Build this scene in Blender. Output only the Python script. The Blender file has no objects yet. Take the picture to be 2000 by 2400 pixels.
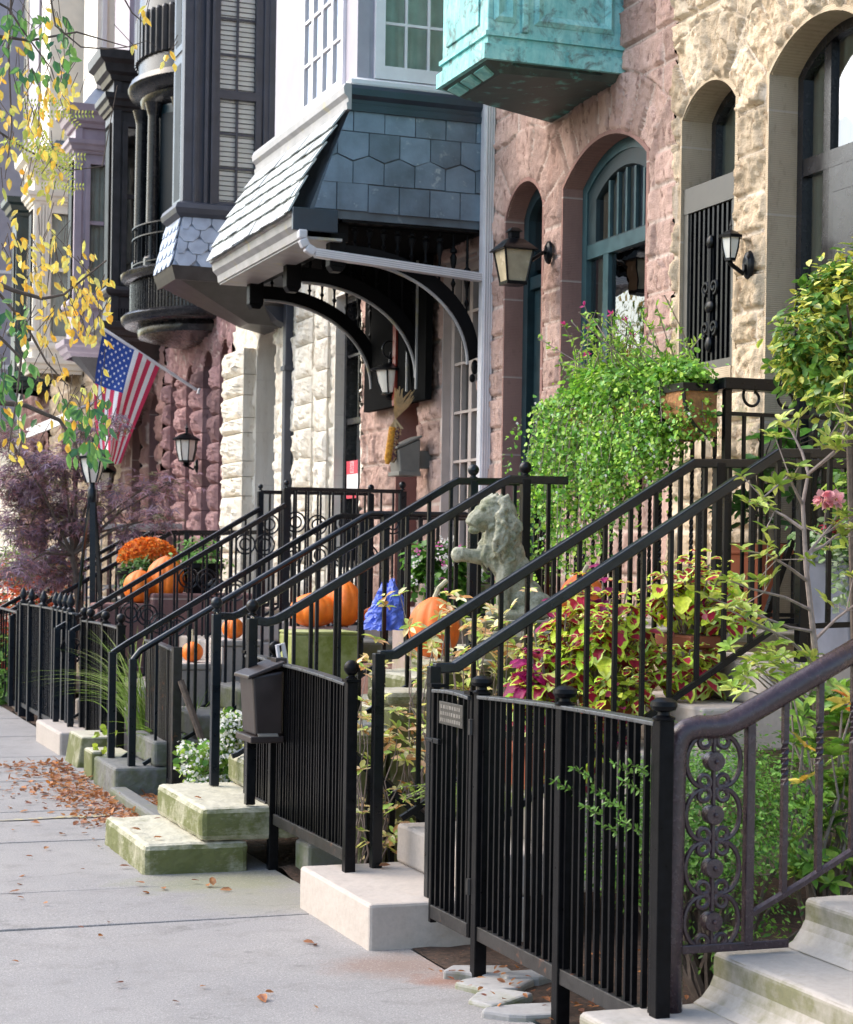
import bpy, math, random
import numpy as np
from mathutils import Vector, Matrix
random.seed(7); RNG = np.random.default_rng(11)
PI = math.pi; R_ = math.radians
SC = bpy.context.scene; COL = SC.collection
# ---------------------------------------------------------------- measuring the photograph (full 2000x2400 pixels -> metres)
F, H0, ROLL, HC, YAW = 4400., 110., .015, 1.6, math.atan(1615/4400)
cR, sR = math.cos(ROLL), math.sin(ROLL)
RT = (math.cos(YAW), -math.sin(YAW)); FW = (math.sin(YAW), math.cos(YAW))
def ray(px, py):
    dx, dy = px-1000, py-1200
    u = (dx*cR+dy*sR)/F; v = (-dx*sR+dy*cR-H0)/F
    return (RT[0]*u+FW[0], RT[1]*u+FW[1], -v)
def G(px, py, z=0):
    d = ray(px, py); t = (z-HC)/d[2]; return Vector((d[0]*t, d[1]*t, z))
def FX(px, py, x):
    d = ray(px, py); t = x/d[0]; return Vector((x, d[1]*t, HC+d[2]*t))
def FY(px, py, y):
    d = ray(px, py); t = y/d[1]; return Vector((d[0]*t, y, HC+d[2]*t))
def AT(px, py, D):
    d = ray(px, py); return Vector((d[0]*D, d[1]*D, HC+d[2]*D))
# ---------------------------------------------------------------- mesh building
class MB:
    def __init__(s): s.v = []; s.f = []; s.c = []
    def add(s, vs, fs, col=None):
        o = len(s.v); s.v += [tuple(p) for p in vs]; s.f += [tuple(i+o for i in f) for f in fs]
        s.c += [col or (1, 1, 1, 1)]*len(vs); return s
    def box(s, x0, x1, y0, y1, z0, z1, col=None):
        if x0 > x1: x0, x1 = x1, x0
        if y0 > y1: y0, y1 = y1, y0
        if z0 > z1: z0, z1 = z1, z0
        return s.add([(x0,y0,z0),(x1,y0,z0),(x1,y1,z0),(x0,y1,z0),(x0,y0,z1),(x1,y0,z1),(x1,y1,z1),(x0,y1,z1)],
            [(0,3,2,1),(4,5,6,7),(0,1,5,4),(1,2,6,5),(2,3,7,6),(3,0,4,7)], col)
    def obox(s, p0, p1, w, h, up=(0,0,1), col=None):
        p0 = Vector(p0); p1 = Vector(p1); d = (p1-p0).normalized(); up = Vector(up)
        a = d.cross(up)
        if a.length < 1e-4: a = d.cross(Vector((1,0,0)))
        a.normalize(); b = a.cross(d).normalized(); vs = []
        for p in (p0, p1):
            for i, j in ((-1,-1),(1,-1),(1,1),(-1,1)): vs.append(p+a*(i*w/2)+b*(j*h/2))
        return s.add(vs, [(3,2,1,0),(4,5,6,7),(0,1,5,4),(1,2,6,5),(2,3,7,6),(3,0,4,7)], col)
    def tube(s, pts, r, n=8, caps=True, col=None, up=(0,0,1)):
        pts = [Vector(p) for p in pts]; m = len(pts)
        rs = r if isinstance(r, (list, tuple)) else [r]*m
        vs = []; fs = []; prev = None
        for i, p in enumerate(pts):
            t = (pts[min(i+1, m-1)]-pts[max(i-1, 0)])
            t = t.normalized() if t.length > 1e-9 else Vector((0,0,1))
            if prev is None:
                a = t.cross(Vector(up))
                if a.length < 1e-3: a = t.cross(Vector((1,0,0)))
            else: a = prev-t*prev.dot(t)
            if a.length < 1e-6: a = t.orthogonal()
            a.normalize(); prev = a; b = t.cross(a)
            for k in range(n):
                an = 2*PI*(k+.5)/n; vs.append(p+(a*math.cos(an)+b*math.sin(an))*rs[i])
        for i in range(m-1):
            for k in range(n):
                q = (k+1) % n; fs.append((i*n+k, i*n+q, (i+1)*n+q, (i+1)*n+k))
        if caps: fs.append(tuple(range(n-1, -1, -1))); fs.append(tuple((m-1)*n+k for k in range(n)))
        return s.add(vs, fs, col)
    def lathe(s, c, prof, n=16, col=None, axis='z', ry=1.0):
        vs = []; fs = []; c = Vector(c)
        for r, h in prof:
            for k in range(n):
                a = 2*PI*k/n; q = (r*math.cos(a), r*math.sin(a)*ry)
                vs.append(c+Vector((q[0],q[1],h) if axis == 'z' else ((h,q[0],q[1]) if axis == 'x' else (q[1],h,q[0]))))
        m = len(prof)
        for i in range(m-1):
            for k in range(n):
                q = (k+1) % n; fs.append((i*n+k, i*n+q, (i+1)*n+q, (i+1)*n+k))
        fs.append(tuple(range(n-1,-1,-1))); fs.append(tuple((m-1)*n+k for k in range(n)))
        return s.add(vs, fs, col)
    def ball(s, c, r, n=12, m=8, col=None):
        if not isinstance(r, (tuple, list)): r = (r, r, r)
        vs = []; fs = []
        for i in range(1, m):
            t = PI*i/m
            for k in range(n):
                a = 2*PI*k/n; vs.append((c[0]+r[0]*math.sin(t)*math.cos(a), c[1]+r[1]*math.sin(t)*math.sin(a), c[2]+r[2]*math.cos(t)))
        vs += [(c[0],c[1],c[2]+r[2]), (c[0],c[1],c[2]-r[2])]; T = len(vs)-2
        for i in range(m-2):
            for k in range(n):
                q = (k+1) % n; fs.append((i*n+k, (i+1)*n+k, (i+1)*n+q, i*n+q))
        for k in range(n):
            q = (k+1) % n; fs.append((T, k, q)); fs.append((T+1, (m-2)*n+q, (m-2)*n+k))
        return s.add(vs, fs, col)
    def prism(s, poly, off, col=None):          # poly: 3D points, off: extrusion vector
        n = len(poly); off = Vector(off); P = [Vector(p) for p in poly]
        vs = P+[p+off for p in P]
        fs = [tuple(range(n-1,-1,-1)), tuple(range(n, 2*n))]+[(i, (i+1) % n, n+(i+1) % n, n+i) for i in range(n)]
        return s.add(vs, fs, col)
    def sweep(s, prof, path, col=None, closed=False):   # prof: (out, up) points, path: xy(z) corners with mitred outward normals (left of travel is out)
        P = [Vector((p[0], p[1], p[2] if len(p) > 2 else 0)) for p in path]; m = len(P); n = len(prof); vs = []; fs = []
        for i, p in enumerate(P):
            d0 = (P[i]-P[i-1]).normalized() if i > 0 else (P[1]-P[0]).normalized()
            d1 = (P[i+1]-P[i]).normalized() if i < m-1 else d0
            n0 = Vector((-d0.y, d0.x, 0)); n1 = Vector((-d1.y, d1.x, 0)); nn = n0+n1
            nn = nn/max(.2, nn.dot(n0)) if nn.length > 1e-6 else n0
            for o, u in prof: vs.append(p+nn*o+Vector((0,0,u)))
        for i in range(m-1):
            for k in range(n-1): fs.append((i*n+k, i*n+k+1, (i+1)*n+k+1, (i+1)*n+k))
        fs.append(tuple(range(n))); fs.append(tuple((m-1)*n+k for k in range(n-1,-1,-1)))
        return s.add(vs, fs, col)
    def mesh(s, name, origin=(0,0,0), colors=False):
        me = bpy.data.meshes.new(name); o = Vector(origin)
        me.from_pydata([(v[0]-o.x, v[1]-o.y, v[2]-o.z) for v in s.v], [], s.f)
        if colors:
            at = me.color_attributes.new('Col', 'FLOAT_COLOR', 'POINT')
            at.data.foreach_set('color', np.array(s.c, dtype=np.float32).ravel())
        me.validate(); me.update(); return me
ORG = {}
def fin(o, mat, smooth, bevel, segs=2):
    if mat is not None and not o.data.materials: o.data.materials.append(mat)
    if smooth:
        o.data.polygons.foreach_set('use_smooth', [True]*len(o.data.polygons))
        if smooth != 'all':
            try: o.data.set_sharp_from_angle(angle=R_(smooth if smooth is not True else 40))
            except Exception: pass
    if bevel:
        b = o.modifiers.new('bevel', 'BEVEL'); b.width = bevel; b.segments = segs; b.limit_method = 'ANGLE'; b.angle_limit = R_(40)
    return o
def recalc(me):
    import bmesh
    b = bmesh.new(); b.from_mesh(me); bmesh.ops.recalc_face_normals(b, faces=b.faces); b.to_mesh(me); b.free()
def thing(name, label, cat, loc=(0,0,0), group=None, kind=None):
    o = bpy.data.objects.new(name, None); COL.objects.link(o); o.location = loc; o.empty_display_size = .1
    ORG[o.name] = Vector(loc); tag(o, label, cat, group, kind); return o
def tag(o, label=None, cat=None, group=None, kind=None):
    if label: o['label'] = label
    if cat: o['category'] = cat
    if group: o['group'] = group
    if kind: o['kind'] = kind
    return o
def part(name, mb, mat, parent=None, smooth=False, bevel=0, base=None, colors=False, fix=True, label=None):
    """links mb (world coordinates) as ONE mesh object; a part keeps the origin of its thing"""
    if parent is not None: org = ORG[parent.name]
    elif base is not None: org = Vector(base)
    else:
        a = np.array(mb.v); org = Vector(((a[:,0].min()+a[:,0].max())/2, (a[:,1].min()+a[:,1].max())/2, a[:,2].min()))
    me = mb.mesh(name, org, colors)
    if fix: recalc(me)
    o = bpy.data.objects.new(name, me); COL.objects.link(o)
    if parent is not None: o.parent = parent
    else: o.location = org
    ORG[o.name] = org
    if label: o['label'] = label
    return fin(o, mat, smooth, bevel)
def dup(o, parent, off=(0,0,0)):
    """copy of one object (and its children) under parent, moved by off"""
    c = o.copy(); COL.objects.link(c); c.parent = parent; c.location = Vector(o.location)+Vector(off); ORG[c.name] = ORG[o.name]
    for ch in list(o.children): dup(ch, c)
    return c
def clone(root, loc, rz=0, scale=1.0, label=None, cat=None):
    c = root.copy(); COL.objects.link(c); c.location = loc; c.rotation_euler = (0,0,rz); c.scale = (scale,)*3; ORG[c.name] = Vector(loc)
    if label: c['label'] = label
    for ch in list(root.children): dup(ch, c)
    return c
def npmesh(name, V, Fs, C=None, mat=None, parent=None, smooth=False, base=None):
    """V (n,3); Fs list of (m,k) int arrays; C (n,4)"""
    V = np.asarray(V, dtype=np.float64)
    if parent is not None: org = np.array(ORG[parent.name])
    elif base is not None: org = np.array(base, dtype=float)
    else: org = np.array([V[:,0].mean(), V[:,1].mean(), V[:,2].min()])
    me = bpy.data.meshes.new(name); me.vertices.add(len(V)); me.vertices.foreach_set('co', (V-org).astype(np.float32).ravel())
    li = np.concatenate([f.ravel() for f in Fs]); tot = np.concatenate([np.full(len(f), f.shape[1]) for f in Fs])
    st = np.concatenate([[0], np.cumsum(tot)[:-1]])
    me.loops.add(len(li)); me.loops.foreach_set('vertex_index', li.astype(np.int32))
    me.polygons.add(len(tot)); me.polygons.foreach_set('loop_start', st.astype(np.int32)); me.polygons.foreach_set('loop_total', tot.astype(np.int32))
    if C is not None:
        at = me.color_attributes.new('Col', 'FLOAT_COLOR', 'POINT'); C = np.asarray(C, dtype=np.float32)
        if C.shape[1] == 3: C = np.concatenate([C, np.ones((len(C),1), np.float32)], 1)
        at.data.foreach_set('color', C.ravel())
    me.update(calc_edges=True); me.validate()
    if smooth: me.polygons.foreach_set('use_smooth', [True]*len(me.polygons))
    o = bpy.data.objects.new(name, me); COL.objects.link(o)
    if mat: me.materials.append(mat)
    if parent is not None: o.parent = parent
    else: o.location = org
    ORG[o.name] = Vector(org); return o
# ---------------------------------------------------------------- numpy noise
_P = RNG.random((256,256))
def vnoise(x, y):
    xi = np.floor(x).astype(int); yi = np.floor(y).astype(int); fx = x-xi; fy = y-yi
    fx = fx*fx*(3-2*fx); fy = fy*fy*(3-2*fy)
    a = _P[xi & 255, yi & 255]; b = _P[(xi+1) & 255, yi & 255]; c = _P[xi & 255, (yi+1) & 255]; d = _P[(xi+1) & 255, (yi+1) & 255]
    return (a*(1-fx)+b*fx)*(1-fy)+(c*(1-fx)+d*fx)*fy
def fbm(x, y, o=4, g=.5):
    s = 0; a = 1; t = 0
    for i in range(o):
        s = s+a*vnoise(x*2**i+17.3*i, y*2**i+9.1*i); t += a; a *= g
    return s/t
def facets(y, z, cell, seed=0):
    """broken-stone facets: each irregular cell is a randomly tilted plane; returns about -1..1"""
    gy = np.floor(y/cell).astype(int); gz = np.floor(z/cell).astype(int); best = np.full(y.shape, 1e9); val = np.zeros(y.shape); H = lambda a, b, k: _P[(a*7+seed*13+k*31) & 255, (b*11+k*57+seed) & 255]
    for i in (-1,0,1):
        for j in (-1,0,1):
            a, b = gy+i, gz+j; cy = (a+H(a,b,1))*cell; cz = (b+H(a,b,2))*cell; d = (y-cy)**2+(.75*(z-cz))**2; pl = (H(a,b,3)-.5)*1.2+((H(a,b,4)-.5)*(y-cy)+(H(a,b,5)-.5)*(z-cz))/cell*2.2
            mk = d < best; best = np.where(mk, d, best); val = np.where(mk, pl, val)
    return np.clip(val, -1.2, 1.2)
# ---------------------------------------------------------------- materials
def newmat(name):
    m = bpy.data.materials.new(name); m.use_nodes = True; nt = m.node_tree; nt.nodes.clear()
    out = nt.nodes.new('ShaderNodeOutputMaterial'); return m, nt, out
def N(nt, t, **kw):
    n = nt.nodes.new(t)
    for k, v in kw.items():
        if k.startswith('i_'):
            n.inputs[k[2:].replace('_', ' ')].default_value = v
        else: setattr(n, k, v)
    return n
def ramp(nt, fac, stops, interp='LINEAR'):
    r = nt.nodes.new('ShaderNodeValToRGB'); r.color_ramp.interpolation = interp; e = r.color_ramp.elements
    while len(e) < len(stops): e.new(.5)
    for i, (p, c) in enumerate(stops): e[i].position = p; e[i].color = (*c, 1) if len(c) == 3 else c
    nt.links.new(fac, r.inputs[0]); return r
def noise(nt, vec, scale, detail=4, rough=.55, dist=0):
    n = nt.nodes.new('ShaderNodeTexNoise'); n.inputs['Scale'].default_value = scale; n.inputs['Detail'].default_value = detail
    n.inputs['Roughness'].default_value = rough; n.inputs['Distortion'].default_value = dist
    if vec is not None: nt.links.new(vec, n.inputs['Vector'])
    return n
def mixc(nt, fac, a, b, mode='MIX'):
    m = nt.nodes.new('ShaderNodeMix'); m.data_type = 'RGBA'; m.blend_type = mode
    for s, val in ((0, fac), (6, a), (7, b)):
        if isinstance(val, (int, float)): m.inputs[s].default_value = val
        elif isinstance(val, tuple): m.inputs[s].default_value = (*val, 1) if len(val) == 3 else val
        else: nt.links.new(val, m.inputs[s])
    return m.outputs[2]
def math_(nt, op, a, b=None, clamp=False):
    m = nt.nodes.new('ShaderNodeMath'); m.operation = op; m.use_clamp = clamp
    for i, v in ((0, a), (1, b)):
        if v is None: continue
        if isinstance(v, (int, float)): m.inputs[i].default_value = v
        else: nt.links.new(v, m.inputs[i])
    return m.outputs[0]
def bsdf(nt, out, col, rough=.6, metal=0, bump=None, bstr=.3, bdist=.01, spec=.5, coat=0):
    b = nt.nodes.new('ShaderNodeBsdfPrincipled')
    for k, v in (('Base Color', col), ('Roughness', rough)):
        if isinstance(v, (int, float)): b.inputs[k].default_value = v
        elif isinstance(v, tuple): b.inputs[k].default_value = (*v, 1) if len(v) == 3 else v
        else: nt.links.new(v, b.inputs[k])
    b.inputs['Metallic'].default_value = metal; b.inputs['Specular IOR Level'].default_value = spec; b.inputs['Coat Weight'].default_value = coat
    if bump is not None:
        bp = nt.nodes.new('ShaderNodeBump'); bp.inputs['Strength'].default_value = bstr; bp.inputs['Distance'].default_value = bdist
        nt.links.new(bump, bp.inputs['Height']); nt.links.new(bp.outputs[0], b.inputs['Normal'])
    nt.links.new(b.outputs[0], out.inputs[0]); return b
def geo(nt): return nt.nodes.new('ShaderNodeNewGeometry').outputs['Position']
def plain(name, c, rough=.5, var=.25, scale=14, bstr=.15, bdist=.004, metal=0, c2=None, c2amt=.0, c2scale=6, spec=.5, coat=0, streak=False, tint=0):
    """paint, iron, plaster: base colour with soft mottling, small bump and optional second-colour patches (rust, moss, chips)"""
    m, nt, out = newmat(name); p = geo(nt)
    n1 = noise(nt, p, scale, 5); n2 = noise(nt, p, scale*9, 3)
    lo = tuple(x*(1-var) for x in c); hi = tuple(min(1, x*(1+var)) for x in c)
    col = ramp(nt, n1.outputs[0], [(.3, lo), (.7, hi)]).outputs[0]
    if c2 is not None:
        n3 = noise(nt, p, c2scale, 6, .65); f = ramp(nt, n3.outputs[0], [(.62-c2amt*.35, (0,0,0)), (.70-c2amt*.25, (1,1,1))]).outputs[0]
        col = mixc(nt, f, col, c2)
    if tint:
        a = N(nt, 'ShaderNodeAttribute', attribute_name='Col'); sp = N(nt, 'ShaderNodeSeparateColor'); nt.links.new(a.outputs[0], sp.inputs[0]); tt = math_(nt, 'MULTIPLY_ADD', sp.outputs[0], tint); tt.node.inputs[2].default_value = 1-tint/2
        cc = N(nt, 'ShaderNodeCombineColor'); [nt.links.new(tt, cc.inputs[i]) for i in range(3)]; col = mixc(nt, 1.0, col, cc.outputs[0], 'MULTIPLY')
    rr = math_(nt, 'MULTIPLY_ADD', n1.outputs[0], .25); rr.node.inputs[2].default_value = rough-.12
    bsdf(nt, out, col, rr, metal, math_(nt, 'ADD', n1.outputs[0], math_(nt, 'MULTIPLY', n2.outputs[0], .4)), bstr, bdist, spec, coat); return m
def stone(name, c1, c2, dark, rough=.85, bstr=1.0, bdist=.022, scale=3.2, streak=True, moss=None, mossamt=.0, pits=.75, useblk=True, blkamt=.5):
    """rock-faced masonry: per-block tint attribute 'Col', mottling, pits and optional lichen"""
    m, nt, out = newmat(name); p = geo(nt)
    mp = N(nt, 'ShaderNodeMapping'); mp.inputs['Scale'].default_value = (1, 1, .45 if streak else 1); nt.links.new(p, mp.inputs[0]); q = mp.outputs[0]
    n1 = noise(nt, q, scale, 6, .6, .4); n2 = noise(nt, q, scale*6, 6, .65); n3 = noise(nt, p, scale*28, 3)
    col = ramp(nt, n1.outputs[0], [(.3, c2), (.62, c1)]).outputs[0]
    if useblk:
        a = N(nt, 'ShaderNodeAttribute', attribute_name='Col')
        sp = N(nt, 'ShaderNodeSeparateColor'); nt.links.new(a.outputs[0], sp.inputs[0])
        t = math_(nt, 'MULTIPLY_ADD', sp.outputs[0], blkamt); t.node.inputs[2].default_value = 1-blkamt*.6
        cc = N(nt, 'ShaderNodeCombineColor'); [nt.links.new(t, cc.inputs[i]) for i in range(3)]
        col = mixc(nt, 1.0, col, cc.outputs[0], 'MULTIPLY')
        col = mixc(nt, sp.outputs[1], col, mixc(nt, .5, c1, (.62,.56,.5)))      # mortar
    mv = N(nt, 'ShaderNodeMapping'); mv.inputs['Scale'].default_value = (3, 3, .35); nt.links.new(p, mv.inputs[0]); ns = noise(nt, mv.outputs[0], 1.6, 5, .6); col = mixc(nt, math_(nt, 'MULTIPLY', ramp(nt, ns.outputs[0], [(.52, (0,0,0)), (.72, (1,1,1))]).outputs[0], .38), col, dark)      # water streaks
    pf = ramp(nt, n2.outputs[0], [(.33, (1,1,1)), (.44, (0,0,0))]).outputs[0]
    col = mixc(nt, math_(nt, 'MULTIPLY', pf, pits), col, dark)
    if moss:
        n4 = noise(nt, p, 1.7, 5, .7); mf = ramp(nt, n4.outputs[0], [(.66-mossamt*.3, (0,0,0)), (.76-mossamt*.2, (1,1,1))]).outputs[0]
        col = mixc(nt, math_(nt, 'MULTIPLY', mf, .8), col, moss)
    h = math_(nt, 'ADD', n2.outputs[0], math_(nt, 'MULTIPLY', n3.outputs[0], .35))
    if not useblk:                                          # dressed stone: fine horizontal tooling
        wv = N(nt, 'ShaderNodeTexWave', bands_direction='Z'); wv.inputs['Scale'].default_value = 26; wv.inputs['Distortion'].default_value = 1.2; wv.inputs['Detail'].default_value = 2; nt.links.new(p, wv.inputs['Vector'])
        h = math_(nt, 'ADD', math_(nt, 'MULTIPLY', h, .4), math_(nt, 'MULTIPLY', wv.outputs[0], .5)); col = mixc(nt, math_(nt, 'MULTIPLY', wv.outputs[0], .22), col, dark)
        jt = N(nt, 'ShaderNodeTexWave', bands_direction='Z', wave_profile='SAW'); jt.inputs['Scale'].default_value = .52; nt.links.new(p, jt.inputs['Vector']); jf = ramp(nt, jt.outputs[0], [(.0, (1,1,1)), (.028, (0,0,0))]).outputs[0]; col = mixc(nt, math_(nt, 'MULTIPLY', jf, .7), col, (.62,.56,.5))
    bsdf(nt, out, col, rough, 0, h, bstr, bdist, .25); return m
def leafmat(name, rough=.42, trans=.35):
    m, nt, out = newmat(name); a = N(nt, 'ShaderNodeAttribute', attribute_name='Col'); p = geo(nt)
    n = noise(nt, p, 60, 3); col = mixc(nt, 1.0, a.outputs[0], ramp(nt, n.outputs[0], [(.3, (.75,.75,.75)), (.7, (1.15,1.15,1.15))]).outputs[0], 'MULTIPLY')
    b = nt.nodes.new('ShaderNodeBsdfPrincipled'); b.inputs['Roughness'].default_value = rough; b.inputs['Specular IOR Level'].default_value = .4
    nt.links.new(col, b.inputs['Base Color']); t = nt.nodes.new('ShaderNodeBsdfTranslucent'); nt.links.new(col, t.inputs[0])
    mx = nt.nodes.new('ShaderNodeMixShader'); mx.inputs[0].default_value = trans
    nt.links.new(b.outputs[0], mx.inputs[1]); nt.links.new(t.outputs[0], mx.inputs[2]); nt.links.new(mx.outputs[0], out.inputs[0]); return m
def glassmat(name, tint=(.75,.82,.82), rough=.02, wob=.15, ior=2.9):
    """single pane: fresnel mirror over clear glass"""
    m, nt, out = newmat(name); p = geo(nt); n = noise(nt, p, 3.5, 2)
    bp = N(nt, 'ShaderNodeBump'); bp.inputs['Strength'].default_value = wob; bp.inputs['Distance'].default_value = .02; nt.links.new(n.outputs[0], bp.inputs['Height'])
    fr = N(nt, 'ShaderNodeFresnel'); fr.inputs[0].default_value = ior; nt.links.new(bp.outputs[0], fr.inputs[1])
    t = N(nt, 'ShaderNodeBsdfTransparent'); t.inputs[0].default_value = (*tint, 1)
    g = N(nt, 'ShaderNodeBsdfGlossy'); g.inputs['Roughness'].default_value = rough; nt.links.new(bp.outputs[0], g.inputs['Normal']); g.inputs[0].default_value = (.95,.97,1,1)
    mx = N(nt, 'ShaderNodeMixShader'); nt.links.new(fr.outputs[0], mx.inputs[0]); nt.links.new(t.outputs[0], mx.inputs[1]); nt.links.new(g.outputs[0], mx.inputs[2])
    nt.links.new(mx.outputs[0], out.inputs[0]); return m
M = {}
M['iron'] = plain('black_iron', (.003,.004,.006), .30, .3, 22, .25, .003, spec=.26, c2=(.05,.03,.022), c2amt=-.26, c2scale=12)
M['iron_gloss'] = plain('glossy_black_rail', (.004,.006,.010), .22, .3, 30, .35, .003, spec=.5)
M['iron_top'] = plain('worn_top_rail', (.05,.055,.062), .30, .45, 28, .5, .004, c2=(.16,.075,.045), c2amt=-.12, c2scale=16, spec=.8)
M['iron_old'] = plain('worn_black_iron', (.005,.005,.006), .32, .35, 30, .3, .003, c2=(.07,.03,.018), c2amt=-.30, c2scale=9, spec=.10)
M['iron_rust'] = plain('rusty_iron', (.016,.015,.016), .40, .5, 25, .5, .003, c2=(.16,.06,.028), c2amt=.02, c2scale=16, spec=.45)
M['iron_blue'] = plain('blue_black_iron', (.005,.009,.015), .30, .25, 20, .15, .002, spec=.32)
M['iron_brown'] = plain('brown_painted_iron', (.040,.023,.028), .25, .25, 40, .6, .004, c2=(.10,.05,.05), c2amt=.0, c2scale=30)
M['beige'] = stone('beige_rock_face', (.70,.58,.43), (.55,.42,.28), (.24,.15,.08), moss=(.30,.32,.08), mossamt=.1)
M['beige_cut'] = stone('beige_cut_stone', (.56,.46,.33), (.48,.38,.27), (.25,.19,.12), bstr=.4, bdist=.006, scale=4, useblk=False, pits=.3)
M['red'] = stone('red_rock_face', (.55,.385,.325), (.42,.27,.225), (.14,.07,.055), moss=(.42,.40,.35), mossamt=-.02)
M['red_cut'] = stone('red_cut_stone', (.36,.21,.175), (.29,.165,.14), (.15,.09,.08), bstr=.4, bdist=.006, scale=4, useblk=False, pits=.3)
M['cream'] = stone('cream_rock_face', (.86,.81,.71), (.78,.71,.58), (.46,.36,.24), blkamt=.25)
M['cream_cut'] = stone('cream_cut_stone', (.88,.84,.76), (.80,.75,.66), (.4,.33,.25), bstr=.3, useblk=False, pits=.2)
M['mauve'] = stone('mauve_rock_face', (.37,.225,.22), (.27,.155,.155), (.15,.085,.09), blkamt=.7)
M['mauve_cut'] = stone('mauve_cut_stone', (.27,.15,.135), (.21,.115,.11), (.11,.07,.07), bstr=.4, useblk=False, pits=.35)
M['darkred'] = stone('dark_red_rock_face', (.26,.15,.13), (.19,.10,.09), (.09,.05,.05), blkamt=.6)
M['tan'] = stone('tan_rock_face', (.48,.38,.27), (.38,.29,.2), (.2,.14,.1), blkamt=.5)
def stepmat(name, c1, c2, moss=None, mossamt=0., sidew=.16, stain=(.33,.29,.25)):
    m, nt, out = newmat(name); p = geo(nt); n1 = noise(nt, p, 2.2, 6, .65); n2 = noise(nt, p, 45, 4, .7); n3 = noise(nt, p, 9, 6, .7)
    col = ramp(nt, n1.outputs[0], [(.3, c2), (.65, c1)]).outputs[0]
    col = mixc(nt, math_(nt, 'MULTIPLY', ramp(nt, n3.outputs[0], [(.55, (0,0,0)), (.75, (1,1,1))]).outputs[0], .45), col, stain)
    col = mixc(nt, .25, col, ramp(nt, n2.outputs[0], [(.3, tuple(x*.55 for x in c2)), (.7, c1)]).outputs[0])
    if moss:
        g = N(nt, 'ShaderNodeNewGeometry'); sx = N(nt, 'ShaderNodeSeparateXYZ'); nt.links.new(g.outputs['Normal'], sx.inputs[0])
        side = math_(nt, 'SUBTRACT', 1.0, math_(nt, 'ABSOLUTE', sx.outputs[2]))            # moss keeps to the upright faces
        f = math_(nt, 'ADD', math_(nt, 'MULTIPLY', side, sidew), n1.outputs[0])
        f = math_(nt, 'ADD', f, math_(nt, 'MULTIPLY', math_(nt, 'SUBTRACT', n3.outputs[0], .5), .6))
        mf = ramp(nt, f, [(.64-mossamt*.3, (0,0,0)), (.94-mossamt*.3, (1,1,1))]).outputs[0]
        col = mixc(nt, math_(nt, 'MULTIPLY', mf, .9), col, mixc(nt, n2.outputs[0], moss, tuple(x*.45 for x in moss)))
    bsdf(nt, out, col, .82, 0, math_(nt, 'ADD', n3.outputs[0], math_(nt, 'MULTIPLY', n2.outputs[0], .5)), .35, .006, .3); return m
M['lime'] = stepmat('pale_limestone', (.50,.445,.40), (.43,.38,.34), stain=(.33,.29,.25))
M['lime_dull'] = stepmat('weathered_cast_stone', (.44,.405,.37), (.36,.33,.295), moss=(.20,.20,.10), mossamt=.10, sidew=.34)
M['mossy'] = stepmat('mossy_stone', (.56,.53,.43), (.43,.41,.31), moss=(.13,.15,.03), mossamt=.27, stain=(.33,.30,.20), sidew=.36)
M['algae'] = stepmat('algae_stone', (.50,.50,.28), (.38,.40,.16), moss=(.20,.24,.03), mossamt=.75)
M['darkstep'] = stepmat('dark_mossy_stone', (.20,.20,.19), (.14,.14,.14), moss=(.12,.15,.04), mossamt=.35)
M['brownstep'] = stepmat('brown_stone', (.40,.31,.28), (.31,.24,.21), moss=(.26,.29,.06), mossamt=.1)
M['rubble'] = stepmat('rubble_stone', (.30,.29,.27), (.16,.16,.16), moss=(.12,.17,.03), mossamt=.3)
M['slate_t'] = plain('dark_slate_tiles', (.135,.185,.245), .42, .3, 5, .45, .005, c2=(.30,.35,.39), c2amt=.02, c2scale=11, spec=.5, tint=.5)
M['slate_skylit_t'] = plain('skylit_slate_tiles', (.45,.48,.47), .5, .3, 7, .4, .005, c2=(.27,.30,.32), c2amt=.12, c2scale=7, tint=.5)  # same slate, with the sky's reflection put into its base colour
M['glassdark'] = plain('dark_window_glass', (.012,.018,.022), .45, .2, 3, 0, spec=.12)
M['slate'] = plain('dark_slate', (.075,.098,.125), .42, .35, 5, .35, .004, c2=(.20,.23,.26), c2amt=.0, c2scale=8, spec=.6)
M['slate_skylit'] = plain('skylit_slate', (.50,.52,.46), .45, .25, 6, .35, .004, c2=(.36,.38,.40), c2amt=.1, c2scale=6)
M['slate_blue'] = plain('blue_grey_slate', (.30,.35,.44), .38, .2, 6, .25, .003)
M['navy'] = plain('navy_paint', (.016,.032,.052), .38, .2, 8, .1)
M['black'] = plain('black_paint', (.005,.005,.006), .5, .3, 10, .1, spec=.12)
M['gutter'] = plain('weathered_gutter', (.36,.35,.35), .45, .2, 6, .2, c2=(.42,.38,.24), c2amt=.1, c2scale=5)
M['galv'] = plain('painted_downspout', (.55,.54,.57), .35, .12, 6, .1)
M['lilac'] = plain('lilac_grey_paint', (.35,.325,.375), .5, .1, 5, .1)
M['white'] = plain('off_white_paint', (.76,.74,.76), .5, .08, 5, .08)
M['plum'] = plain('plum_grey_paint', (.040,.045,.062), .45, .2, 6, .12, c2=(.6,.58,.55), c2amt=-.42, c2scale=14)
M['plumlight'] = plain('mauve_grey_paint', (.38,.32,.37), .5, .12, 5, .1)
M['inkblack'] = plain('glossy_black_paint', (.016,.016,.019), .25, .35, 12, .25, .004)
M['soot'] = plain('dark_metal_cladding', (.042,.040,.042), .4, .3, 8, .2)
M['creampaint'] = plain('cream_paint', (.82,.76,.66), .55, .08, 4, .08)
M['taupe'] = plain('taupe_paint', (.47,.40,.37), .5, .1, 6, .1)
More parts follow.
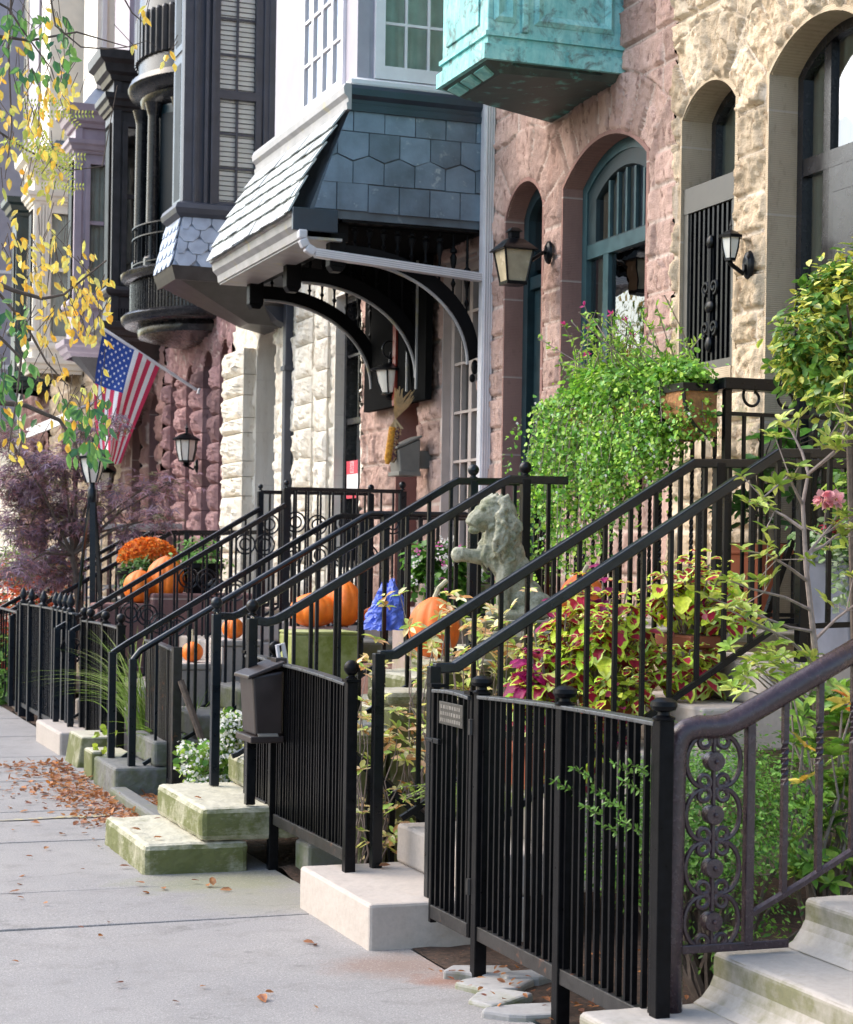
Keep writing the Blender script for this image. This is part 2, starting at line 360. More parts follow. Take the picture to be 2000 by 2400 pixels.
M['teal'] = plain('dark_teal_paint', (.035,.085,.098), .4, .25, 9, .15, c2=(.20,.22,.22), c2amt=-.2, c2scale=16)
M['tealdark'] = plain('deep_teal_paint', (.012,.032,.040), .4, .25, 9, .15)
M['reddoor'] = plain('dark_red_paint', (.20,.022,.012), .4, .2, 6, .1)
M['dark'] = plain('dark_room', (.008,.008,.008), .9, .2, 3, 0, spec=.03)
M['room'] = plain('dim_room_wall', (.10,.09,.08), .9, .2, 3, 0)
M['blind'] = plain('white_blind', (.92,.94,.92), .6, .05, 4, 0)
M['curtain'] = plain('beige_curtain', (.50,.43,.34), .8, .15, 7, .1)
M['voile'] = plain('grey_green_curtain', (.48,.53,.47), .8, .25, 3, .1)
M['glass'] = glassmat('window_glass')
M['glassclear'] = glassmat('clear_window_glass', (.97,.98,.98), .02, .1, 1.38)
M['frost'] = plain('frosted_lamp_glass', (.80,.77,.70), .3, .06, 6, 0)
M['amberglass'] = plain('dusty_amber_glass', (.42,.36,.25), .25, .2, 9, .1)
M['pumpkin'] = plain('pumpkin_skin', (.88,.19,.012), .48, .2, 13, .3, c2=(.72,.36,.10), c2amt=-.05, c2scale=16)
M['pumpkin2'] = plain('pale_pumpkin_skin', (.80,.17,.025), .55, .22, 12, .3, c2=(.70,.34,.14), c2amt=.0, c2scale=18)
M['stem'] = plain('dry_stem', (.45,.42,.28), .7, .3, 30, .4)
M['terra'] = plain('terracotta', (.36,.10,.045), .75, .2, 6, .2, c2=(.45,.22,.14), c2amt=-.1)
M['terrawood'] = plain('red_brown_planter', (.24,.065,.030), .65, .25, 5, .2)
M['coir'] = plain('coir_liner', (.35,.17,.07), .95, .4, 40, .8, .01)
M['zinc'] = plain('blue_grey_zinc', (.20,.22,.28), .45, .25, 5, .2)
M['brownplastic'] = plain('brown_mailbox_metal', (.024,.016,.015), .42, .2, 10, .12)
M['greymetal'] = plain('grey_mailbox_metal', (.15,.145,.13), .5, .15, 8, .1)
M['bluebag'] = plain('blue_plastic', (.09,.15,.58), .5, .25, 6, .3)
def lionmat():
    m, nt, out = newmat('weathered_cast_lion'); p = geo(nt); n1 = noise(nt, p, 9, 6, .7); n2 = noise(nt, p, 34, 6, .75); n3 = noise(nt, p, 120, 3)
    col = ramp(nt, n1.outputs[0], [(.32, (.15,.17,.10)), (.48, (.34,.34,.26)), (.66, (.50,.49,.40))]).outputs[0]
    col = mixc(nt, math_(nt, 'MULTIPLY', ramp(nt, n2.outputs[0], [(.50, (0,0,0)), (.62, (1,1,1))]).outputs[0], .7), col, (.15,.16,.10))
    bsdf(nt, out, col, .9, 0, math_(nt, 'ADD', n2.outputs[0], math_(nt, 'MULTIPLY', n3.outputs[0], .5)), .8, .012, .2); return m
M['lion'] = lionmat()
M['bark'] = plain('bark', (.10,.075,.06), .9, .35, 25, .8, .01)
M['twig'] = plain('grey_twig', (.24,.19,.17), .8, .3, 30, .4)
M['leaf'] = leafmat('leaf'); M['leafgloss'] = leafmat('glossy_leaf', .28, .25); M['petal'] = leafmat('petal', .6, .45)
M['soil'] = plain('mulch_soil', (.075,.045,.030), .95, .5, 30, 1.0, .03, c2=(.16,.08,.05), c2amt=.2, c2scale=35)
M['husk'] = plain('dry_corn_husk', (.62,.47,.27), .7, .2, 30, .3)
M['corn'] = leafmat('corn_kernels', .35, .05)
def coppermat():
    m, nt, out = newmat('verdigris_copper'); p = geo(nt); mp = N(nt, 'ShaderNodeMapping'); mp.inputs['Scale'].default_value = (1,1,.3); nt.links.new(p, mp.inputs[0])
    n1 = noise(nt, p, 3.2, 8, .7, 1.2); n2 = noise(nt, mp.outputs[0], 16, 6, .7); n3 = noise(nt, p, 6, 8, .72, .6)
    col = ramp(nt, n1.outputs[0], [(.3, (.10,.40,.40)), (.5, (.20,.60,.57)), (.68, (.42,.78,.72))]).outputs[0]
    col = mixc(nt, .35, col, ramp(nt, n2.outputs[0], [(.35, (.08,.32,.38)), (.7, (.58,.84,.80))]).outputs[0])
    col = mixc(nt, math_(nt, 'MULTIPLY', ramp(nt, n3.outputs[0], [(.51, (0,0,0)), (.63, (1,1,1))]).outputs[0], .8), col, (.085,.10,.095))
    bsdf(nt, out, col, .62, .15, n2.outputs[0], .25, .004, .4); return m
M['copper'] = coppermat()
def walkmat():
    m, nt, out = newmat('concrete_pavement'); p = geo(nt); n1 = noise(nt, p, .9, 5, .6); n2 = noise(nt, p, 160, 3, .7); n3 = noise(nt, p, 5, 7, .7); n4 = noise(nt, p, 1.6, 6, .7)
    col = ramp(nt, n1.outputs[0], [(.35, (.185,.174,.170)), (.65, (.265,.245,.228))]).outputs[0]
    col = mixc(nt, .5, col, ramp(nt, n2.outputs[0], [(.3, (.14,.14,.145)), (.65, (.50,.48,.47))]).outputs[0])
    col = mixc(nt, math_(nt, 'MULTIPLY', ramp(nt, n3.outputs[0], [(.5, (0,0,0)), (.70, (1,1,1))]).outputs[0], .5), col, (.17,.16,.15))
    def patch(cx, cy, rx, ry, c, amt, edge=.35):
        nonlocal col
        mp = N(nt, 'ShaderNodeMapping'); mp.vector_type = 'TEXTURE'; mp.inputs['Location'].default_value = (cx,cy,0); mp.inputs['Scale'].default_value = (rx,ry,1); nt.links.new(p, mp.inputs[0])
        ln = N(nt, 'ShaderNodeVectorMath', operation='LENGTH'); nt.links.new(mp.outputs[0], ln.inputs[0])
        d = math_(nt, 'ADD', ln.outputs['Value'], math_(nt, 'MULTIPLY', math_(nt, 'SUBTRACT', n3.outputs[0], .5), 1.6))
        f = ramp(nt, d, [(.35, (1,1,1)), (1.0, (0,0,0))]).outputs[0]; col = mixc(nt, math_(nt, 'MULTIPLY', f, amt), col, c)
    patch(2.45, 6.95, .33, .30, (.22,.12,.08), .55); patch(2.62, 6.66, .22, .16, (.26,.11,.06), .7)     # rust run-off at the gate
    patch(2.25, 9.0, .55, .42, (.20,.21,.10), .6); patch(2.3, 8.5, .4, .5, (.25,.24,.16), .45)           # algae by the old steps
    patch(2.35, 12.0, .5, 1.5, (.34,.22,.15), .35)
    n5 = noise(nt, p, 75, 5, .8); col = mixc(nt, math_(nt, 'MULTIPLY', ramp(nt, n5.outputs[0], [(.54, (0,0,0)), (.62, (1,1,1))]).outputs[0], .38), col, (.17,.165,.16))
    col = mixc(nt, math_(nt, 'MULTIPLY', ramp(nt, n5.outputs[0], [(.36, (1,1,1)), (.43, (0,0,0))]).outputs[0], .40), col, (.60,.57,.54))
    vo = N(nt, 'ShaderNodeTexVoronoi', feature='DISTANCE_TO_EDGE'); vo.inputs['Scale'].default_value = .55; wv = noise(nt, p, 3, 5, .7); mp2 = N(nt, 'ShaderNodeVectorMath', operation='ADD'); sc2 = N(nt, 'ShaderNodeVectorMath', operation='SCALE'); sc2.inputs['Scale'].default_value = .35
    nt.links.new(wv.outputs['Color'], sc2.inputs[0]); nt.links.new(p, mp2.inputs[0]); nt.links.new(sc2.outputs[0], mp2.inputs[1]); nt.links.new(mp2.outputs[0], vo.inputs['Vector'])
    ck = ramp(nt, vo.outputs['Distance'], [(.0, (1,1,1)), (.006, (0,0,0))]).outputs[0]; col = mixc(nt, math_(nt, 'MULTIPLY', ck, math_(nt, 'MULTIPLY', ramp(nt, n4.outputs[0], [(.48, (0,0,0)), (.60, (1,1,1))]).outputs[0], .4)), col, (.09,.085,.08))
    v3 = N(nt, 'ShaderNodeTexVoronoi'); v3.inputs['Scale'].default_value = 3.2; nt.links.new(p, v3.inputs['Vector']); gum = ramp(nt, v3.outputs['Distance'], [(.05, (1,1,1)), (.075, (0,0,0))]).outputs[0]; col = mixc(nt, math_(nt, 'MULTIPLY', gum, .35), col, (.14,.135,.13))
    bsdf(nt, out, col, .85, 0, math_(nt, 'ADD', n5.outputs[0], n3.outputs[0]), .35, .005, .3); return m
M['walk'] = walkmat()
M['paving'] = stepmat('garden_flagstone', (.40,.39,.38), (.28,.27,.27), moss=(.20,.22,.06), mossamt=.2)
M['asphalt'] = plain('asphalt', (.05,.05,.052), .9, .3, 30, .5)
M['yellow'] = plain('worn_yellow_paint', (.46,.39,.17), .8, .2, 12, .1, c2=(.27,.26,.25), c2amt=.65, c2scale=22)
# ---------------------------------------------------------------- camera
cam = bpy.data.cameras.new('camera'); co = bpy.data.objects.new('camera', cam); COL.objects.link(co); SC.camera = co
cam.sensor_fit = 'VERTICAL'; cam.sensor_height = 36; cam.lens = F/2400*36; cam.clip_end = 500; cam.clip_start = .1
cam.shift_x = 1.65/2400; cam.shift_y = 110/2400
r = Vector((RT[0], RT[1], 0)); u = Vector((0,0,1)); f = Vector((FW[0], FW[1], 0))
cx = r*cR+u*sR; cy = r*(-sR)+u*cR
co.matrix_world = Matrix(((cx.x, cy.x, -f.x, 0), (cx.y, cy.y, -f.y, 0), (cx.z, cy.z, -f.z, HC), (0,0,0,1)))
cam.dof.use_dof = True; cam.dof.focus_distance = 8.2; cam.dof.aperture_fstop = 9.0
# ---------------------------------------------------------------- daylight
w = bpy.data.worlds.new('World'); SC.world = w; w.use_nodes = True; nt = w.node_tree; nt.nodes.clear()
sk = nt.nodes.new('ShaderNodeTexSky'); sk.sky_type = 'NISHITA'; sk.sun_disc = False
SUN = Vector((-.62, .42, .66)).normalized()
sk.sun_elevation = math.asin(SUN.z); sk.sun_rotation = math.atan2(SUN.x, SUN.y); sk.air_density = 1.2; sk.dust_density = 2.5; sk.ozone_density = 1.0
bg = nt.nodes.new('ShaderNodeBackground'); bg.inputs[1].default_value = .15
wo = nt.nodes.new('ShaderNodeOutputWorld'); nt.links.new(sk.outputs[0], bg.inputs[0]); nt.links.new(bg.outputs[0], wo.inputs[0])
sl = bpy.data.lights.new('sun', 'SUN'); sl.energy = .85; sl.angle = R_(70); sl.color = (1, .95, .87)
so = bpy.data.objects.new('sun', sl); COL.objects.link(so); so.rotation_euler = SUN.to_track_quat('Z', 'Y').to_euler()
SC.view_settings.view_transform = 'Standard'; SC.view_settings.look = 'None'; SC.view_settings.gamma = 1; SC.view_settings.exposure = 1.52
SC.cycles.max_bounces = 8; SC.cycles.diffuse_bounces = 4; SC.cycles.glossy_bounces = 3; SC.cycles.transparent_max_bounces = 16
SC.cycles.caustics_reflective = False; SC.cycles.caustics_refractive = False; SC.cycles.use_denoising = True
SC.cycles.sample_clamp_indirect = 6
# ---------------------------------------------------------------- ground
m = MB(); m.add([(-120,-60,-.16),(120,-60,-.16),(120,240,-.16),(-120,240,-.16)], [(0,1,2,3)])
tag(part('ground', m, M['asphalt'], fix=False), kind='structure')
# pavement slabs with open joints, seen in the photograph at these distances
XS = [-2.6, -.95, .82, 2.62]; ys = [2.0, 4.1, 5.75]+[G(60, y).y for y in (2178, 2092, 1974, 1902)]+[13.3, 14.9, 16.6, 18.4]
while ys[-1] < 60: ys.append(ys[-1]+1.75)
m = MB()
for j in range(len(ys)-1):
    for i in range(3):
        a, b = ys[j]+.008, ys[j+1]-.008; dz = RNG.normal(0, .0022, 4)
        x0, x1 = XS[i]+.005, XS[i+1]-.005; t = RNG.normal(0, .006)
        m.add([(x0,a,-.12),(x1,a+t,-.12),(x1,b+t,-.12),(x0,b,-.12),(x0,a,dz[0]),(x1,a+t,dz[1]),(x1,b+t,dz[2]),(x0,b,dz[3])],
              [(4,5,6,7),(0,1,5,4),(1,2,6,5),(2,3,7,6),(3,0,4,7)])
tag(part('pavement', m, M['walk'], bevel=.004, segs=2) if False else part('pavement', m, M['walk'], bevel=.006), kind='structure')
m = MB(); m.box(-2.62, 2.62, 1.9, 60, -.15, -.022); tag(part('pavement_bed', m, M['soil'], fix=False), kind='structure')
m = MB(); m.box(-2.85, -2.63, 1.9, 60, -.15, .01); tag(part('kerb', m, M['lime_dull'], bevel=.015), kind='structure')
# front gardens: uneven soil
nx, ny = 40, 300; X = np.linspace(2.62, 5.75, nx); Y = np.linspace(3.0, 45, ny); XX, YY = np.meshgrid(X, Y, indexing='ij')
ZZ = -.03+.05*fbm(XX*3, YY*3, 4)+.012*RNG.random(XX.shape)
V = np.stack([XX.ravel(), YY.ravel(), ZZ.ravel()], 1); I = np.arange(nx*ny).reshape(nx, ny)
Q = np.stack([I[:-1,:-1].ravel(), I[1:,:-1].ravel(), I[1:,1:].ravel(), I[:-1,1:].ravel()], 1)
tag(npmesh('garden_soil', V, [Q], None, M['soil'], smooth=True), kind='structure')
# yellow survey mark sprayed on the pavement
a = G(0, 1925); b = G(245, 1912); mid = (a+b)/2; pts = []
for k in range(40):
    t = 2*PI*k/40; L = (a-b).length*.55; wv = .035+.05*max(0, math.cos(t))
    pts.append((mid.x+L*math.cos(t), mid.y+(b.y-a.y)*.5*math.cos(t)+wv*math.sin(t)*(1+.25*math.sin(5*t)), .006))
m = MB(); m.add(pts, [tuple(range(40))]); tag(part('pavement_marking', m, M['yellow'], fix=False), kind='structure')
# ---------------------------------------------------------------- masonry: openings, rock-faced walls, reveals, windows
class Op:
    """arched or flat opening in a wall facing the street (plane x = const)"""
    def __init__(s, y0, y1, z0, zs, rise=0.): s.y0, s.y1, s.z0, s.zs, s.rise = y0, y1, z0, zs, rise; s.yc = (y0+y1)/2; s.w = (y1-y0)/2; \
        s.R = (s.w**2+rise**2)/(2*rise) if rise > 1e-4 else None; s.zc = zs+rise-s.R if s.R else None
    def top(s, y, i=0):
        if s.R is None: return s.zs-i
        d = (s.R-i)**2-(y-s.yc)**2; return s.zc+math.sqrt(max(d, 0))
    def outline(s, i=0, n=18, ib=None):
        ib = i if ib is None else ib; a, b = s.y0+i, s.y1-i; pts = [(a, s.z0+ib)]
        if s.R is None: pts += [(a, s.zs-i), (b, s.zs-i)]
        else:
            for k in range(n+1):
                t0 = math.acos(max(-1, min(1, (a-s.yc)/(s.R-i)))); t1 = math.acos(max(-1, min(1, (b-s.yc)/(s.R-i)))); t = t0+(t1-t0)*k/n
                pts.append((s.yc+(s.R-i)*math.cos(t), s.zc+(s.R-i)*math.sin(t)))
        pts.append((b, s.z0+ib)); return pts
def ring(mb, O, I, xf, xb):
    n = len(O); vs = [(xf,*p) for p in O]+[(xf,*p) for p in I]+[(xb,*p) for p in O]+[(xb,*p) for p in I]; fs = []
    for k in range(n):
        q = (k+1) % n
        fs += [(k, q, n+q, n+k), (2*n+k, 3*n+k, 3*n+q, 2*n+q), (n+k, n+q, 3*n+q, 3*n+k), (k, 2*n+k, 2*n+q, q)]
    mb.add(vs, fs)
def reveal(house, op, x, depth, mat, margin=.032, proud=.014, label=None, sill=True):
    O = op.outline(-margin, ib=0); I = op.outline(0); n = len(O); m = MB()
    vs = [(x-proud,*p) for p in O]+[(x-proud-.003,*p) for p in I]+[(x+depth,*p) for p in I]+[(x+.03,*p) for p in O]; fs = []
    for k in range(n-1):
        q = k+1; fs += [(k, q, n+q, n+k), (n+k, n+q, 2*n+q, 2*n+k), (3*n+k, 3*n+q, q, k)]
    m.add(vs, fs)
    if sill: m.box(x-.06, x+depth, op.y0-.06, op.y1+.06, op.z0-.13, op.z0)
    return part('opening_trim', m, mat, house)
def rock_wall(house, x, y0, y1, z0, z1, ops, mat, seed, course=(.22,.36), blk=(.30,.65), amp=.055, res=.014, vous=.42, name='wall', ny=None, chips=1.):
    rg = np.random.default_rng(seed)
    ys = np.arange(y0, y1+1e-6, res); ys[-1] = y1
    for o in ops:
        for b in (o.y0, o.y1):
            if y0 < b < y1: ys[np.argmin(abs(ys-b))] = b
    zs = np.arange(z0, z1+1e-6, res); zs[-1] = z1
    Yg, Zg = np.meshgrid(ys, zs, indexing='ij'); Y = Yg.copy(); Z = Zg.copy()
    cb = [z0-rg.uniform(0, .2)]
    while cb[-1] < z1+.2: cb.append(cb[-1]+rg.uniform(*course))
    cb = np.array(cb); ci = np.searchsorted(cb, Z)-1; dz = np.minimum(Z-cb[ci], cb[np.minimum(ci+1, len(cb)-1)]-Z)
    edge = np.zeros_like(Y); bid = np.zeros_like(Y)
    for c in range(len(cb)-1):
        bb = [y0-rg.uniform(0, .4)]
        while bb[-1] < y1+.3: bb.append(bb[-1]+rg.uniform(*blk))
        bb = np.array(bb); mk = ci == c; yy = Y[mk]; bi = np.searchsorted(bb, yy)-1
        edge[mk] = np.minimum(dz[mk], np.minimum(yy-bb[bi], bb[np.minimum(bi+1, len(bb)-1)]-yy)); bid[mk] = c*31+bi*7
    for k, o in enumerate(ops):
        if o.R is None: continue
        r = np.hypot(Y-o.yc, Z-o.zc); an = np.arctan2(Z-o.zc, Y-o.yc); half = math.asin(min(1, o.w/o.R))+.02
        mk = (r > o.R) & (r < o.R+vous) & (abs(an-PI/2) < half+.12/o.R)
        nv = max(5, int(2*half*o.R/.16)); st = 2*half/nv; ph = (an-PI/2+half)/st; fr = ph-np.floor(ph)
        e = np.minimum(np.minimum(fr, 1-fr)*st*r, np.minimum(r-o.R+.02, o.R+vous-r)); edge[mk] = e[mk]; bid[mk] = (5000+k*97+np.floor(ph)*13)[mk]
    inside = np.zeros(Y.shape, bool); near = np.full(Y.shape, 9.)
    for o in ops:
        tp = np.array([o.top(min(max(v, o.y0), o.y1)) for v in ys]); colm = (ys >= o.y0-1e-6) & (ys <= o.y1+1e-6)
        for i in np.where(colm)[0]:
            j = np.argmin(abs(zs-tp[i])); Z[i, j] = tp[i]; jb = np.argmin(abs(zs-o.z0)); inside[i, jb:j+1] = True
        dd = np.maximum(np.maximum(o.y0-Y, Y-o.y1), np.maximum(Z-tp[:,None], o.z0-Z)); near = np.minimum(near, np.maximum(dd, 0))
    t = np.clip(edge/.028, 0, 1); pil = t*t*(3-2*t)
    n1 = fbm(Y*2.6+bid*.37, Z*2.0+bid*.71, 3); tt = n1*7; ter = (np.floor(tt)+(tt-np.floor(tt))**3)/7
    n2 = fbm(Y*9+bid, Z*5, 4); rid = 1-abs(fbm(Y*5+bid*.3, Z*3.2, 4)*2-1)
    n5 = fbm(Y*6.5+bid*.11, Z*3.6+bid*.07, 4); pit = np.clip((n5-.57)/.10, 0, 1); gou = np.clip((fbm(Y*11+bid*.2, Z*3.2, 3)-.60)/.12, 0, 1)
    h = amp*pil*(.40+.55*n1+chips*(.40*(ter-.3)-.34*pit-.22*gou)+.20*n2+.12*(rid-.6)); wy = Y+.03*(fbm(Y*14, Z*14, 3)-.5); wz = Z+.03*(fbm(Y*14+50, Z*14, 3)-.5); h = h*.75+amp*pil*chips*(.30*facets(wy, wz*.8, .15, seed)+.16*facets(wy, wz, .055, seed+3)+.06*facets(wy, wz, .025, seed+5)); h = np.maximum(h, amp*.06*pil)
    mort = (edge < .009) & (near > .035); h = np.where(mort, amp*.26, h); h = np.where((edge >= .009) & (edge < .016), amp*.06, h)
    h = h*np.clip(near/.05, .12, 1)
    rnd = (np.sin(bid*12.9898)*43758.5453) % 1.0
    C = np.stack([rnd.ravel(), mort.ravel()*1., np.zeros(rnd.size), np.ones(rnd.size)], 1)
    V = np.stack([(x-h).ravel(), Y.ravel(), Z.ravel()], 1); I = np.arange(Y.size).reshape(Y.shape)
    ins = inside[:-1,:-1] & inside[1:,:-1] & inside[1:,1:] & inside[:-1,1:]; kp = ~ins
    Q = np.stack([I[:-1,:-1][kp], I[:-1,1:][kp], I[1:,1:][kp], I[1:,:-1][kp]], 1)
    return npmesh(name, V, [Q], C, mat, house, smooth=False)
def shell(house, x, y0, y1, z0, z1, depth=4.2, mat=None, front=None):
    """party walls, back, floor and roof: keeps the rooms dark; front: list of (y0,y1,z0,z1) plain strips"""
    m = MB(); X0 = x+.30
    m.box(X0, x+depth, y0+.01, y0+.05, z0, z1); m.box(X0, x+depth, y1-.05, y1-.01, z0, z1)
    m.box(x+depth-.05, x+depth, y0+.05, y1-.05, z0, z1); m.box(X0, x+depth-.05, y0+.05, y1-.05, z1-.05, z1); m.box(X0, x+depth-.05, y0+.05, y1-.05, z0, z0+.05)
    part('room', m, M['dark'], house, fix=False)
def plainfront(house, x, rects, mat, t=.30):
    for a, b, c, d in rects:
        m = MB(); m.box(x, x+t, a, b, c, d); part('upper_wall' if c > 2 else ('side_wall' if d > 5 else 'base_wall'), m, mat, house)
def ywin(house, op, xg, fmat, bars=(), fw=.05, ft=.07, pane=True, name='window', behind=None, dist=.12):
    """window in an opening facing the street: ring frame + bars (ya,za,yb,zb,width) + glass + what hangs behind"""
    m = MB(); ring(m, op.outline(.002), op.outline(fw), xg-ft/2, xg+ft/2)
    for ya, za, yb, zb, wd in bars: m.box(xg-ft*.36, xg+ft*.36, ya-wd/2, ya+wd/2, za, zb) if abs(ya-yb) < 1e-6 else m.box(xg-ft*.42, xg+ft*.42, ya, yb, za-wd/2, za+wd/2)
    wnd = part(name, m, fmat, house)
    if pane:
        g = MB(); g.add([(xg+.01,*p) for p in op.outline(fw*.6)], [tuple(range(len(op.outline(fw*.6))))]); part('pane', g, M['glass'], wnd, fix=False)
    if behind:
        for (ya, yb, za, zb, mt) in behind:
            g = MB(); n = max(6, int(abs(yb-ya)/.025)); vs = []
            for k in range(n+1):
                y = ya+(yb-ya)*k/n; xx = xg+dist+.018*math.sin(k*1.7)+.012*math.sin(k*.9+1); vs += [(xx, y, za), (xx, y, zb)]
            g.add(vs, [(2*k, 2*k+2, 2*k+3, 2*k+1) for k in range(n)]); part('curtain', g, M[mt], wnd, fix=False, smooth='all')
    return wnd
def bay_body(house, poly, z0, z1, mat, hole=None, name='bay_window'):
    """bay with plan poly (first edge = face towards the camera, at constant y) and a window hole (x0,x1,za,zb) in that face"""
    m = MB(); n = len(poly); P0 = [(p[0],p[1],z0) for p in poly]; P1 = [(p[0],p[1],z1) for p in poly]; fs = [tuple(range(n)), tuple(range(2*n-1, n-1, -1))]
    fs += [(i, n+i, n+(i+1)%n, (i+1)%n) for i in range(0 if hole is None else 1, n-1)]; m.add(P0+P1, fs)
    if hole:
        y = poly[0][1]; xa, xb = min(poly[0][0], poly[1][0]), max(poly[0][0], poly[1][0]); h = hole
        for a, b, c, d in ((xa,h[0],z0,z1),(h[1],xb,z0,z1),(h[0],h[1],z0,h[2]),(h[0],h[1],h[3],z1)):
            if b-a > .001 and d-c > .001: m.add([(a,y,c),(b,y,c),(b,y,d),(a,y,d)], [(0,1,2,3)])
    return part(name, m, mat, house, fix=False)
def xwin(house, y, x0, x1, z0, z1, fmat, nx=2, nz=3, fw=.07, mid=None, behind=None, name='window', mw=.022, proud=.02):
    """sash window in a face looking towards the camera (plane y = const, facing -y)"""
    m = MB(); o = [(x0,z0),(x0,z1),(x1,z1),(x1,z0)]; i = [(x0+fw,z0+fw*1.3),(x0+fw,z1-fw),(x1-fw,z1-fw),(x1-fw,z0+fw*1.3)]
    ya, yb = y-proud, y+.05; n = 4
    vs = [(p[0],ya,p[1]) for p in o]+[(p[0],ya,p[1]) for p in i]+[(p[0],yb,p[1]) for p in o]+[(p[0],yb,p[1]) for p in i]; fs = []
    for k in range(4):
        q = (k+1) % 4; fs += [(k,q,4+q,4+k),(4+k,4+q,12+q,12+k),(k,8+k,8+q,q),(8+k,12+k,12+q,8+q)]
    m.add(vs, fs); gx0, gx1, gz0, gz1 = x0+fw, x1-fw, z0+fw*1.3, z1-fw
    for k in range(1, nx): xx = gx0+(gx1-gx0)*k/nx; m.box(xx-mw/2, xx+mw/2, y+.012, y+.04, gz0, gz1)
    for k in range(1, nz): zz = gz0+(gz1-gz0)*k/nz; m.box(gx0, gx1, y+.014, y+.038, zz-mw/2, zz+mw/2)
    if mid: m.box(gx0, gx1, y-.002, y+.045, mid-.03, mid+.03)
    wnd = part(name, m, fmat, house); g = MB(); g.add([(gx0,y+.025,gz0),(gx1,y+.025,gz0),(gx1,y+.025,gz1),(gx0,y+.025,gz1)], [(0,1,2,3)]); part('pane', g, M['glassclear' if behind else 'glass'], wnd, fix=False)
    if behind == 'blind':
        g = MB(); z = gz0
        while z < gz1: g.obox(((gx0), y+.055, z), (gx1, y+.055, z), .004, .050, up=(0,.42,.9)); z += .052
        part('blind', g, M['blind'], wnd, fix=False)
    elif behind:
        g = MB(); k = 24; vs = []
        for j in range(k+1): xx = gx0+(gx1-gx0)*j/k; yy = y+.14+.02*math.sin(j*1.3); vs += [(xx,yy,gz0),(xx,yy,gz1)]
        g.add(vs, [(2*j,2*j+2,2*j+3,2*j+1) for j in range(k)]); part('curtain', g, M[behind], wnd, fix=False, smooth='all')
    return wnd
XF = 5.6
CORN = [(0,0),(.03,0),(.045,.04),(.08,.06),(.10,.12),(.14,.15),(.15,.22),(.02,.24),(0,.24)]
ROLLM = [(0,0),(.03,.0),(.065,.03),(.075,.065),(.06,.1),(.02,.12),(0,.12)]
def band(house, name, path, prof, z, mat, s=1.0):
    m = MB(); m.sweep([(o*s, u*s) for o, u in prof], [(p[0], p[1], z) for p in path]); return part(name, m, mat, house)
# ================================================================= beige house (nearest)
hA = thing('stone_row_house', 'beige rock-faced stone house with a slatted iron window grille and wall lantern', 'house', (XF, 8.6, 0), 'row houses along the street')
A1 = Op(9.94, 10.62, 2.78, 4.40, .17); A2 = Op(8.52, 9.55, 1.25, 4.44, .21)
rock_wall(hA, XF, 8.2, 10.70, 1.1, 5.5, [A1, A2], M['beige'], 3, course=(.17,.30), amp=.062, res=.012, chips=1.25)
plainfront(hA, XF, [(4.5, 8.2, 0, 9), (8.2, 10.70, 5.5, 9), (8.2, 10.70, -.1, 1.1)], M['beige_cut'])
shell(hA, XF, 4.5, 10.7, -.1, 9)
reveal(hA, A1, XF, .20, M['beige_cut']); reveal(hA, A2, XF, .20, M['beige_cut'])
xg = XF+.22
ywin(hA, Op(9.94,10.62,3.94,4.40,.17), xg, M['inkblack'], [(10.28,3.94,10.28,4.5,.03)][:0], fw=.055, ft=.05, behind=[(9.95,10.6,3.9,4.55,'voile')], dist=.05)
# grille: olive frame, vertical slats, forged scroll
wA = MB(); g0 = Op(9.945,10.615,2.79,3.95,0); ring(wA, g0.outline(0), g0.outline(.055), XF+.005, XF+.05); wA.box(XF, XF+.05, 9.945, 10.615, 3.80, 3.96)
M['olive'] = plain('grey_olive_metal', (.085,.082,.072), .45, .15, 8, .1)
gr = part('window_grille', wA, M['olive'], hA)
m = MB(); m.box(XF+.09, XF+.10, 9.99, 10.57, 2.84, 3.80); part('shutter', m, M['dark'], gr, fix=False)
for k in range(10):
    y = 10.02+.0585*k; m = MB(); m.box(XF+.015, XF+.04, y-.011, y+.011, 2.84, 3.80); part('bar', m, M['iron'], gr)
m = MB()
def spiral(c, r, turns, sgn=1, n=26, start=0): return [(c[0], c[1]+sgn*r*(1-k/n*.75)*math.cos(start+2*PI*turns*k/n), c[2]+r*(1-k/n*.75)*math.sin(start+2*PI*turns*k/n)) for k in range(n+1)]
for z in (3.05, 3.30):
    for s in (-1, 1): m.tube(spiral((XF+.01, 10.27+s*.05, z), .045, 1.3, s, start=-PI/2), .011, 6)
m.tube([(XF+.01, 10.27, 2.9), (XF+.01, 10.27, 3.6)], .014, 6); m.ball((XF+.005, 10.27, 3.58), (.02,.035,.045)); m.ball((XF+.005, 10.27, 3.18), (.02,.05,.04)); m.ball((XF+.005, 10.27, 2.95), (.02,.035,.05))
part('scroll_ornament', m, M['iron'], gr, smooth=True)
ym = FX(1942, 500, XF+.2).y
wA2 = ywin(hA, A2, XF+.2, M['inkblack'], [(8.52,3.90,9.55,3.90,.10), (ym,1.25,ym,4.6,.07)], fw=.06, ft=.05, behind=[(ym+.1,9.5,1.3,4.6,'voile'),(8.5,ym,3.95,4.7,'voile')], dist=.06)
m = MB(); m.box(XF+.17, XF+.20, 8.6, ym-.04, 1.3, 3.85); m.box(XF+.155, XF+.17, 8.68, ym-.11, 1.6, 3.7); part('door_leaf', m, M['inkblack'], hA, bevel=.006)
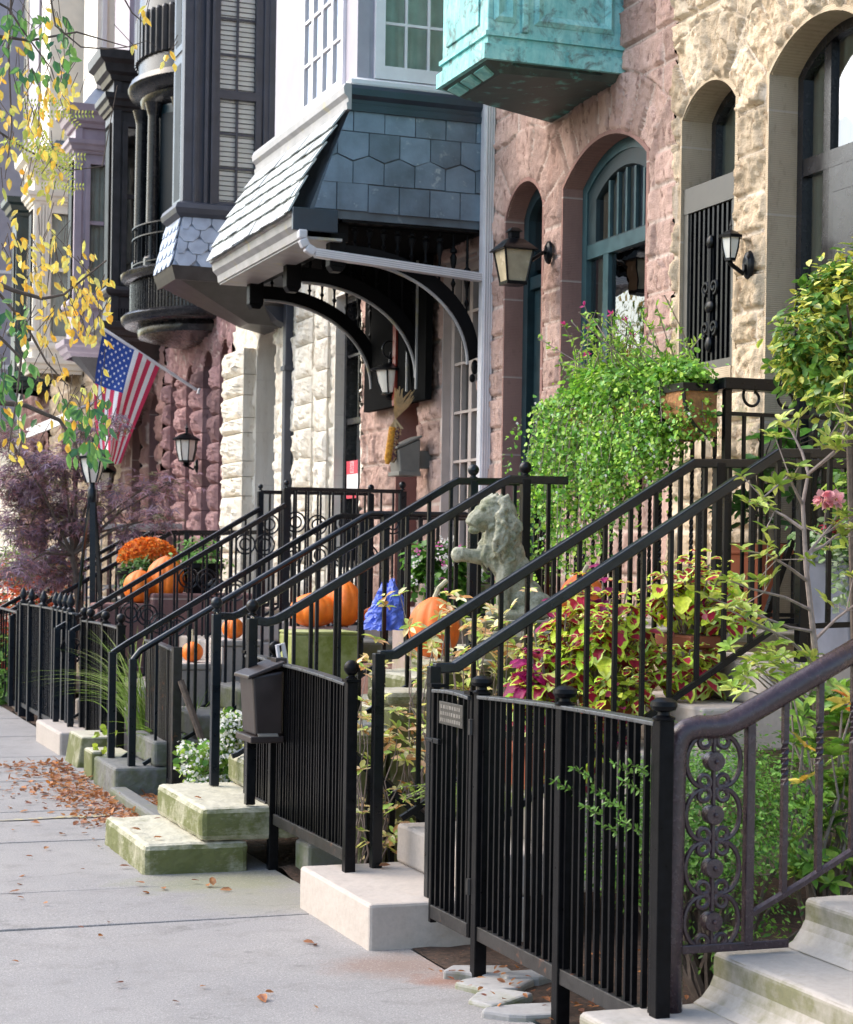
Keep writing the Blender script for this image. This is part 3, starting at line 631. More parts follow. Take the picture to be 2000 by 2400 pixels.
# ================================================================= red-brown house
hB = thing('stone_row_house', 'red-brown rock-faced stone house with a teal arched window and green copper oriel', 'house', (XF, 12.2, 0), 'row houses along the street')
B1 = Op(11.11, 12.44, 2.2, 4.30, .24); B2 = Op(12.81, 13.52, 1.12, 4.26, .22)
rock_wall(hB, XF, 10.70, 13.86, 1.0, 5.6, [B1, B2], M['red'], 8, course=(.20,.33), amp=.045, res=.0125, chips=.9)
plainfront(hB, XF, [(10.7, 13.86, 5.6, 9), (10.7, 13.86, -.1, 1.0)], M['red_cut']); shell(hB, XF, 10.7, 13.86, -.1, 9)
reveal(hB, B1, XF, .17, M['red_cut']); reveal(hB, B2, XF, .20, M['red_cut'], sill=False)
xg = XF+.17; ym = FX(1425, 700, xg).y; bars = [(11.11,3.83,12.44,3.83,.10), (ym,2.2,ym,3.83,.085)]
ywin(hB, B1, xg, M['teal'], bars, fw=.08, ft=.06, behind=[(11.2,12.3,3.85,4.5,'curtain'),(ym+.05,12.35,2.2,3.8,'voile')], dist=.05)
m = MB(); ring(m, Op(11.18,12.37,3.86,4.26,.235).outline(0), Op(11.18,12.37,3.86,4.26,.235).outline(.14,ib=.03), xg-.02, xg+.05); fl = part('fanlight', m, M['tealdark'], hB)
for k in range(6):
    y = 11.36+.135*k; m = MB(); m.box(xg-.01, xg+.02, y-.014, y+.014, 3.88, B1.top(y, .2)); part('glazing_bar', m, M['teal'], fl)
m = MB(); ring(m, B2.outline(.002), B2.outline(.09), XF+.14, XF+.25); dB = part('door', m, M['tealdark'], hB)
m = MB(); m.box(XF+.20, XF+.24, 12.88, 13.45, 1.12, 3.7); m.box(XF+.19, XF+.20, 12.96, 13.37, 1.3, 2.0); m.box(XF+.19, XF+.20, 12.96, 13.37, 2.15, 3.55); m.box(XF+.16, XF+.25, 12.84, 13.5, 3.70, 3.80); part('door_leaf', m, M['tealdark'], dB, bevel=.006)
g = MB(); g.add([(XF+.2,*p) for p in Op(12.85,13.48,3.8,4.26,.2).outline(.05)], [tuple(range(21))]); part('pane', g, M['glass'], dB, fix=False)
# copper oriel: flat face towards the street, square near end, hipped soffit
cor = MB(); y0c, y1c, xc = 11.50, 12.35, 4.60; zt, zb = 7.4, 4.90
P = [(XF, y0c), (xc, y0c), (xc, y1c), (XF, 12.80)]
cor.prism([(p[0], p[1], zb) for p in P], (0,0,zt-zb)); ob = part('oriel_bay', cor, M['copper'], hB, bevel=.012)
for a, b, c in ((zb, zb+.10, .035), (zb+.16, zb+.19, .02)):
    m = MB(); m.sweep([(0,0),(c,0),(c,b-a),(0,b-a)], [(p[0],p[1],a) for p in P]); part('moulding', m, M['copper'], ob)
def panel(x0, x1, z0, z1, y):
    m = MB(); O = [(x0,z0),(x0,z1),(x1,z1),(x1,z0)]; I = [(x0+.03,z0+.03),(x0+.03,z1-.03),(x1-.03,z1-.03),(x1-.03,z0+.03)]
    vs = [(a,y-.004,b) for a,b in O]+[(a,y-.022,b) for a,b in I]; m.add(vs, [(k,(k+1)%4,4+(k+1)%4,4+k) for k in range(4)])
    I2 = [(x0+.07,z0+.07),(x0+.07,z1-.07),(x1-.07,z1-.07),(x1-.07,z0+.07)]; vs = [(a,y-.022,b) for a,b in I]+[(a,y-.003,b) for a,b in I2]; m.add(vs, [(k,(k+1)%4,4+(k+1)%4,4+k) for k in range(4)]); return m
part('raised_panel', panel(4.93, 5.52, 5.16, 6.6, y0c), M['copper'], ob); part('raised_panel', panel(4.64, 4.80, 5.16, 6.6, y0c), M['copper'], ob)
m = MB(); m.box(xc-.015, xc, y0c+.14, y1c-.1, 5.16, 6.6); part('raised_panel', m, M['copper'], ob, bevel=.012)
for xx in (4.86,): m = MB(); m.box(xx-.022, xx+.022, y0c-.03, y0c, 5.1, zt); part('pilaster', m, M['copper'], ob, bevel=.006)
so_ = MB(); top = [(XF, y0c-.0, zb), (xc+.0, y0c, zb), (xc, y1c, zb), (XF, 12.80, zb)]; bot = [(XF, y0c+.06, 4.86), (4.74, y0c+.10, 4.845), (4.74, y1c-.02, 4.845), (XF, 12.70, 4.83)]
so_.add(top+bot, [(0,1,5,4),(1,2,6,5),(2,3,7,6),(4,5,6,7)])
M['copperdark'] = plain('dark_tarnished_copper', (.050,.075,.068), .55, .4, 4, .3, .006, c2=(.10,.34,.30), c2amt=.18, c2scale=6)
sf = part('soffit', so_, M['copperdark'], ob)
for k in range(3):
    t0, t1 = .1+.3*k, .32+.3*k; a = Vector(top[1]).lerp(Vector(top[2]), t0); b = Vector(top[1]).lerp(Vector(top[2]), t1); c = Vector(bot[1]).lerp(Vector(bot[2]), t0); d = Vector(bot[1]).lerp(Vector(bot[2]), t1)
    q = [a.lerp(c,.18), b.lerp(d,.18), b.lerp(d,.82), a.lerp(c,.82)]; m = MB(); m.prism(q, (-.012,0,-.016)); part('sunk_panel', m, M['copper'], sf)
q0 = [Vector(top[0]), Vector(top[1]), Vector(bot[1]), Vector(bot[0])]; c = sum(q0, Vector())/4
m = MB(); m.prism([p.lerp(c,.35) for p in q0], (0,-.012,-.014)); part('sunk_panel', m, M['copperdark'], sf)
# ================================================================= house with the slate canopy
hC = thing('stone_row_house', 'house with slate-clad canopy bay, curved black brackets and a dark red door', 'house', (XF, 15.4, 0), 'row houses along the street')
C1 = Op(14.02, 14.86, 1.6, 4.05); C2 = Op(15.45, 16.03, 1.1, 4.05)
rock_wall(hC, XF, 13.86, 17.0, 0.9, 4.6, [C1, C2], M['red'], 21, course=(.26,.40), amp=.065)
plainfront(hC, XF, [(13.86, 17.0, 4.6, 9.5), (13.86, 17.0, -.1, .9)], M['red_cut']); shell(hC, XF, 13.86, 17.0, -.1, 9.5)
reveal(hC, C1, XF, .12, M['taupe'], margin=.05); reveal(hC, C2, XF, .3, M['red_cut'], sill=False)
yb = [14.02+.28, 14.02+.56]; bars = [(14.44,1.6,14.44,4.05,.07)]+[(14.23,1.6,14.23,4.05,.022),(14.65,1.6,14.65,4.05,.022)]+[(14.02,1.6+.41*k,14.86,1.6+.41*k,.022) for k in range(1,6)]
ywin(hC, C1, XF+.10, M['taupe'], bars, fw=.07, ft=.09, behind=[(14.05,14.8,1.6,4.0,'curtain')], dist=.08)
m = MB(); m.box(XF+.26, XF+.31, 15.46, 16.02, 1.1, 4.03); m.box(XF+.245, XF+.26, 15.53, 15.72, 1.3, 2.2); m.box(XF+.245, XF+.26, 15.78, 15.96, 1.3, 2.2); dC = part('door', m, M['reddoor'], hC, bevel=.005)
m = MB(); m.ball((XF+.21, 15.53, 2.05), .03); part('handle', m, M['olive'], dC, smooth=True)
yS, yE = 13.86, 16.55
# mansard: street slates coloured pale for sky reflection, dark blue slates on the near side
xe, xt, ze, zt = 3.97, 4.40, 4.22, 5.06
m = MB(); m.add([(XF,yS,ze),(xe+.10,yS,ze),(xt,yS,zt),(XF,yS,zt),(XF,yE,ze),(xe+.10,yE,ze),(xt,yE,zt),(XF,yE,zt)], [(0,3,2,1),(4,5,6,7),(1,2,6,5),(2,3,7,6),(0,1,5,4)])
cb_ = part('canopy', m, M['slate'], hC)
m = MB(); rg = random.Random(5); nr = 6
for i in range(nr):                                   # street-facing slates, flared at the eave
    t0, t1 = i/nr, (i+1.12)/nr
    fl_ = lambda t: xe-.02+(xt-xe)*(t**1.25)-.01
    y = yS-.01-rg.uniform(0,.1)
    while y < yE:
        w_ = rg.uniform(.15,.21); a, b = max(y, yS-.012)+.004, min(y+w_, yE)-.004; y += w_
        if b-a < .02: continue
        za, zb2 = ze+.02+(zt-ze-.02)*t0, ze+.02+(zt-ze-.02)*min(t1, 1.02); q_ = rg.uniform(0,.008); xa, xb = fl_(t0)-.018-q_, fl_(min(t1,1))+.004-q_*.5; j = rg.uniform(-.007,.006)
        m.add([(xa,a,za+j),(xa,b,za+j),(xb,b,zb2),(xb,a,zb2),(xa+.016,a,za+j),(xa+.016,b,za+j),(xb+.016,b,zb2),(xb+.016,a,zb2)], [(0,3,2,1),(0,1,5,4),(1,2,6,5),(3,0,4,7),(4,5,6,7)], col=(rg.random(),0,0,1))
part('skylit_slates', m, M['slate_skylit_t'], cb_, colors=True)
m = MB(); rows = [(4.285,4.495,'flat',0),(4.502,4.715,'up',.5),(4.722,4.895,'down',0),(4.902,5.06,'flat',.5)]; sw = .255
xl = lambda z: xe+.145+(xt-xe-.145)*((z-ze)/(zt-ze))**1.15
for (za, zb2, kd, ph) in rows:
    k = 0; x = XF-.02+sw*ph
    while x > 3.8:
        a, b = x-sw+.004, x-.004; x -= sw; j = rg.uniform(-.004,.004); dp = rg.uniform(.009,.016)
        if kd == 'up': poly = [(a,za),(b,za),(b,zb2-.05),((a+b)/2,zb2),(a,zb2-.05)]
        elif kd == 'down': poly = [(a,za-.0),((a+b)/2,za-.05+.03),(b,za),(b,zb2),(a,zb2)]; poly = [(a,za+.0),((a+b)/2,za-.045),(b,za+.0),(b,zb2),(a,zb2)]
        else: poly = [(a,za),(b,za),(b,zb2),(a,zb2)]
        cl = []                                        # clip to the sloping left edge and to the wall
        Q = [(min(px, XF-.005), pz) for px, pz in poly]
        for i in range(len(Q)):
            p, q = Q[i], Q[(i+1) % len(Q)]; ip, iq = p[0] >= xl(p[1]), q[0] >= xl(q[1])
            if ip: cl.append(p)
            if ip != iq:
                lo, hi = (0, 1)
                for _ in range(20):
                    t = (lo+hi)/2; c = (p[0]+(q[0]-p[0])*t, p[1]+(q[1]-p[1])*t)
                    if (c[0] >= xl(c[1])) == ip: lo = t
                    else: hi = t
                cl.append(c)
        if len(cl) >= 3 and max(c[0] for c in cl)-min(c[0] for c in cl) > .02: m.prism([(c[0], yS-.004, c[1]+j) for c in cl], (0, -dp, 0), col=(rg.random(),0,0,1))
part('dark_slates', m, M['slate_t'], cb_, colors=True)
pth = [(XF, yS), (xt, yS), (xt, yE)]
band(hC, 'crown_moulding', pth[:2], [(.0,0),(.035,0),(.04,.05),(.025,.055),(.03,.09),(.06,.12),(.065,.17),(.05,.20),(0,.20)], 5.055, M['navy'])
band(hC, 'crown_moulding', [(xt, yS-.06), (xt, yE)], [(.0,0),(.035,0),(.04,.05),(.025,.055),(.03,.09),(.06,.12),(.065,.17),(.05,.20),(0,.20)], 5.057, M['gutter'])
m = MB(); m.box(xt-.05, XF, yS+.02, yE, 5.24, 5.262); part('canopy_top', m, M['gutter'], hC)
m = MB(); m.sweep([(0,-.16),(.02,-.16),(.03,-.10),(.07,-.06),(.08,0),(.10,.01),(.10,.035),(0,.035)], [(xe+.09, yS-.03, ze), (xe+.09, yE, ze)]); part('eaves_gutter', m, M['gutter'], hC)
m = MB(); m.box(xe-.02, 4.31, yS-.045, yS-.005, 4.10, 4.275); part('fascia_block', m, M['navy'], hC, bevel=.004)
m = MB(); m.box(xe+.085, 4.36, yS, yE, 4.045, 4.065); part('soffit_board', m, M['gutter'], hC)
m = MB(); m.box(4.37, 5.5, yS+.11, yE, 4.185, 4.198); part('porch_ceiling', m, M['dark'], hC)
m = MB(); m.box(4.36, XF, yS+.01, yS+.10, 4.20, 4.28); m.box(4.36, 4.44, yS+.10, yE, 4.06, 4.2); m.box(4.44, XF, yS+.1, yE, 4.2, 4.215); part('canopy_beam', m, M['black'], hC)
m = MB(); m.box(5.44, 5.50, 14.90, 16.55, 2.95, 4.2); pn = part('porch_shade_panel', m, M['dark'], hC)  # black sheet added for the deep shade of the porch recess
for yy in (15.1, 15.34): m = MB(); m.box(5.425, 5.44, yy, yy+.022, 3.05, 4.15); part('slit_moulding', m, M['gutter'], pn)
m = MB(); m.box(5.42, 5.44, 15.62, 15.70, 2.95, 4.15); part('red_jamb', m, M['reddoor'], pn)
m = MB(); m.prism([(4.62,15.22,4.19),(5.44,15.22,4.19),(5.44,15.22,3.0),(5.40,15.22,3.35),(5.27,15.22,3.72),(5.0,15.22,3.95),(4.62,15.22,4.05)], (0,.03,0)); part('porch_shade_screen', m, M['dark'], hC)  # added black screen, standing in for the shaded porch interior behind the spindles
# brackets: drop post, horizontal rail, quarter ellipse to the wall, turned spindles above it
def arcpt(t, x0=4.46, x1=5.54, z0=3.22, z1=4.03): return (x0+(x1-x0)*math.sin(t*PI/2), z0+(z1-z0)*math.cos(t*PI/2))
for yy in (13.93, 15.15, 16.35):
    m = MB(); n = 20
    for r_, wd, hh in ((0, .075, .11),):
        A = [arcpt(k/n) for k in range(n+1)]; B = [arcpt(k/n, 4.46, 5.45, 3.18, 3.915) for k in range(n+1)]
        A = [(4.36, 4.03)]+A; B = [(4.36, 3.915)]+B; m2 = len(A)
        vs = [(p[0], yy, p[1]) for p in A]+[(p[0], yy, p[1]) for p in B]+[(p[0], yy+.09, p[1]) for p in A]+[(p[0], yy+.09, p[1]) for p in B]; fs = []
        for k in range(m2-1): fs += [(k,k+1,m2+k+1,m2+k), (2*m2+k,3*m2+k,3*m2+k+1,2*m2+k+1), (k,2*m2+k,2*m2+k+1,k+1), (m2+k,m2+k+1,3*m2+k+1,3*m2+k)]
        m.add(vs, fs)
    br = part('curved_bracket', m, M['black'], hC)
    m = MB(); A = [(4.42, 3.90)]+[arcpt(k/n, 4.46, 5.435, 3.15, 3.90) for k in range(n+1)]; m.tube([(p[0], yy-.012, p[1]) for p in A], .013, 6); part('edge_bead', m, M['gutter'], br, smooth=True)
    m = MB(); m.box(4.28, 4.41, yy-.01, yy+.10, 3.86, 4.12); m.prism([(4.28,yy-.01,3.86),(4.41,yy-.01,3.86),(4.38,yy-.01,3.82),(4.31,yy-.01,3.82)], (0,.11,0)); part('drop_post', m, M['black'], br, bevel=.006)
    m = MB(); m.ball((5.52, yy+.04, 3.14), (.03,.03,.06)); m.ball((5.50, yy+.04, 3.05), (.025,.025,.035)); part('finial', m, M['black'], br, smooth=True)
    sp = MB(); sp.lathe((0,0,0), [(.010,0),(.010,.06),(.022,.09),(.010,.12),(.012,.2),(.024,.25),(.030,.30),(.014,.33),(.030,.34),(.030,.36),(.012,.38),(.012,1)], 8)
    for k in range(9):
        x = 4.5+.118*k; t = max(0, min(1, (x-4.46)/1.08)); zl = arcpt(math.asin(t)*2/PI)[1] if x > 4.46 else 4.03; L = 4.2-zl
        if L < .05: continue
        s_ = MB(); s_.v = [(v[0]+x, v[1]+yy+.045, zl+(L if v[2] > .9 else (v[2]*min(1, L/.42)))) for v in sp.v]; s_.f = list(sp.f); s_.c = list(sp.c)
        part('spindle', s_, M['black'], br, smooth=True)
# downspout from the gutter, and the leader down the party line
m = MB(); pts = [(4.02,13.80,4.10),(4.02,13.80,4.03),(4.05,13.80,3.97),(4.12,13.80,3.93),(5.50,13.80,3.83)]
for i in range(len(pts)-1): m.obox(pts[i], pts[i+1], .07, .07, up=(0,1,0))
dpipe = part('downspout', m, M['galv'], hC, bevel=.012)
m = MB()
for k in range(4): m.obox((4.12,13.764,3.93-.024+.016*k), (5.50,13.764,3.83-.024+.016*k), .006, .008, up=(0,1,0))
part('rib', m, M['white'], dpipe)
m = MB(); m.box(5.49, 5.59, 13.755, 13.845, .1, 5.35); ld = part('leader_pipe', m, M['galv'], hC, bevel=.012); m = MB()
for k in range(4): m.box(5.505+.02*k, 5.513+.02*k, 13.748, 13.756, .12, 5.34)
part('rib', m, M['white'], ld)
# bay above the canopy
bay_body(hC, [(XF,14.0),(4.52,14.0),(4.52,16.45),(XF,16.45)], 5.262, 9.3, M['lilac'], (4.66,5.54,5.38,7.28), 'upper_bay')
band(hC, 'sill_moulding', [(XF,14.0),(4.52,14.0),(4.52,16.45)], [(0,0),(.07,0),(.09,.03),(.09,.06),(.03,.09),(0,.09)], 5.265, M['white'])
m = MB(); m.box(4.50, 4.60, 13.985, 14.10, 5.355, 9.3); part('corner_post', m, M['lilac'], hC)
xwin(hC, 13.99, 4.64, 5.56, 5.36, 7.3, M['white'], nx=4, nz=5, fw=.08, behind='voile', proud=.035)
m = MB()
for zz in (5.38, 7.2): m.box(4.49, 4.52, 14.35, 15.5, zz, zz+.06)
for yy in (14.35, 14.62, 14.9, 15.18, 15.44): m.box(4.492, 4.52, yy, yy+.05, 5.44, 7.2)
for k in range(1,5): m.box(4.495, 4.518, 14.4, 15.44, 5.4+.37*k, 5.425+.37*k)
fw_ = part('window', m, M['white'], hC); g = MB(); g.add([(4.512,14.37,5.4),(4.512,15.47,5.4),(4.512,15.47,7.2),(4.512,14.37,7.2)], [(0,1,2,3)]); part('pane', g, M['glass'], fw_, fix=False)
def rough_block(mb, x0, x1, y0, y1, z0, z1, amp, rg, n=12):
    """one block: rock face towards the street, dressed sides"""
    o = rg.random()*50; vs = []; fs = []
    U, Wd = np.meshgrid(np.linspace(-1,1,n), np.linspace(-1,1,n), indexing='ij')
    bul = (1-abs(U)**5)*(1-abs(Wd)**5); yy_, zz_ = U*(y1-y0)/2+o*3, Wd*(z1-z0)/2+o; h = amp*bul*(.35+.9*fbm(U*1.6+o, Wd*1.3+o*.7, 4)+.40*facets(yy_, zz_, .13, 3)+.2*facets(yy_, zz_, .05, 4)); h = np.maximum(h, 0); ge = .012
    tint = (rg.random(), 0, 0, 1)
    for i in range(n):
        for j in range(n): vs.append((x0-h[i,j], (y0+y1)/2+U[i,j]*((y1-y0)/2), (z0+z1)/2+Wd[i,j]*((z1-z0)/2-.004)))
    for i in range(n-1):
        for j in range(n-1): fs.append((i*n+j, i*n+j+1, (i+1)*n+j+1, (i+1)*n+j))
    mb.add(vs, fs, tint); bz = .006*rg.random()
    mb.box(x0+.002, x1, y0-bz, y1, z0+.004, z1-.004, tint)
def block_pier(house, x0, x1, y0, y1, z0, z1, mat, seed, course=(.24,.34), amp=.09, name='pier'):
    rg = np.random.default_rng(seed); m = MB(); z = z0
    while z < z1-.02:
        h = min(rg.uniform(*course), z1-z); rough_block(m, x0, x1, y0, y1, z, z+h, amp, rg); z += h
    return part(name, m, mat, house, colors=True, fix=False)
def skirt(house, name, y0, y1, xt, xb, yt, zt, zb, mat, rows=4, sw=.2, thick=.014, hexa=True, seed=1):
    """flared slate skirt round a bay: top ring (xt,yt) to wider bottom ring (xb,y0)"""
    m = MB(); top = [(XF,yt,zt),(xt,yt,zt),(xt,y1,zt)]; bot = [(XF,y0,zb),(xb,y0,zb),(xb,y1,zb)]
    m.add(top+bot, [(0,1,4,3),(1,2,5,4)]); s = part(name, m, mat, house); rg = random.Random(seed); t = MB()
    for f in ((0,1),(1,2)):
        A, B, Cc, D = Vector(bot[f[0]]), Vector(bot[f[1]]), Vector(top[f[0]]), Vector(top[f[1]]); L = (B-A).length; nm = (B-A).cross(Cc-A).normalized()
        if nm.z < 0: nm = -nm
        nn = int(L/sw)
        for i in range(rows):
            for k in range(-1, nn+1):
                o = .5*(i % 2); ua, ub = (k+o)/nn, (k+1+o)/nn; ua, ub = max(0, ua), min(1, ub)
                if ub-ua < .02: continue
                va, vb = i/rows, min(1, (i+1.1)/rows); um = (ua+ub)/2; g = .012*rg.random()
                W = lambda u_, v_: A.lerp(B, u_).lerp(Cc.lerp(D, u_), v_)
                c = .34/rows if hexa else .02/rows
                poly = [W(um+(ua-um)*.45, va-c*.4), W(um+(ub-um)*.45, va-c*.4), W(ub-.004, va+c), W(ub-.004, vb), W(ua+.004, vb), W(ua+.004, va+c)] if hexa else [W(ua+.004,va), W(ub-.004,va), W(ub-.004,vb), W(ua+.004,vb)]
                t.prism([p+nm*(.004+.012*(1-v)) for p, v in zip(poly, (0,0,.2,1,1,.2) if hexa else (0,0,1,1))], nm*thick)
    part('slates', t, mat, s); return s
# ================================================================= cream house with the dark bay
hD = thing('stone_row_house', 'cream rock-faced stone house below a plum-black bay with white blinds', 'house', (XF, 19.5, 0), 'row houses along the street')
D1 = Op(17.07, 17.92, 1.5, 4.2); D2 = Op(20.12, 20.95, 1.1, 3.86, .44)
rock_wall(hD, XF, 17.0, 21.95, .8, 5.6, [D1, D2], M['cream'], 33, course=(.3,.42), amp=.055, res=.022)
plainfront(hD, XF, [(17.0, 21.95, 5.6, 12), (17.0, 21.95, -.1, .8)], M['cream_cut']); shell(hD, XF, 17.0, 21.95, -.1, 12)
reveal(hD, D1, XF, .15, M['cream_cut']); reveal(hD, D2, XF, .25, M['cream_cut'], sill=False)
ywin(hD, D1, XF+.13, M['inkblack'], [(17.07,2.95,17.92,2.95,.06),(17.5,2.95,17.5,4.2,.025),(17.07,3.6,17.92,3.6,.025)], fw=.07, ft=.1, behind=[(17.15,17.85,1.5,4.2,'voile')], dist=.3)
m = MB(); m.box(XF+.22, XF+.27, 20.14, 20.93, 1.1, 4.3); m.box(XF+.205, XF+.22, 20.25, 20.82, 1.3, 3.5); part('door', m, M['inkblack'], hD, bevel=.006)
block_pier(hD, XF-.07, XF+.02, 18.02, 18.42, .9, 4.35, M['cream'], 5, amp=.045); block_pier(hD, XF-.05, XF+.02, 18.62, 19.25, .9, 4.35, M['cream'], 6, amp=.05)
block_pier(hD, XF-.16, XF+.02, 21.0, 21.93, .7, 4.0, M['cream'], 7, course=(.17,.42), amp=.075, name='quoin_pier')
m = MB(); m.box(XF-.11, XF-.02, 19.42, 19.53, .2, 5.4); lp = part('leader_pipe', m, M['plum'], hD, bevel=.01)
for z in (2.0, 3.6): m = MB(); m.box(XF-.125, XF, 19.40, 19.55, z, z+.05); part('pipe_bracket', m, M['plum'], lp)
yD = 19.42; xD = 4.36
bay_body(hD, [(XF,yD),(xD,yD),(xD,20.0),(XF,20.95)], 5.2, 11, M['plum'], (4.69,5.16,5.3,7.73))
m = MB(); m.box(5.20, 5.58, yD-.03, yD, 5.3, 11); m.box(5.255, 5.53, yD-.045, yD-.03, 5.4, 11); part('pilaster', m, M['plum'], hD, bevel=.006)
m = MB(); m.box(xD-.02, 4.50, yD-.03, yD+.1, 5.3, 11); m.box(4.44, 4.475, yD-.05, yD-.03, 5.3, 11); part('corner_post', m, M['plum'], hD, bevel=.006)
for xx in (4.56, 4.63): m = MB(); m.box(xx, xx+.035, yD-.05, yD, 5.25, 11); part('glazing_stop', m, M['plum'], hD)
xwin(hD, yD, 4.67, 5.18, 5.27, 6.50, M['plum'], nx=2, nz=3, fw=.06, behind='blind'); xwin(hD, yD+.025, 4.67, 5.18, 6.46, 7.75, M['plum'], nx=2, nz=3, fw=.06, behind='blind')
for z0_, z1_ in ((5.3, 6.9), (6.95, 8.6)):
    m = MB(); m.box(xD-.012, xD, 19.54, 19.92, z0_, z1_); wf = part('window', m, M['inkblack'], hD); g = MB(); g.add([(xD-.014,19.60,z0_+.08),(xD-.014,19.87,z0_+.08),(xD-.014,19.87,z1_-.08),(xD-.014,19.60,z1_-.08)], [(0,1,2,3)]); part('pane', g, M['glassdark'], wf, fix=False)
band(hD, 'sill_moulding', [(XF,yD),(xD,yD),(xD,20.0),(XF,20.95)], ROLLM, 5.14, M['plum'], 1.5)
skirt(hD, 'slate_skirt', 19.22, 20.1, xD-.02, xD-.15, yD-.03, 5.16, 4.62, M['slate_blue'], rows=4, sw=.21)
band(hD, 'eaves_moulding', [(XF,19.26),(xD-.10,19.26),(xD-.10,20.1)], [(0,-.14),(.02,-.14),(.05,-.06),(.07,0),(0,.02)], 4.61, M['soot'])
m = MB(); a = [(XF,19.3,4.5),(4.27,19.3,4.5),(4.27,20.1,4.5),(XF,21.0,4.5)]; b = [(XF,19.9,4.12),(5.2,19.9,4.14),(5.2,20.3,4.14),(XF,20.7,4.12)]; m.add(a+b, [(0,1,5,4),(1,2,6,5),(2,3,7,6),(4,5,6,7),(0,3,2,1)]); part('soffit', m, M['soot'], hD)
m = MB(); m.prism([(5.25,19.62,4.36),(5.58,19.62,4.36),(5.58,19.62,4.10),(5.45,19.62,4.16)], (0,.28,0)); part('corbel', m, M['plum'], hD)
# ================================================================= mauve house with the black turret
hE = thing('stone_row_house', 'mauve banded stone house under a round black turret oriel', 'house', (XF, 23.8, 0), 'row houses along the street')
ops = [Op(22.24, 22.70, .9, 4.10, .16), Op(23.10, 23.60, .9, 4.02, .18), Op(24.1, 24.55, .9, 3.95, .16), Op(25.05, 25.5, .9, 3.9, .16)]
rock_wall(hE, XF, 21.95, 25.75, 3.7, 6.5, [Op(o.y0,o.y1,3.7,o.zs,o.rise) for o in ops], M['mauve'], 51, course=(.3,.4), amp=.08, res=.03)
pe = [21.96]+[v for o in ops for v in (o.y0, o.y1)]+[25.75]
for k in range(0, len(pe), 2): block_pier(hE, XF-.02, XF+.25, pe[k], pe[k+1], .6, 3.98, M['mauve'], 60+k, course=(.24,.36), amp=.085)
for o in ops: reveal(hE, Op(o.y0,o.y1,3.7,o.zs,o.rise), XF, .2, M['mauve_cut'], sill=False)
m = MB(); m.box(XF+.24, XF+.3, 21.95, 25.75, -.1, 6.5); part('wall', m, M['mauve_cut'], hE)
for o in (ops[1], ops[2], ops[3]):
    m = MB(); m.box(XF+.19, XF+.235, o.y0+.02, o.y1-.02, 1.0, 3.9); wf = part('window', m, M['inkblack'], hE); g = MB(); g.add([(XF+.185,o.y0+.07,1.1),(XF+.185,o.y1-.07,1.1),(XF+.185,o.y1-.07,3.8),(XF+.185,o.y0+.07,3.8)], [(0,1,2,3)]); part('pane', g, M['glass'], wf, fix=False)
plainfront(hE, XF, [(21.95, 25.75, 6.5, 12)], M['mauve_cut']); shell(hE, XF, 21.95, 25.75, -.1, 12)
tc = (XF+.04, 24.0); ey = 1.25
def oval(house, name, prof, mat, n=40, smooth=40):
    m = MB(); m.lathe((tc[0], tc[1], 0), prof, n, ry=ey); return part(name, m, mat, house, smooth=smooth)
oval(hE, 'turret', [(.02,4.30),(.5,4.34),(.8,4.42),(.82,4.5),(.80,4.55),(.98,4.56),(1.02,4.60),(1.03,4.66),(.99,4.70),(.90,4.715),(.90,5.12)], M['inkblack'])
oval(hE, 'turret_moulding', [(.90,5.10),(.98,5.12),(1.03,5.16),(1.04,5.21),(.97,5.25),(.86,5.27)], M['inkblack'])
oval(hE, 'turret_drum', [(.72,5.25),(.72,7.6)], M['tealdark'])
oval(hE, 'turret_moulding', [(.55,7.28),(.72,7.32),(.80,7.40),(.82,7.48),(.95,7.55),(.98,7.62),(.95,7.70),(.85,7.74),(.84,9.5)], M['inkblack'])
for k in range(12):
    a = PI+PI*(k-5.5)/11*.9; x, y = tc[0]+.80*math.cos(a), tc[1]+.80*ey*math.sin(a)
    if k % 2:
        m = MB(); m.lathe((x, y, 5.26), [(.11,0),(.11,.1),(.085,.14),(.075,1.9),(.085,1.95),(.12,2.08)], 12)
        m.v = [(v[0]+(.008*math.cos(8*math.atan2(v[1]-y, v[0]-x)) if .2 < v[2]-5.26 < 1.9 else 0), v[1], v[2]) for v in m.v]; part('column', m, M['inkblack'], hE, smooth=30)
    else:
        m = MB(); t = Vector((-math.sin(a), ey*math.cos(a), 0)).normalized(); c = Vector((tc[0]+.735*math.cos(a), tc[1]+.735*ey*math.sin(a), 5.3)); q = [c-t*.13, c+t*.13, c+t*.13+Vector((0,0,1.9)), c-t*.13+Vector((0,0,1.9))]; m.add(q, [(0,1,2,3)]); part('pane', m, M['glassdark'], hE, fix=False)
for k in range(28):
    a = PI+PI*(k-13.5)/27*.95; x, y = tc[0]+.89*math.cos(a), tc[1]+.89*ey*math.sin(a)
    if k == 0: rl = MB()
    rl.tube([(x,y,5.25),(x,y,5.80)], .010, 5)
for z in (5.32, 5.66, 5.80): rl.tube([(tc[0]+.89*math.cos(PI+PI*(k-13.5)/27*.95), tc[1]+.89*ey*math.sin(PI+PI*(k-13.5)/27*.95), z) for k in range(28)], .014, 6)
part('balcony_rail', rl, M['iron'], hE)
m = MB()
for k in range(26):
    a = PI+PI*(k-12.5)/25*.95; x, y = tc[0]+.86*math.cos(a), tc[1]+.86*ey*math.sin(a); m.box(x-.03,x+.03,y-.05,y+.05,7.95,8.5); m.ball((x,y,8.5),(.035,.05,.05),8,4)
part('frieze_niches', m, M['soot'], hE)
m = MB()
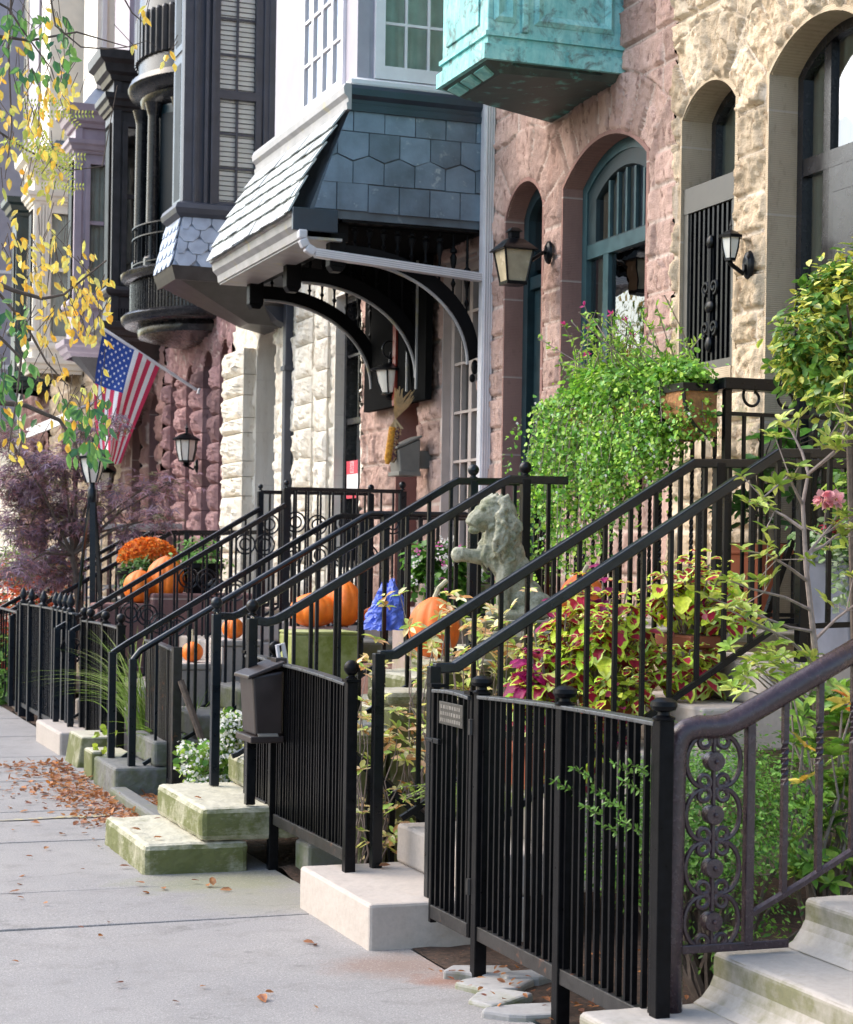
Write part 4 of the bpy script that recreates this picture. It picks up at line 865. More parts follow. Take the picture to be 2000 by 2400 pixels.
for k in range(60):
    a = PI+PI*(k-29.5)/59*.98; m.tube([(tc[0]+.905*math.cos(a), tc[1]+.905*ey*math.sin(a), 4.72), (tc[0]+.905*math.cos(a), tc[1]+.905*ey*math.sin(a), 5.1)], .011, 4)
part('reeding', m, M['inkblack'], hE)
# ================================================================= the houses beyond: square bays one behind the other
def far_house(label, y0, y1, wallmat, seed, zroof=13):
    h = thing('stone_row_house', label, 'house', (XF, (y0+y1)/2, 0), 'row houses along the street'); w_ = y1-y0; ops = [Op(y0+.5, y0+1.15, .9, 3.7, .2), Op(y0+1.6, y0+2.4, 1.0, 3.6, .25)]
    rock_wall(h, XF, y0, y1, .3, 4.8, ops, wallmat, seed, course=(.28,.4), amp=.10, res=.04)
    plainfront(h, XF, [(y0, y1, 4.8, zroof), (y0, y1, -.1, .3)], wallmat); shell(h, XF, y0, y1, -.1, zroof)
    for o in ops:
        m = MB(); ring(m, o.outline(.0), o.outline(.07), XF+.10, XF+.2); m.box(XF+.12,XF+.18,o.y0,o.y1,2.6,2.66); wf = part('window', m, M['inkblack'], h)
        g = MB(); g.add([(XF+.15,*p) for p in o.outline(.05)], [tuple(range(len(o.outline(.05))))]); part('pane', g, M['glass'], wf, fix=False); reveal(h, o, XF, .12, M['mauve_cut'], sill=False)
    return h
def sq_bay(h, y0, y1, xf, zb, zt, mat, winz, wx, upper=None, cornz=None, cmat=None, base=True, behind=None, fz=None):
    y1 = y0+.62; b = bay_body(h, [(XF,y0),(xf,y0),(xf,y1),(XF,y1+.9)], zb, zt, mat, (wx[0]+.02,wx[1]-.02,winz[0]+.02,winz[1]-.02)); p = [(XF,y0),(xf,y0),(xf,y1),(XF,y1+.9)]; cm = cmat or mat
    xwin(h, y0, wx[0], wx[1], winz[0], winz[1], mat, nx=1, nz=1, fw=.07, mid=(winz[0]+winz[1])/2+.1, behind=behind, proud=.03)
    for a, c in ((xf-.01, xf+.10), (wx[1]+.02, wx[1]+.12)):
        m = MB(); m.box(a, c, y0-.03, y0, zb, zt); part('pilaster', m, mat, h)
    m = MB(); m.box(xf-.02, xf, y0+.13, y0+.52, winz[0], winz[1]); wf = part('window', m, M['dark'], h); g = MB(); g.add([(xf-.022,y0+.19,winz[0]+.07),(xf-.022,y0+.46,winz[0]+.07),(xf-.022,y0+.46,winz[1]-.07),(xf-.022,y0+.19,winz[1]-.07)], [(0,1,2,3)]); part('pane', g, M['glassdark'], wf, fix=False)
    for z, s in (cornz or []): band(h, 'cornice', p, CORN, z, cm, s)
    if base: band(h, 'sill_moulding', p, ROLLM, winz[0]-.16, cm, 1.2); band(h, 'base_moulding', p, CORN, zb-.1, cm, 1.1)
    return b
def under(h, y0, y1, xf, zb, mat):
    m = MB(); y1 = y0+.65; a = [(XF,y0+.05,zb),(xf+.05,y0+.05,zb),(xf+.05,y1,zb),(XF,y1+.8,zb)]; b = [(XF,y0+.5,zb-.45),(5.3,y0+.5,zb-.42),(5.3,y1,zb-.42),(XF,y1,zb-.45)]; m.add(a+b, [(0,1,5,4),(1,2,6,5),(4,5,6,7)]); part('soffit', m, mat, h)
hF = far_house('dark red stone house beneath the square black bay, behind the flag', 25.75, 28.9, M['darkred'], 71)
y0 = 25.95; zf = lambda px, py, y=y0: FY(px, py, y).z
sq_bay(hF, y0, 28.4, FY(265,400,y0).x, zf(265,780), zf(320,165), M['soot'], (zf(290,668), zf(290,285)), (FY(285,500,y0).x, XF-.04), cornz=[(zf(300,262), 1.0), (zf(300,192), 1.7)], behind=None); under(hF, y0, 28.4, FY(265,400,y0).x, zf(265,790), M['soot'])
m = MB(); xs = [FY(265,400,y0).x+.02+.04*k for k in range(25)]
for x in xs:
    if x < XF-.02: m.box(x, x+.014, y0-.012, y0, zf(265,772), zf(265,722))
part('reeding', m, M['inkblack'], hF)
m = MB(); m.box(5.05, XF, y0+.15, 27.2, zf(320,165), 12.5); part('upper_wall', m, M['plumlight'], hF); xwin(hF, y0+.14, 5.12, XF, zf(300,150), zf(300,-10), M['white'], nx=1, nz=1, behind='blind')
hG = far_house('mauve-painted bay house between the square black bay and the cream bay', 28.9, 32.3, M['tan'], 72)
y0 = 29.1; sq_bay(hG, y0, 31.8, FY(177,400,y0).x, zf(177,820,y0), zf(236,265,y0), M['plumlight'], (zf(220,700,y0), zf(220,375,y0)), (FY(200,500,y0).x, XF-.04), cornz=[(zf(200,360,y0),.9),(zf(200,300,y0),1.5)], behind='voile'); under(hG, y0, 31.8, FY(177,400,y0).x, zf(177,825,y0), M['soot'])
m = MB(); xq = FY(177,400,y0).x; zq = zf(236,268,y0); m.add([(XF,y0,zq),(xq,y0,zq),(xq,y0+.7,zq),(XF,y0+.5,zq+.55),(xq+.4,y0+.5,zq+.55),(xq+.4,y0+.7,zq+.55)], [(0,1,4,3),(1,2,5,4)]); part('bay_roof', m, M['slate_blue'], hG)
m = MB(); m.box(5.2, XF, y0+.4, y0+1.6, zq+.5, 13); part('upper_wall', m, M['creampaint'], hG); xwin(hG, y0+.39, 5.28, XF, zq+.7, zq+2.2, M['white'], nx=1, nz=1, behind='blind')
hH = far_house('cream-painted bay house beyond the mauve bay, half behind yellow leaves', 32.3, 35.9, M['tan'], 73)
y0 = 32.5; sq_bay(hH, y0, 35.5, FY(82,420,y0).x, zf(82,860,y0), zf(155,385,y0), M['creampaint'], (zf(120,800,y0), zf(120,490,y0)), (FY(112,500,y0).x, XF-.04), cornz=[(zf(100,478,y0),.9),(zf(100,418,y0),1.7)], behind='voile')
m = MB()
for k in range(5): m.box(FY(85,420,y0).x+.055*k, FY(85,420,y0).x+.03+.055*k, y0-.05, y0, zf(82,860,y0), zf(100,482,y0))
part('fluting', m, M['creampaint'], hH)
m = MB(); xq = FY(100,350,y0).x; zq = zf(155,385,y0); m.add([(XF,y0+.05,zq),(xq,y0+.05,zq),(xq,y0+.7,zq),(XF,y0+.45,zq+.5),(xq+.3,y0+.45,zq+.5),(xq+.3,y0+.7,zq+.5)], [(0,1,4,3),(1,2,5,4)]); part('bay_roof', m, M['slate'], hH)
m = MB(); m.box(5.0, XF, y0+.5, y0+1.5, zq+.4, 13); part('upper_wall', m, M['creampaint'], hH)
hI = far_house('dark green corniced house at the far end of the terrace', 35.9, 40, M['darkred'], 74)
y0 = 36.1; sq_bay(hI, y0, 39.5, FY(40,520,y0).x, zf(30,900,y0), zf(60,465,y0), M['tealdark'], (zf(20,760,y0), zf(20,560,y0)), (FY(42,600,y0).x+.1, XF-.04), cornz=[(zf(30,505,y0),1.5)], behind=None)
m = MB(); m.box(5.3, XF, y0+.3, y0+1.6, zf(60,465,y0), 13); part('upper_wall', m, M['lilac'], hI); xwin(hI, y0+.29, 5.35, XF, zf(60,440,y0), zf(60,240,y0), M['white'], nx=1, nz=1, behind='curtain')
for i, (a, b, mt, lb) in enumerate(((40, 46, 'cream', 'pale stone house past the dark green cornice'), (46, 54, 'tan', 'tan stone house closing the view down the street'))):
    h = thing('stone_row_house', lb, 'house', (XF, (a+b)/2, 0), 'row houses along the street'); rock_wall(h, XF, a, b, 0, 5, [], M[mt], 80+i, res=.09, amp=.1); plainfront(h, XF, [(a, b, 5, 14)], M[mt])
    m = MB(); m.box(4.6, XF, a+.6, b-.6, 4.4, 14); part('bay_window', m, M['lilac' if i == 0 else 'creampaint'], h); xwin(h, a+.6, 4.75, 5.5, 5.5, 7.6, M['white'], nx=1, nz=2, behind='voile')
SQ = math.sqrt(2)
# ---------------------------------------------------------------- stone steps
def stoop(label, steps, y0, y1, mat, xback, bevel=.014, nose=0., cove=0., back=None, name='stoop'):
    """steps: (front x, top z); every step is a part"""
    st = thing(name, label, 'stoop', (steps[0][0], (y0+y1)/2, 0), 'stone stoops of the houses')
    for i, (xf, zt) in enumerate(steps):
        zb = steps[i-1][1] if i else -.05; xe = (steps[i+1][0]+.25) if i+1 < len(steps) else xback; m = MB()
        if nose or cove:
            pr = [(xf+cove*1.0, zb)] if i else [(xf, zb)]
            if i: pr += [(xf+cove*.45, zb+.02), (xf+cove*.12, zb+.055), (xf, zb+.085)]
            pr += [(xf-nose, zt-.045), (xf-nose, zt-.012), (xf-nose+.012, zt), (xe, zt), (xe, zb)]
            if cove and i: pr[0] = (xf-cove*1.1, zb-.0+.001); pr[1] = (xf-cove*.6, zb+.02); pr[2] = (xf-cove*.2, zb+.055)
            m.prism([(p[0], y0, p[1]) for p in pr], (0, y1-y0, 0))
        else: m.box(xf, xe, y0, y1, zb+(.002 if i else 0), zt)
        part('step', m, mat, st, bevel=bevel)
    return st
WS = [(2.435,.19),(2.90,.37),(3.28,.57),(3.62,.775),(3.95,.97),(4.28,1.16)]
stoop('clean pale limestone stoop with plain black handrails, second from the camera', WS, 7.24, 8.24, M['lime'], 5.6)
RS = [(2.46,.21),(2.925,.37),(3.255,.525),(3.585,.68),(3.915,.835)]
stoop('weathered cast-stone stoop with coved risers, in the bottom right corner', RS, 3.2, 5.27, M['lime_dull'], 5.2, cove=.07, bevel=.012)
MS = [(1.93,.15),(2.22,.325),(2.62,.49),(2.90,.65),(3.17,.81),(3.44,.96),(3.70,1.10)]
stoop('old mossy stoop whose lowest step juts onto the pavement', MS, 9.28, 10.35, M['mossy'], 5.6, bevel=.03)
stoop('dark green-stained stone stoop beside the drift of fallen leaves', [(2.36,.19),(2.62,.36),(2.92,.53),(3.2,.70),(3.48,.87),(3.76,1.02)], 12.32, 13.1, M['darkstep'], 5.6, bevel=.02)
stoop('pale stoop under the railings with iron rings', [(2.42,.18),(2.75,.36),(3.05,.54),(3.35,.72),(3.65,.9),(3.95,1.07)], 14.95, 16.2, M['lime'], 5.6, bevel=.02)
stoop('mauve stone stoop below the mauve banded house', [(2.7,.18),(3.0,.36),(3.3,.54),(3.6,.72),(3.9,.9),(4.2,1.05)], 19.2, 20.4, M['brownstep'], 5.6, bevel=.02)
stoop('farthest stoop, behind the red-leaved bush', [(2.7,.18),(3.0,.36),(3.3,.54),(3.6,.72),(3.9,.9),(4.2,1.05)], 23.4, 24.6, M['lime_dull'], 5.6, bevel=.02)
# cheek blocks with rounded ledges at the near side of the mossy stoop, and plinths further on
def ledge(label, x0, x1, y0, y1, z0, z1, mat, cap=.07, lip=.03, name='cheek_block'):
    t = thing(name, label, 'stone block', ((x0+x1)/2, (y0+y1)/2, z0)); m = MB(); m.box(x0+lip, x1-lip, y0+lip, y1-lip, z0, z1-cap); part('body', m, mat, t, bevel=.01)
    m = MB(); m.box(x0, x1, y0, y1, z1-cap, z1); part('cap', m, mat, t, bevel=.028); return t
ledge('lowest mossy rounded coping block, among the yellowing azalea', 2.92, 3.12, 8.92, 9.26, -.05, .74, M['mossy'])
ledge('middle mossy coping block below the ribbed pumpkin', 3.08, 3.36, 8.92, 9.26, -.05, .93, M['mossy'])
ledge('mossy coping block under the ribbed pumpkin beside the old stoop', 3.32, 3.68, 8.92, 9.26, -.05, 1.09, M['mossy'])
ledge('highest mossy coping block, carrying the lion', 3.63, 4.35, 8.92, 9.26, -.05, 1.235, M['mossy'])
ledge('green-stained square pier under the blue bag', 3.02, 3.42, 10.42, 10.74, -.05, 1.17, M['algae'], cap=.02, lip=.003)
ledge('lower green-stained pier in front of the blue bag', 2.80, 3.03, 10.42, 10.72, -.05, .50, M['algae'], cap=.02, lip=.003)
ledge('brown stone plinth carrying the row of pumpkins', FY(690,1450,12.16).x-.03, 3.9, 12.05, 12.28, -.05, 1.13, M['brownstep'], cap=.05, lip=.01)
ledge('pale stone block under the smaller pumpkin with a tall stalk', 2.66, 2.98, 13.22, 13.5, -.05, .66, M['lime'], cap=.05, lip=.008)
ledge('pale stone block under the round bright pumpkin', 3.0, 3.30, 13.22, 13.5, -.05, .98, M['lime'], cap=.05, lip=.008)
ledge('mauve stone plinth under the two big pumpkins', 2.95, 3.62, 16.35, 16.7, -.05, 1.17, M['mauve_cut'], cap=.05, lip=.01)
m = MB(); rg = np.random.default_rng(4)
for k in range(26):
    z = -.03; x0 = 2.66+.075*(k % 13)*1.6; zz = .0+.28*(k//13); rough = rg.uniform(.2,.27)
    x0 = 2.7+.27*(k % 7); zz = -.03+.2*(k//7)
    if zz > .62: break
    m.box(x0+.006, x0+rough, 9.0+rg.uniform(0,.05), 9.26, zz, zz+.19)
tag(part('garden_wall', m, M['rubble'], bevel=.02), 'rubble stone wall with green algae behind the yellowing azalea', 'garden wall')
m = MB(); m.box(2.38, 2.46, 13.3, 13.62, -.04, .20); m.box(2.46, 2.7, 13.3, 13.9, -.04, .17); tag(part('kerb_stone', m, M['mossy'], bevel=.02), 'short pale kerb stone past the dark stoop', 'kerb stone')
m = MB(); m.prism([(2.40,14.05,-.04),(2.72,14.05,-.04),(2.72,14.05,.23),(2.44,14.05,.23)], (0,.55,0)); tag(part('stone_trough', m, M['mossy'], bevel=.015), 'small stone trough at the foot of the grassy fence', 'trough')
m = MB(); m.box(2.32, 2.44, 10.75, 12.3, -.05, .07); tag(part('kerb_stone', m, M['darkstep'], bevel=.02), 'low mossy edging stone between two stoops', 'kerb stone')
# ---------------------------------------------------------------- railings
def square(mb, pts, s): mb.tube(pts, s/SQ, 4)
def ballfin(mb, p, r): x, y, z = p; mb.lathe((x,y,z), [(r*.75,0),(r*.75,r*.25),(r*.45,r*.4),(r*.45,r*.6)], 10); mb.ball((x,y,z+r*1.45), r)
def railing(label, y, top, mat, hb=.78, base=None, sp=.133, bar=.019, rail=.046, post=.048, posts=(), fin=None, lowrail=True, start=.10, ornament=None, group='black stair railings', end=True, ball=False, drop=.02, sect='square'):
    """top: list of (x,z) of the handrail's upper edge; the lower rail runs hb below it; balusters between; posts: (x, z_base)"""
    t = thing('stair_railing', label, 'railing', (top[0][0], y, base if base is not None else top[0][1]-1), group)
    m = MB(); P = [(x, y, z-rail/2) for x, z in top]
    if sect == 'square': square(m, P, rail)
    else: m.tube(P, rail/2, 10)
    part('handrail', m, M['iron_gloss'] if mat in (M['iron'], M['iron_blue']) else mat, t, smooth=(sect != 'square'), bevel=.006 if sect == 'square' else 0)
    def zt(x):
        for (xa, za), (xb, zb) in zip(top, top[1:]):
            if xa <= x <= xb: return za+(zb-za)*(x-xa)/max(1e-6, xb-xa)
        return top[-1][1]
    x0, x1 = top[0][0]+start, top[-1][0]
    if lowrail:
        m = MB(); q = [(x0, zt(x0)-hb)]+[(x, z-hb) for x, z in top if x > x0+.02]; square(m, [(x, y, z) for x, z in q], bar*1.35); part('bottom_rail', m, mat, t)
    if base is not None:
        m = MB(); square(m, [(top[0][0], y, base), (top[0][0], y, top[0][1]-rail*.3)], post); nw = part('newel_post', m, mat, t, bevel=.004)
        if ball: m = MB(); ballfin(m, (top[0][0], y, top[0][1]), ball*.76); part('finial', m, mat, nw, smooth=True)
    for xp, zb in posts:
        m = MB(); square(m, [(xp, y, zb), (xp, y, zt(xp)-rail*.4)], post); pp = part('post', m, mat, t, bevel=.004)
        if fin: m = MB(); ballfin(m, (xp, y, zt(xp)-.005), fin); part('finial', m, mat, pp, smooth=True)
    n = int((x1-x0)/sp); first = None
    for k in range(n):
        x = x0+sp*(k+.6); 
        if any(abs(x-xp) < .03 for xp, _ in posts): continue
        if first is None:
            m = MB(); square(m, [(x, y, zt(x)-hb), (x, y, zt(x)-rail*.5)], bar); first = part('baluster', m, mat, t); fx, fz = x, zt(x)
        else: dup(first, t, (x-fx, 0, zt(x)-fz))
        if ornament and k % 2 == 0:
            m = MB(); zc = zt(x)-hb*(.30+.28*((k//2) % 2)); R = ornament
            for r_ in (R, R*.58): m.tube([(x+r_*math.cos(a), y, zc+r_*math.sin(a)) for a in np.linspace(0, 2*PI, 21)], .008, 5, caps=False, up=(0,1,0))
            part('ring', m, mat, t, smooth=True)
    return t
def px(y, *pts): return [(p.x, p.z) for p in (FY(a, b, y) for a, b in pts)]
railing('near handrail of the clean limestone stoop, with a square mitred end', 7.34, px(7.34, (1018,1553),(1067,1551),(1825,1051),(2060,1051)), M['iron'], base=.19, hb=.80, posts=[(FY(1884,1100,7.34).x, 1.16)], start=.22)
railing('far handrail of the clean limestone stoop, behind the coleus pots', 8.10, px(8.10, (888,1524),(926,1522),(1626,1075),(2060,1078)), M['iron'], base=.19, hb=.80, posts=[(FY(1686,1100,8.10).x, 1.16),(FY(1890,1100,8.10).x, 1.16)], start=.12)
railing('near handrail of the old mossy stoop, ball-topped with a dipped start', 9.32, px(9.32, (592,1443),(625,1448),(645,1443),(668,1431),(1170,1126),(1194,1114),(1330,1117)), M['iron'], base=.33, hb=.80, posts=[(FY(1232,1120,9.32).x, 1.1)], fin=.034, ball=.045, rail=.045, start=.10)
railing('far handrail of the old mossy stoop, ball-topped with a dipped start', 10.14, px(10.14, (508,1434),(545,1436),(562,1430),(1052,1130),(1072,1119),(1310,1123)), M['iron_blue'], base=.33, hb=.80, posts=[(FY(1110,1120,10.14).x, 1.1)], fin=.034, ball=.045, rail=.042, start=.10)
railing('near handrail of the dark stoop, ending in a drooping knob', 12.42, px(12.42, (312,1540),(330,1517),(355,1502),(855,1203),(870,1197),(1240,1203)), M['iron_blue'], base=.19, hb=.80, rail=.042, start=.08, posts=[(FY(905,1200,12.42).x, .9),(FY(1150,1200,12.42).x, .9)], group='black stair railings', sect='round')
railing('far rusty-ended handrail of the dark stoop', 12.98, px(12.98, (264,1524),(300,1500),(785,1208),(800,1203),(1100,1208)), M['iron_blue'], base=.19, hb=.80, rail=.04, start=.06, posts=[(FY(850,1200,12.98).x, .9)])
railing('near ring-patterned handrail rising to a tall ball post', 15.45, px(15.45, (168,1474),(672,1176)), M['iron_blue'], base=.05, hb=.86, rail=.042, start=.05, ornament=.085, sp=.125, bar=.016)
railing('far ring-patterned handrail with a curled foot', 15.95, px(15.95, (134,1468),(611,1186)), M['iron_blue'], base=.05, hb=.86, rail=.042, start=.05, ornament=.085, sp=.125, bar=.016)
railing('level landing railing with iron rings, near side of the cream house door', 15.47, px(15.47, (672,1141),(945,1148)), M['iron_blue'], base=1.07, hb=1.0, rail=.034, start=.02, ornament=.085, sp=.11, bar=.016, post=.06, posts=[(FY(944,1140,15.47).x, 1.07)], fin=.032, ball=.032)
railing('level landing railing with iron rings, far side of the cream house door', 15.97, px(15.97, (611,1149),(870,1153)), M['iron_blue'], base=1.07, hb=1.0, rail=.034, start=.02, ornament=.085, sp=.11, bar=.016, post=.05, posts=[(FY(870,1140,15.97).x, 1.07)], fin=.03, ball=.03)
for yy, s, lb in ((19.25, 0, 'dark handrail below the small purple-leaved tree, nearest of three'), (20.35, 14, 'dark handrail below the small purple-leaved tree, middle of three'), (21.2, 20, 'dark handrail below the small purple-leaved tree, farthest of three')):
    railing(lb, yy, [(2.62,.98),(2.75,1.0),(4.25,1.86),(5.3,1.88)], M['iron_blue'], base=.05, hb=.8, rail=.045, start=.06, sp=.15, posts=[(4.4, 1.0)])
railing('pale stone-capped handrail at the left edge, nearer of two', 23.45, [(2.66,1.0),(4.35,1.98),(5.3,2.0)], M['gutter'], base=.05, hb=.8, rail=.07, sp=.2)
railing('pale stone-capped handrail at the left edge, farther of two', 24.55, [(2.66,1.0),(4.35,1.98),(5.3,2.0)], M['gutter'], base=.05, hb=.8, rail=.07, sp=.2)
# brown scrolled handrail in the front right
yR = 5.2
t = thing('stair_railing', 'thick brown-painted handrail with a panel of iron scrolls at its foot', 'railing', (2.73, yR, .21)); ib = M['iron_brown']
nx_ = FY(1580, 2000, yR).x; hp = [FY(1569,2370,yR)]+[FY(a,b,yR) for a, b in ((1572,2200),(1576,2000),(1580,1800),(1583,1755),(1592,1728),(1608,1712),(1635,1704),(1672,1704),(1705,1698),(1740,1680),(1800,1645),(1900,1586),(2060,1490))]
m = MB(); m.tube([p+Vector((0,0,0)) for p in hp], [.040]+[.038]*3+[.037]*10, 14); part('handrail', m, ib, t, smooth='all')
sx0, sx1 = FY(1600,2000,yR).x, FY(1745,2000,yR).x; zb0, zt0 = FY(1650,2222,yR).z, FY(1650,1722,yR).z
m = MB(); m.box(sx0-.03, sx1+.16, yR-.012, yR+.012, zb0-.014, zb0+.014); part('bottom_bar', m, ib, t, bevel=.004)
m = MB(); square(m, [(sx1+.014,yR,zb0), (sx1+.014,yR,FY(1752,1690,yR).z)], .030); part('post', m, ib, t, bevel=.004)
xm = (sx0+sx1)/2-.005; H4 = (zt0-zb0)/4; Rr = (sx1-sx0)/4-.001
m = MB(); m.tube([(xm,yR,zb0),(xm,yR,zt0+.02)], .009, 6); part('centre_bar', m, ib, t)
for k in range(4):
    zc = zb0+H4*(k+.5)
    m = MB(); m.lathe((xm, yR-.022, zc), [(.001,0),(.030,.002),(.032,.01),(.032,.034),(.030,.042),(.001,.044)], 18, axis='y'); m.ball((xm,yR-.024,zc), (.008,.006,.008), 8, 6); part('rosette', m, ib, t, smooth=True)
    for s in (-1, 1):
        pts = []                                       # a C-scroll: curled in at both ends, belly against the post
        for q in np.linspace(0, 1, 16): r_ = .012+.016*q; a = PI*.5+2*PI*.95*(1-q); pts.append((xm+s*(.036+r_*math.cos(a)), zc+.070+r_*math.sin(a)-.008))
        for q in np.linspace(0, 1, 16): a = PI*.60-q*PI*1.20; pts.append((xm+s*(.010+(2*Rr-.014)*(.42+.58*max(0, math.cos(a))) if False else xm*0+s*0) if False else xm+s*(.034+(2*Rr-.046)*max(-.25, math.cos(a))), zc+(H4*.48)*math.sin(a)))
        for q in np.linspace(0, 1, 16): r_ = .028-.016*q; a = -PI*.5-2*PI*.95*q; pts.append((xm+s*(.036+r_*math.cos(a)), zc-.070+r_*math.sin(a)+.008))
        m = MB(); m.tube([(p[0], yR, p[1]) for p in pts], .0085, 7, up=(0,1,0)); part('scroll', m, ib, t, smooth=True)
def hz(x):
    for p, q in zip(hp[7:], hp[8:]):
        if p.x <= x <= q.x: return p.z+(q.z-p.z)*(x-p.x)/(q.x-p.x)
    return hp[-1].z
lr = [FY(1756,2145,yR), FY(1880,2070,yR), FY(2060,1955,yR)]
m = MB(); m.tube(lr, .014, 6); part('bottom_rail', m, ib, t)
for pxx in (1838, 1919, 1998):
    x = FY(pxx, 1900, yR).x; zl = lr[0].z+(lr[2].z-lr[0].z)*(x-lr[0].x)/(lr[2].x-lr[0].x); m = MB(); zz = hz(x); pts = np.linspace(zl, zz, 40); n0 = len(m.v)
    for i, z in enumerate(pts):
        tw = max(0, min(1, (z-(zl+(zz-zl)*.55))/((zz-zl)*.2)))*2*PI
        for c in range(4): a = PI/4+c*PI/2+tw; m.v.append((x+.0135*math.cos(a), yR+.0135*math.sin(a), z)); m.c.append((1,1,1,1))
    for i in range(39):
        for c in range(4): m.f.append((i*4+c, i*4+(c+1)%4, (i+1)*4+(c+1)%4, (i+1)*4+c))
    part('baluster', m, ib, t)
M['platemetal'] = plain('worn_plate', (.035,.033,.030), .45, .4, 30, .4)
# ---------------------------------------------------------------- fences along the pavement
def fence(label, x, ya, yb, zb, zt, n, posts, mat, railmat, group='low iron fences along the pavement', bw=.0125, bd=.0185, fin='button', pw=.05, tr=.055, tilt=0., zt2=None, cat='fence', name='iron_fence', zfoot=0., trt=.014, brh=.055):
    """bars from ya (far) to yb (near); posts: list of (y, foot z)"""
    t = thing(name, label, cat, (x, (ya+yb)/2, zfoot), group); zt2 = zt if zt2 is None else zt2; tz = lambda y: zt+(zt2-zt)*(y-ya)/(yb-ya); q = lambda y: x
    m = MB(); k = 10; m.tube([(x, ya+(yb-ya)*i/k, tz(ya+(yb-ya)*i/k)+.012*math.sin(PI*i/k)-.004) for i in range(k+1)], .01, 4)
    m = MB(); ns = 8
    for i in range(ns):
        a, b = ya+(yb-ya)*i/ns, ya+(yb-ya)*(i+1)/ns; m.obox((x, a, tz(a)+.008*math.sin(PI*i/ns)), (x, b, tz(b)+.008*math.sin(PI*(i+1)/ns)), tr, trt)
    part('top_rail', m, M['iron_top'], t, bevel=.003)
    m = MB(); m.box(x-.018, x+.018, min(ya,yb), max(ya,yb), zb, zb+brh); part('bottom_rail', m, railmat, t, bevel=.003); first = None
    for i in range(n):
        y = ya+(yb-ya)*(i+.5)/n; jz = RNG.normal(0,.0008)
        if first is None: m = MB(); m.box(x-bd/2, x+bd/2, y-bw/2, y+bw/2, zb+brh*.9, zt-.004); first = part('bar', m, mat, t); fy = y
        else:
            d = dup(first, t, (RNG.normal(0,.0022), y-fy+RNG.normal(0,.0016), 0)); d.scale = (1,1,1)
            if abs(zt2-zt) > .01: d.scale = (1,1,(tz(y)-zb)/(zt-zb)); d.location = (d.location.x, d.location.y, (1-d.scale[2])*(zb-ORG[t.name].z))
    for y, zf_ in posts:
        m = MB(); m.box(x-pw/2, x+pw/2, y-pw/2, y+pw/2, zf_, tz(y)+.015); pp = part('post', m, mat, t, bevel=.004); m = MB(); zz = tz(y)+.014
        if fin == 'button': m.lathe((x,y,zz), [(.036,0),(.036,.006),(.020,.014),(.018,.024),(.036,.030),(.043,.042),(.040,.056),(.022,.066),(.004,.068)], 16)
        elif fin == 'ball': m.box(x-.034,x+.034,y-.034,y+.034,zz,zz+.012); ballfin(m, (x,y,zz+.01), .036)
        elif fin == 'spear': m.lathe((x,y,zz), [(.035,0),(.035,.02),(.016,.035),(.034,.06),(.036,.085),(.020,.125),(.003,.15)], 12)
        elif fin == 'flat': m.box(x-.03,x+.03,y-.03,y+.03,zz,zz+.014)
        part('finial', m, mat, pp, smooth=True)
    return t
fence('near black bar fence with button finials and rusty bottom rail, beside the brown handrail', 2.67, 6.62, 5.16, .155, 1.078, 25, [(6.63,0),(5.87,-.05),(5.14,.0)], M['iron_old'], M['iron_rust'], zt2=1.105)
g1 = fence('narrow black gate with a worn metal plate, left of the near bar fence', 2.665, 7.10, 6.70, .15, 1.068, 7, [(7.12,.13),(6.70,.15)], M['iron_old'], M['iron_rust'], fin='flat', pw=.028, cat='gate', name='iron_gate')
m = MB(); m.box(2.642, 2.648, 6.76, 7.02, .945, 1.035); pl = part('name_plate', m, M['platemetal'], g1, bevel=.002); m = MB(); rg = random.Random(2); M['plateink'] = plain('raised_worn_letters', (.16,.15,.135), .5, .2, 20, .2)
for row in range(3):
    y = 7.0
    while y > 6.78: L = rg.uniform(.010,.022); m.box(2.6405, 2.6425, y-L, y, 1.008-.026*row, 1.022-.026*row); y -= L+.008
part('raised_letters', m, M['plateink'], pl)
m = MB(); m.box(2.630, 2.655, 7.06, 7.15, .865, .878); m.box(2.632, 2.646, 7.00, 7.06, .862, .882); part('latch', m, M['iron'], g1, bevel=.002)
for z in (.93, .32): m = MB(); m.lathe((2.645, 6.675, z), [(.012,0),(.012,.06)], 8); part('hinge', m, M['iron_rust'], g1)
fence('black bar fence carrying the brown mailbox, with one ball post', 2.60, 9.24, 8.06, .235, 1.055, 27, [(9.30,-.02),(8.03,.02)], M['iron_old'], M['iron_rust'], zt2=1.03, fin='ball')
fence('narrow black gate just left of the brown mailbox', 2.59, 9.78, 9.36, .28, 1.065, 9, [(9.80,.2)], M['iron_old'], M['iron_rust'], fin='flat', pw=.03, cat='gate', name='iron_gate')
fence('rust-streaked close-barred fence panel leaning on a wooden prop', 2.72, 13.05, 12.14, .06, 1.0, 28, [(12.12,0)], M['iron_rust'], M['iron_rust'], zt2=.97, bw=.014, bd=.028, fin='flat', pw=.06)
fence('black fence with ball posts behind the arching grass', 2.68, 15.4, 13.85, .06, 1.05, 24, [(15.4,0),(15.1,0),(14.45,0),(13.83,0)], M['iron'], M['iron'], fin='ball', pw=.06)
fence('farther black fence topped with ball and spear finials', 2.64, 18.6, 15.6, .10, 1.10, 40, [(18.6,0),(18.05,0),(17.3,0),(16.6,0),(16.35,0),(16.08,0),(15.83,0)], M['iron_blue'], M['iron_blue'], fin='spear', pw=.07, brh=.04)
fence('low far fence in front of the green shrub at the left edge', 2.66, 22.4, 19.0, .05, 1.0, 16, [(22.4,0),(19.0,0)], M['iron_blue'], M['iron_blue'], fin='ball', pw=.06)
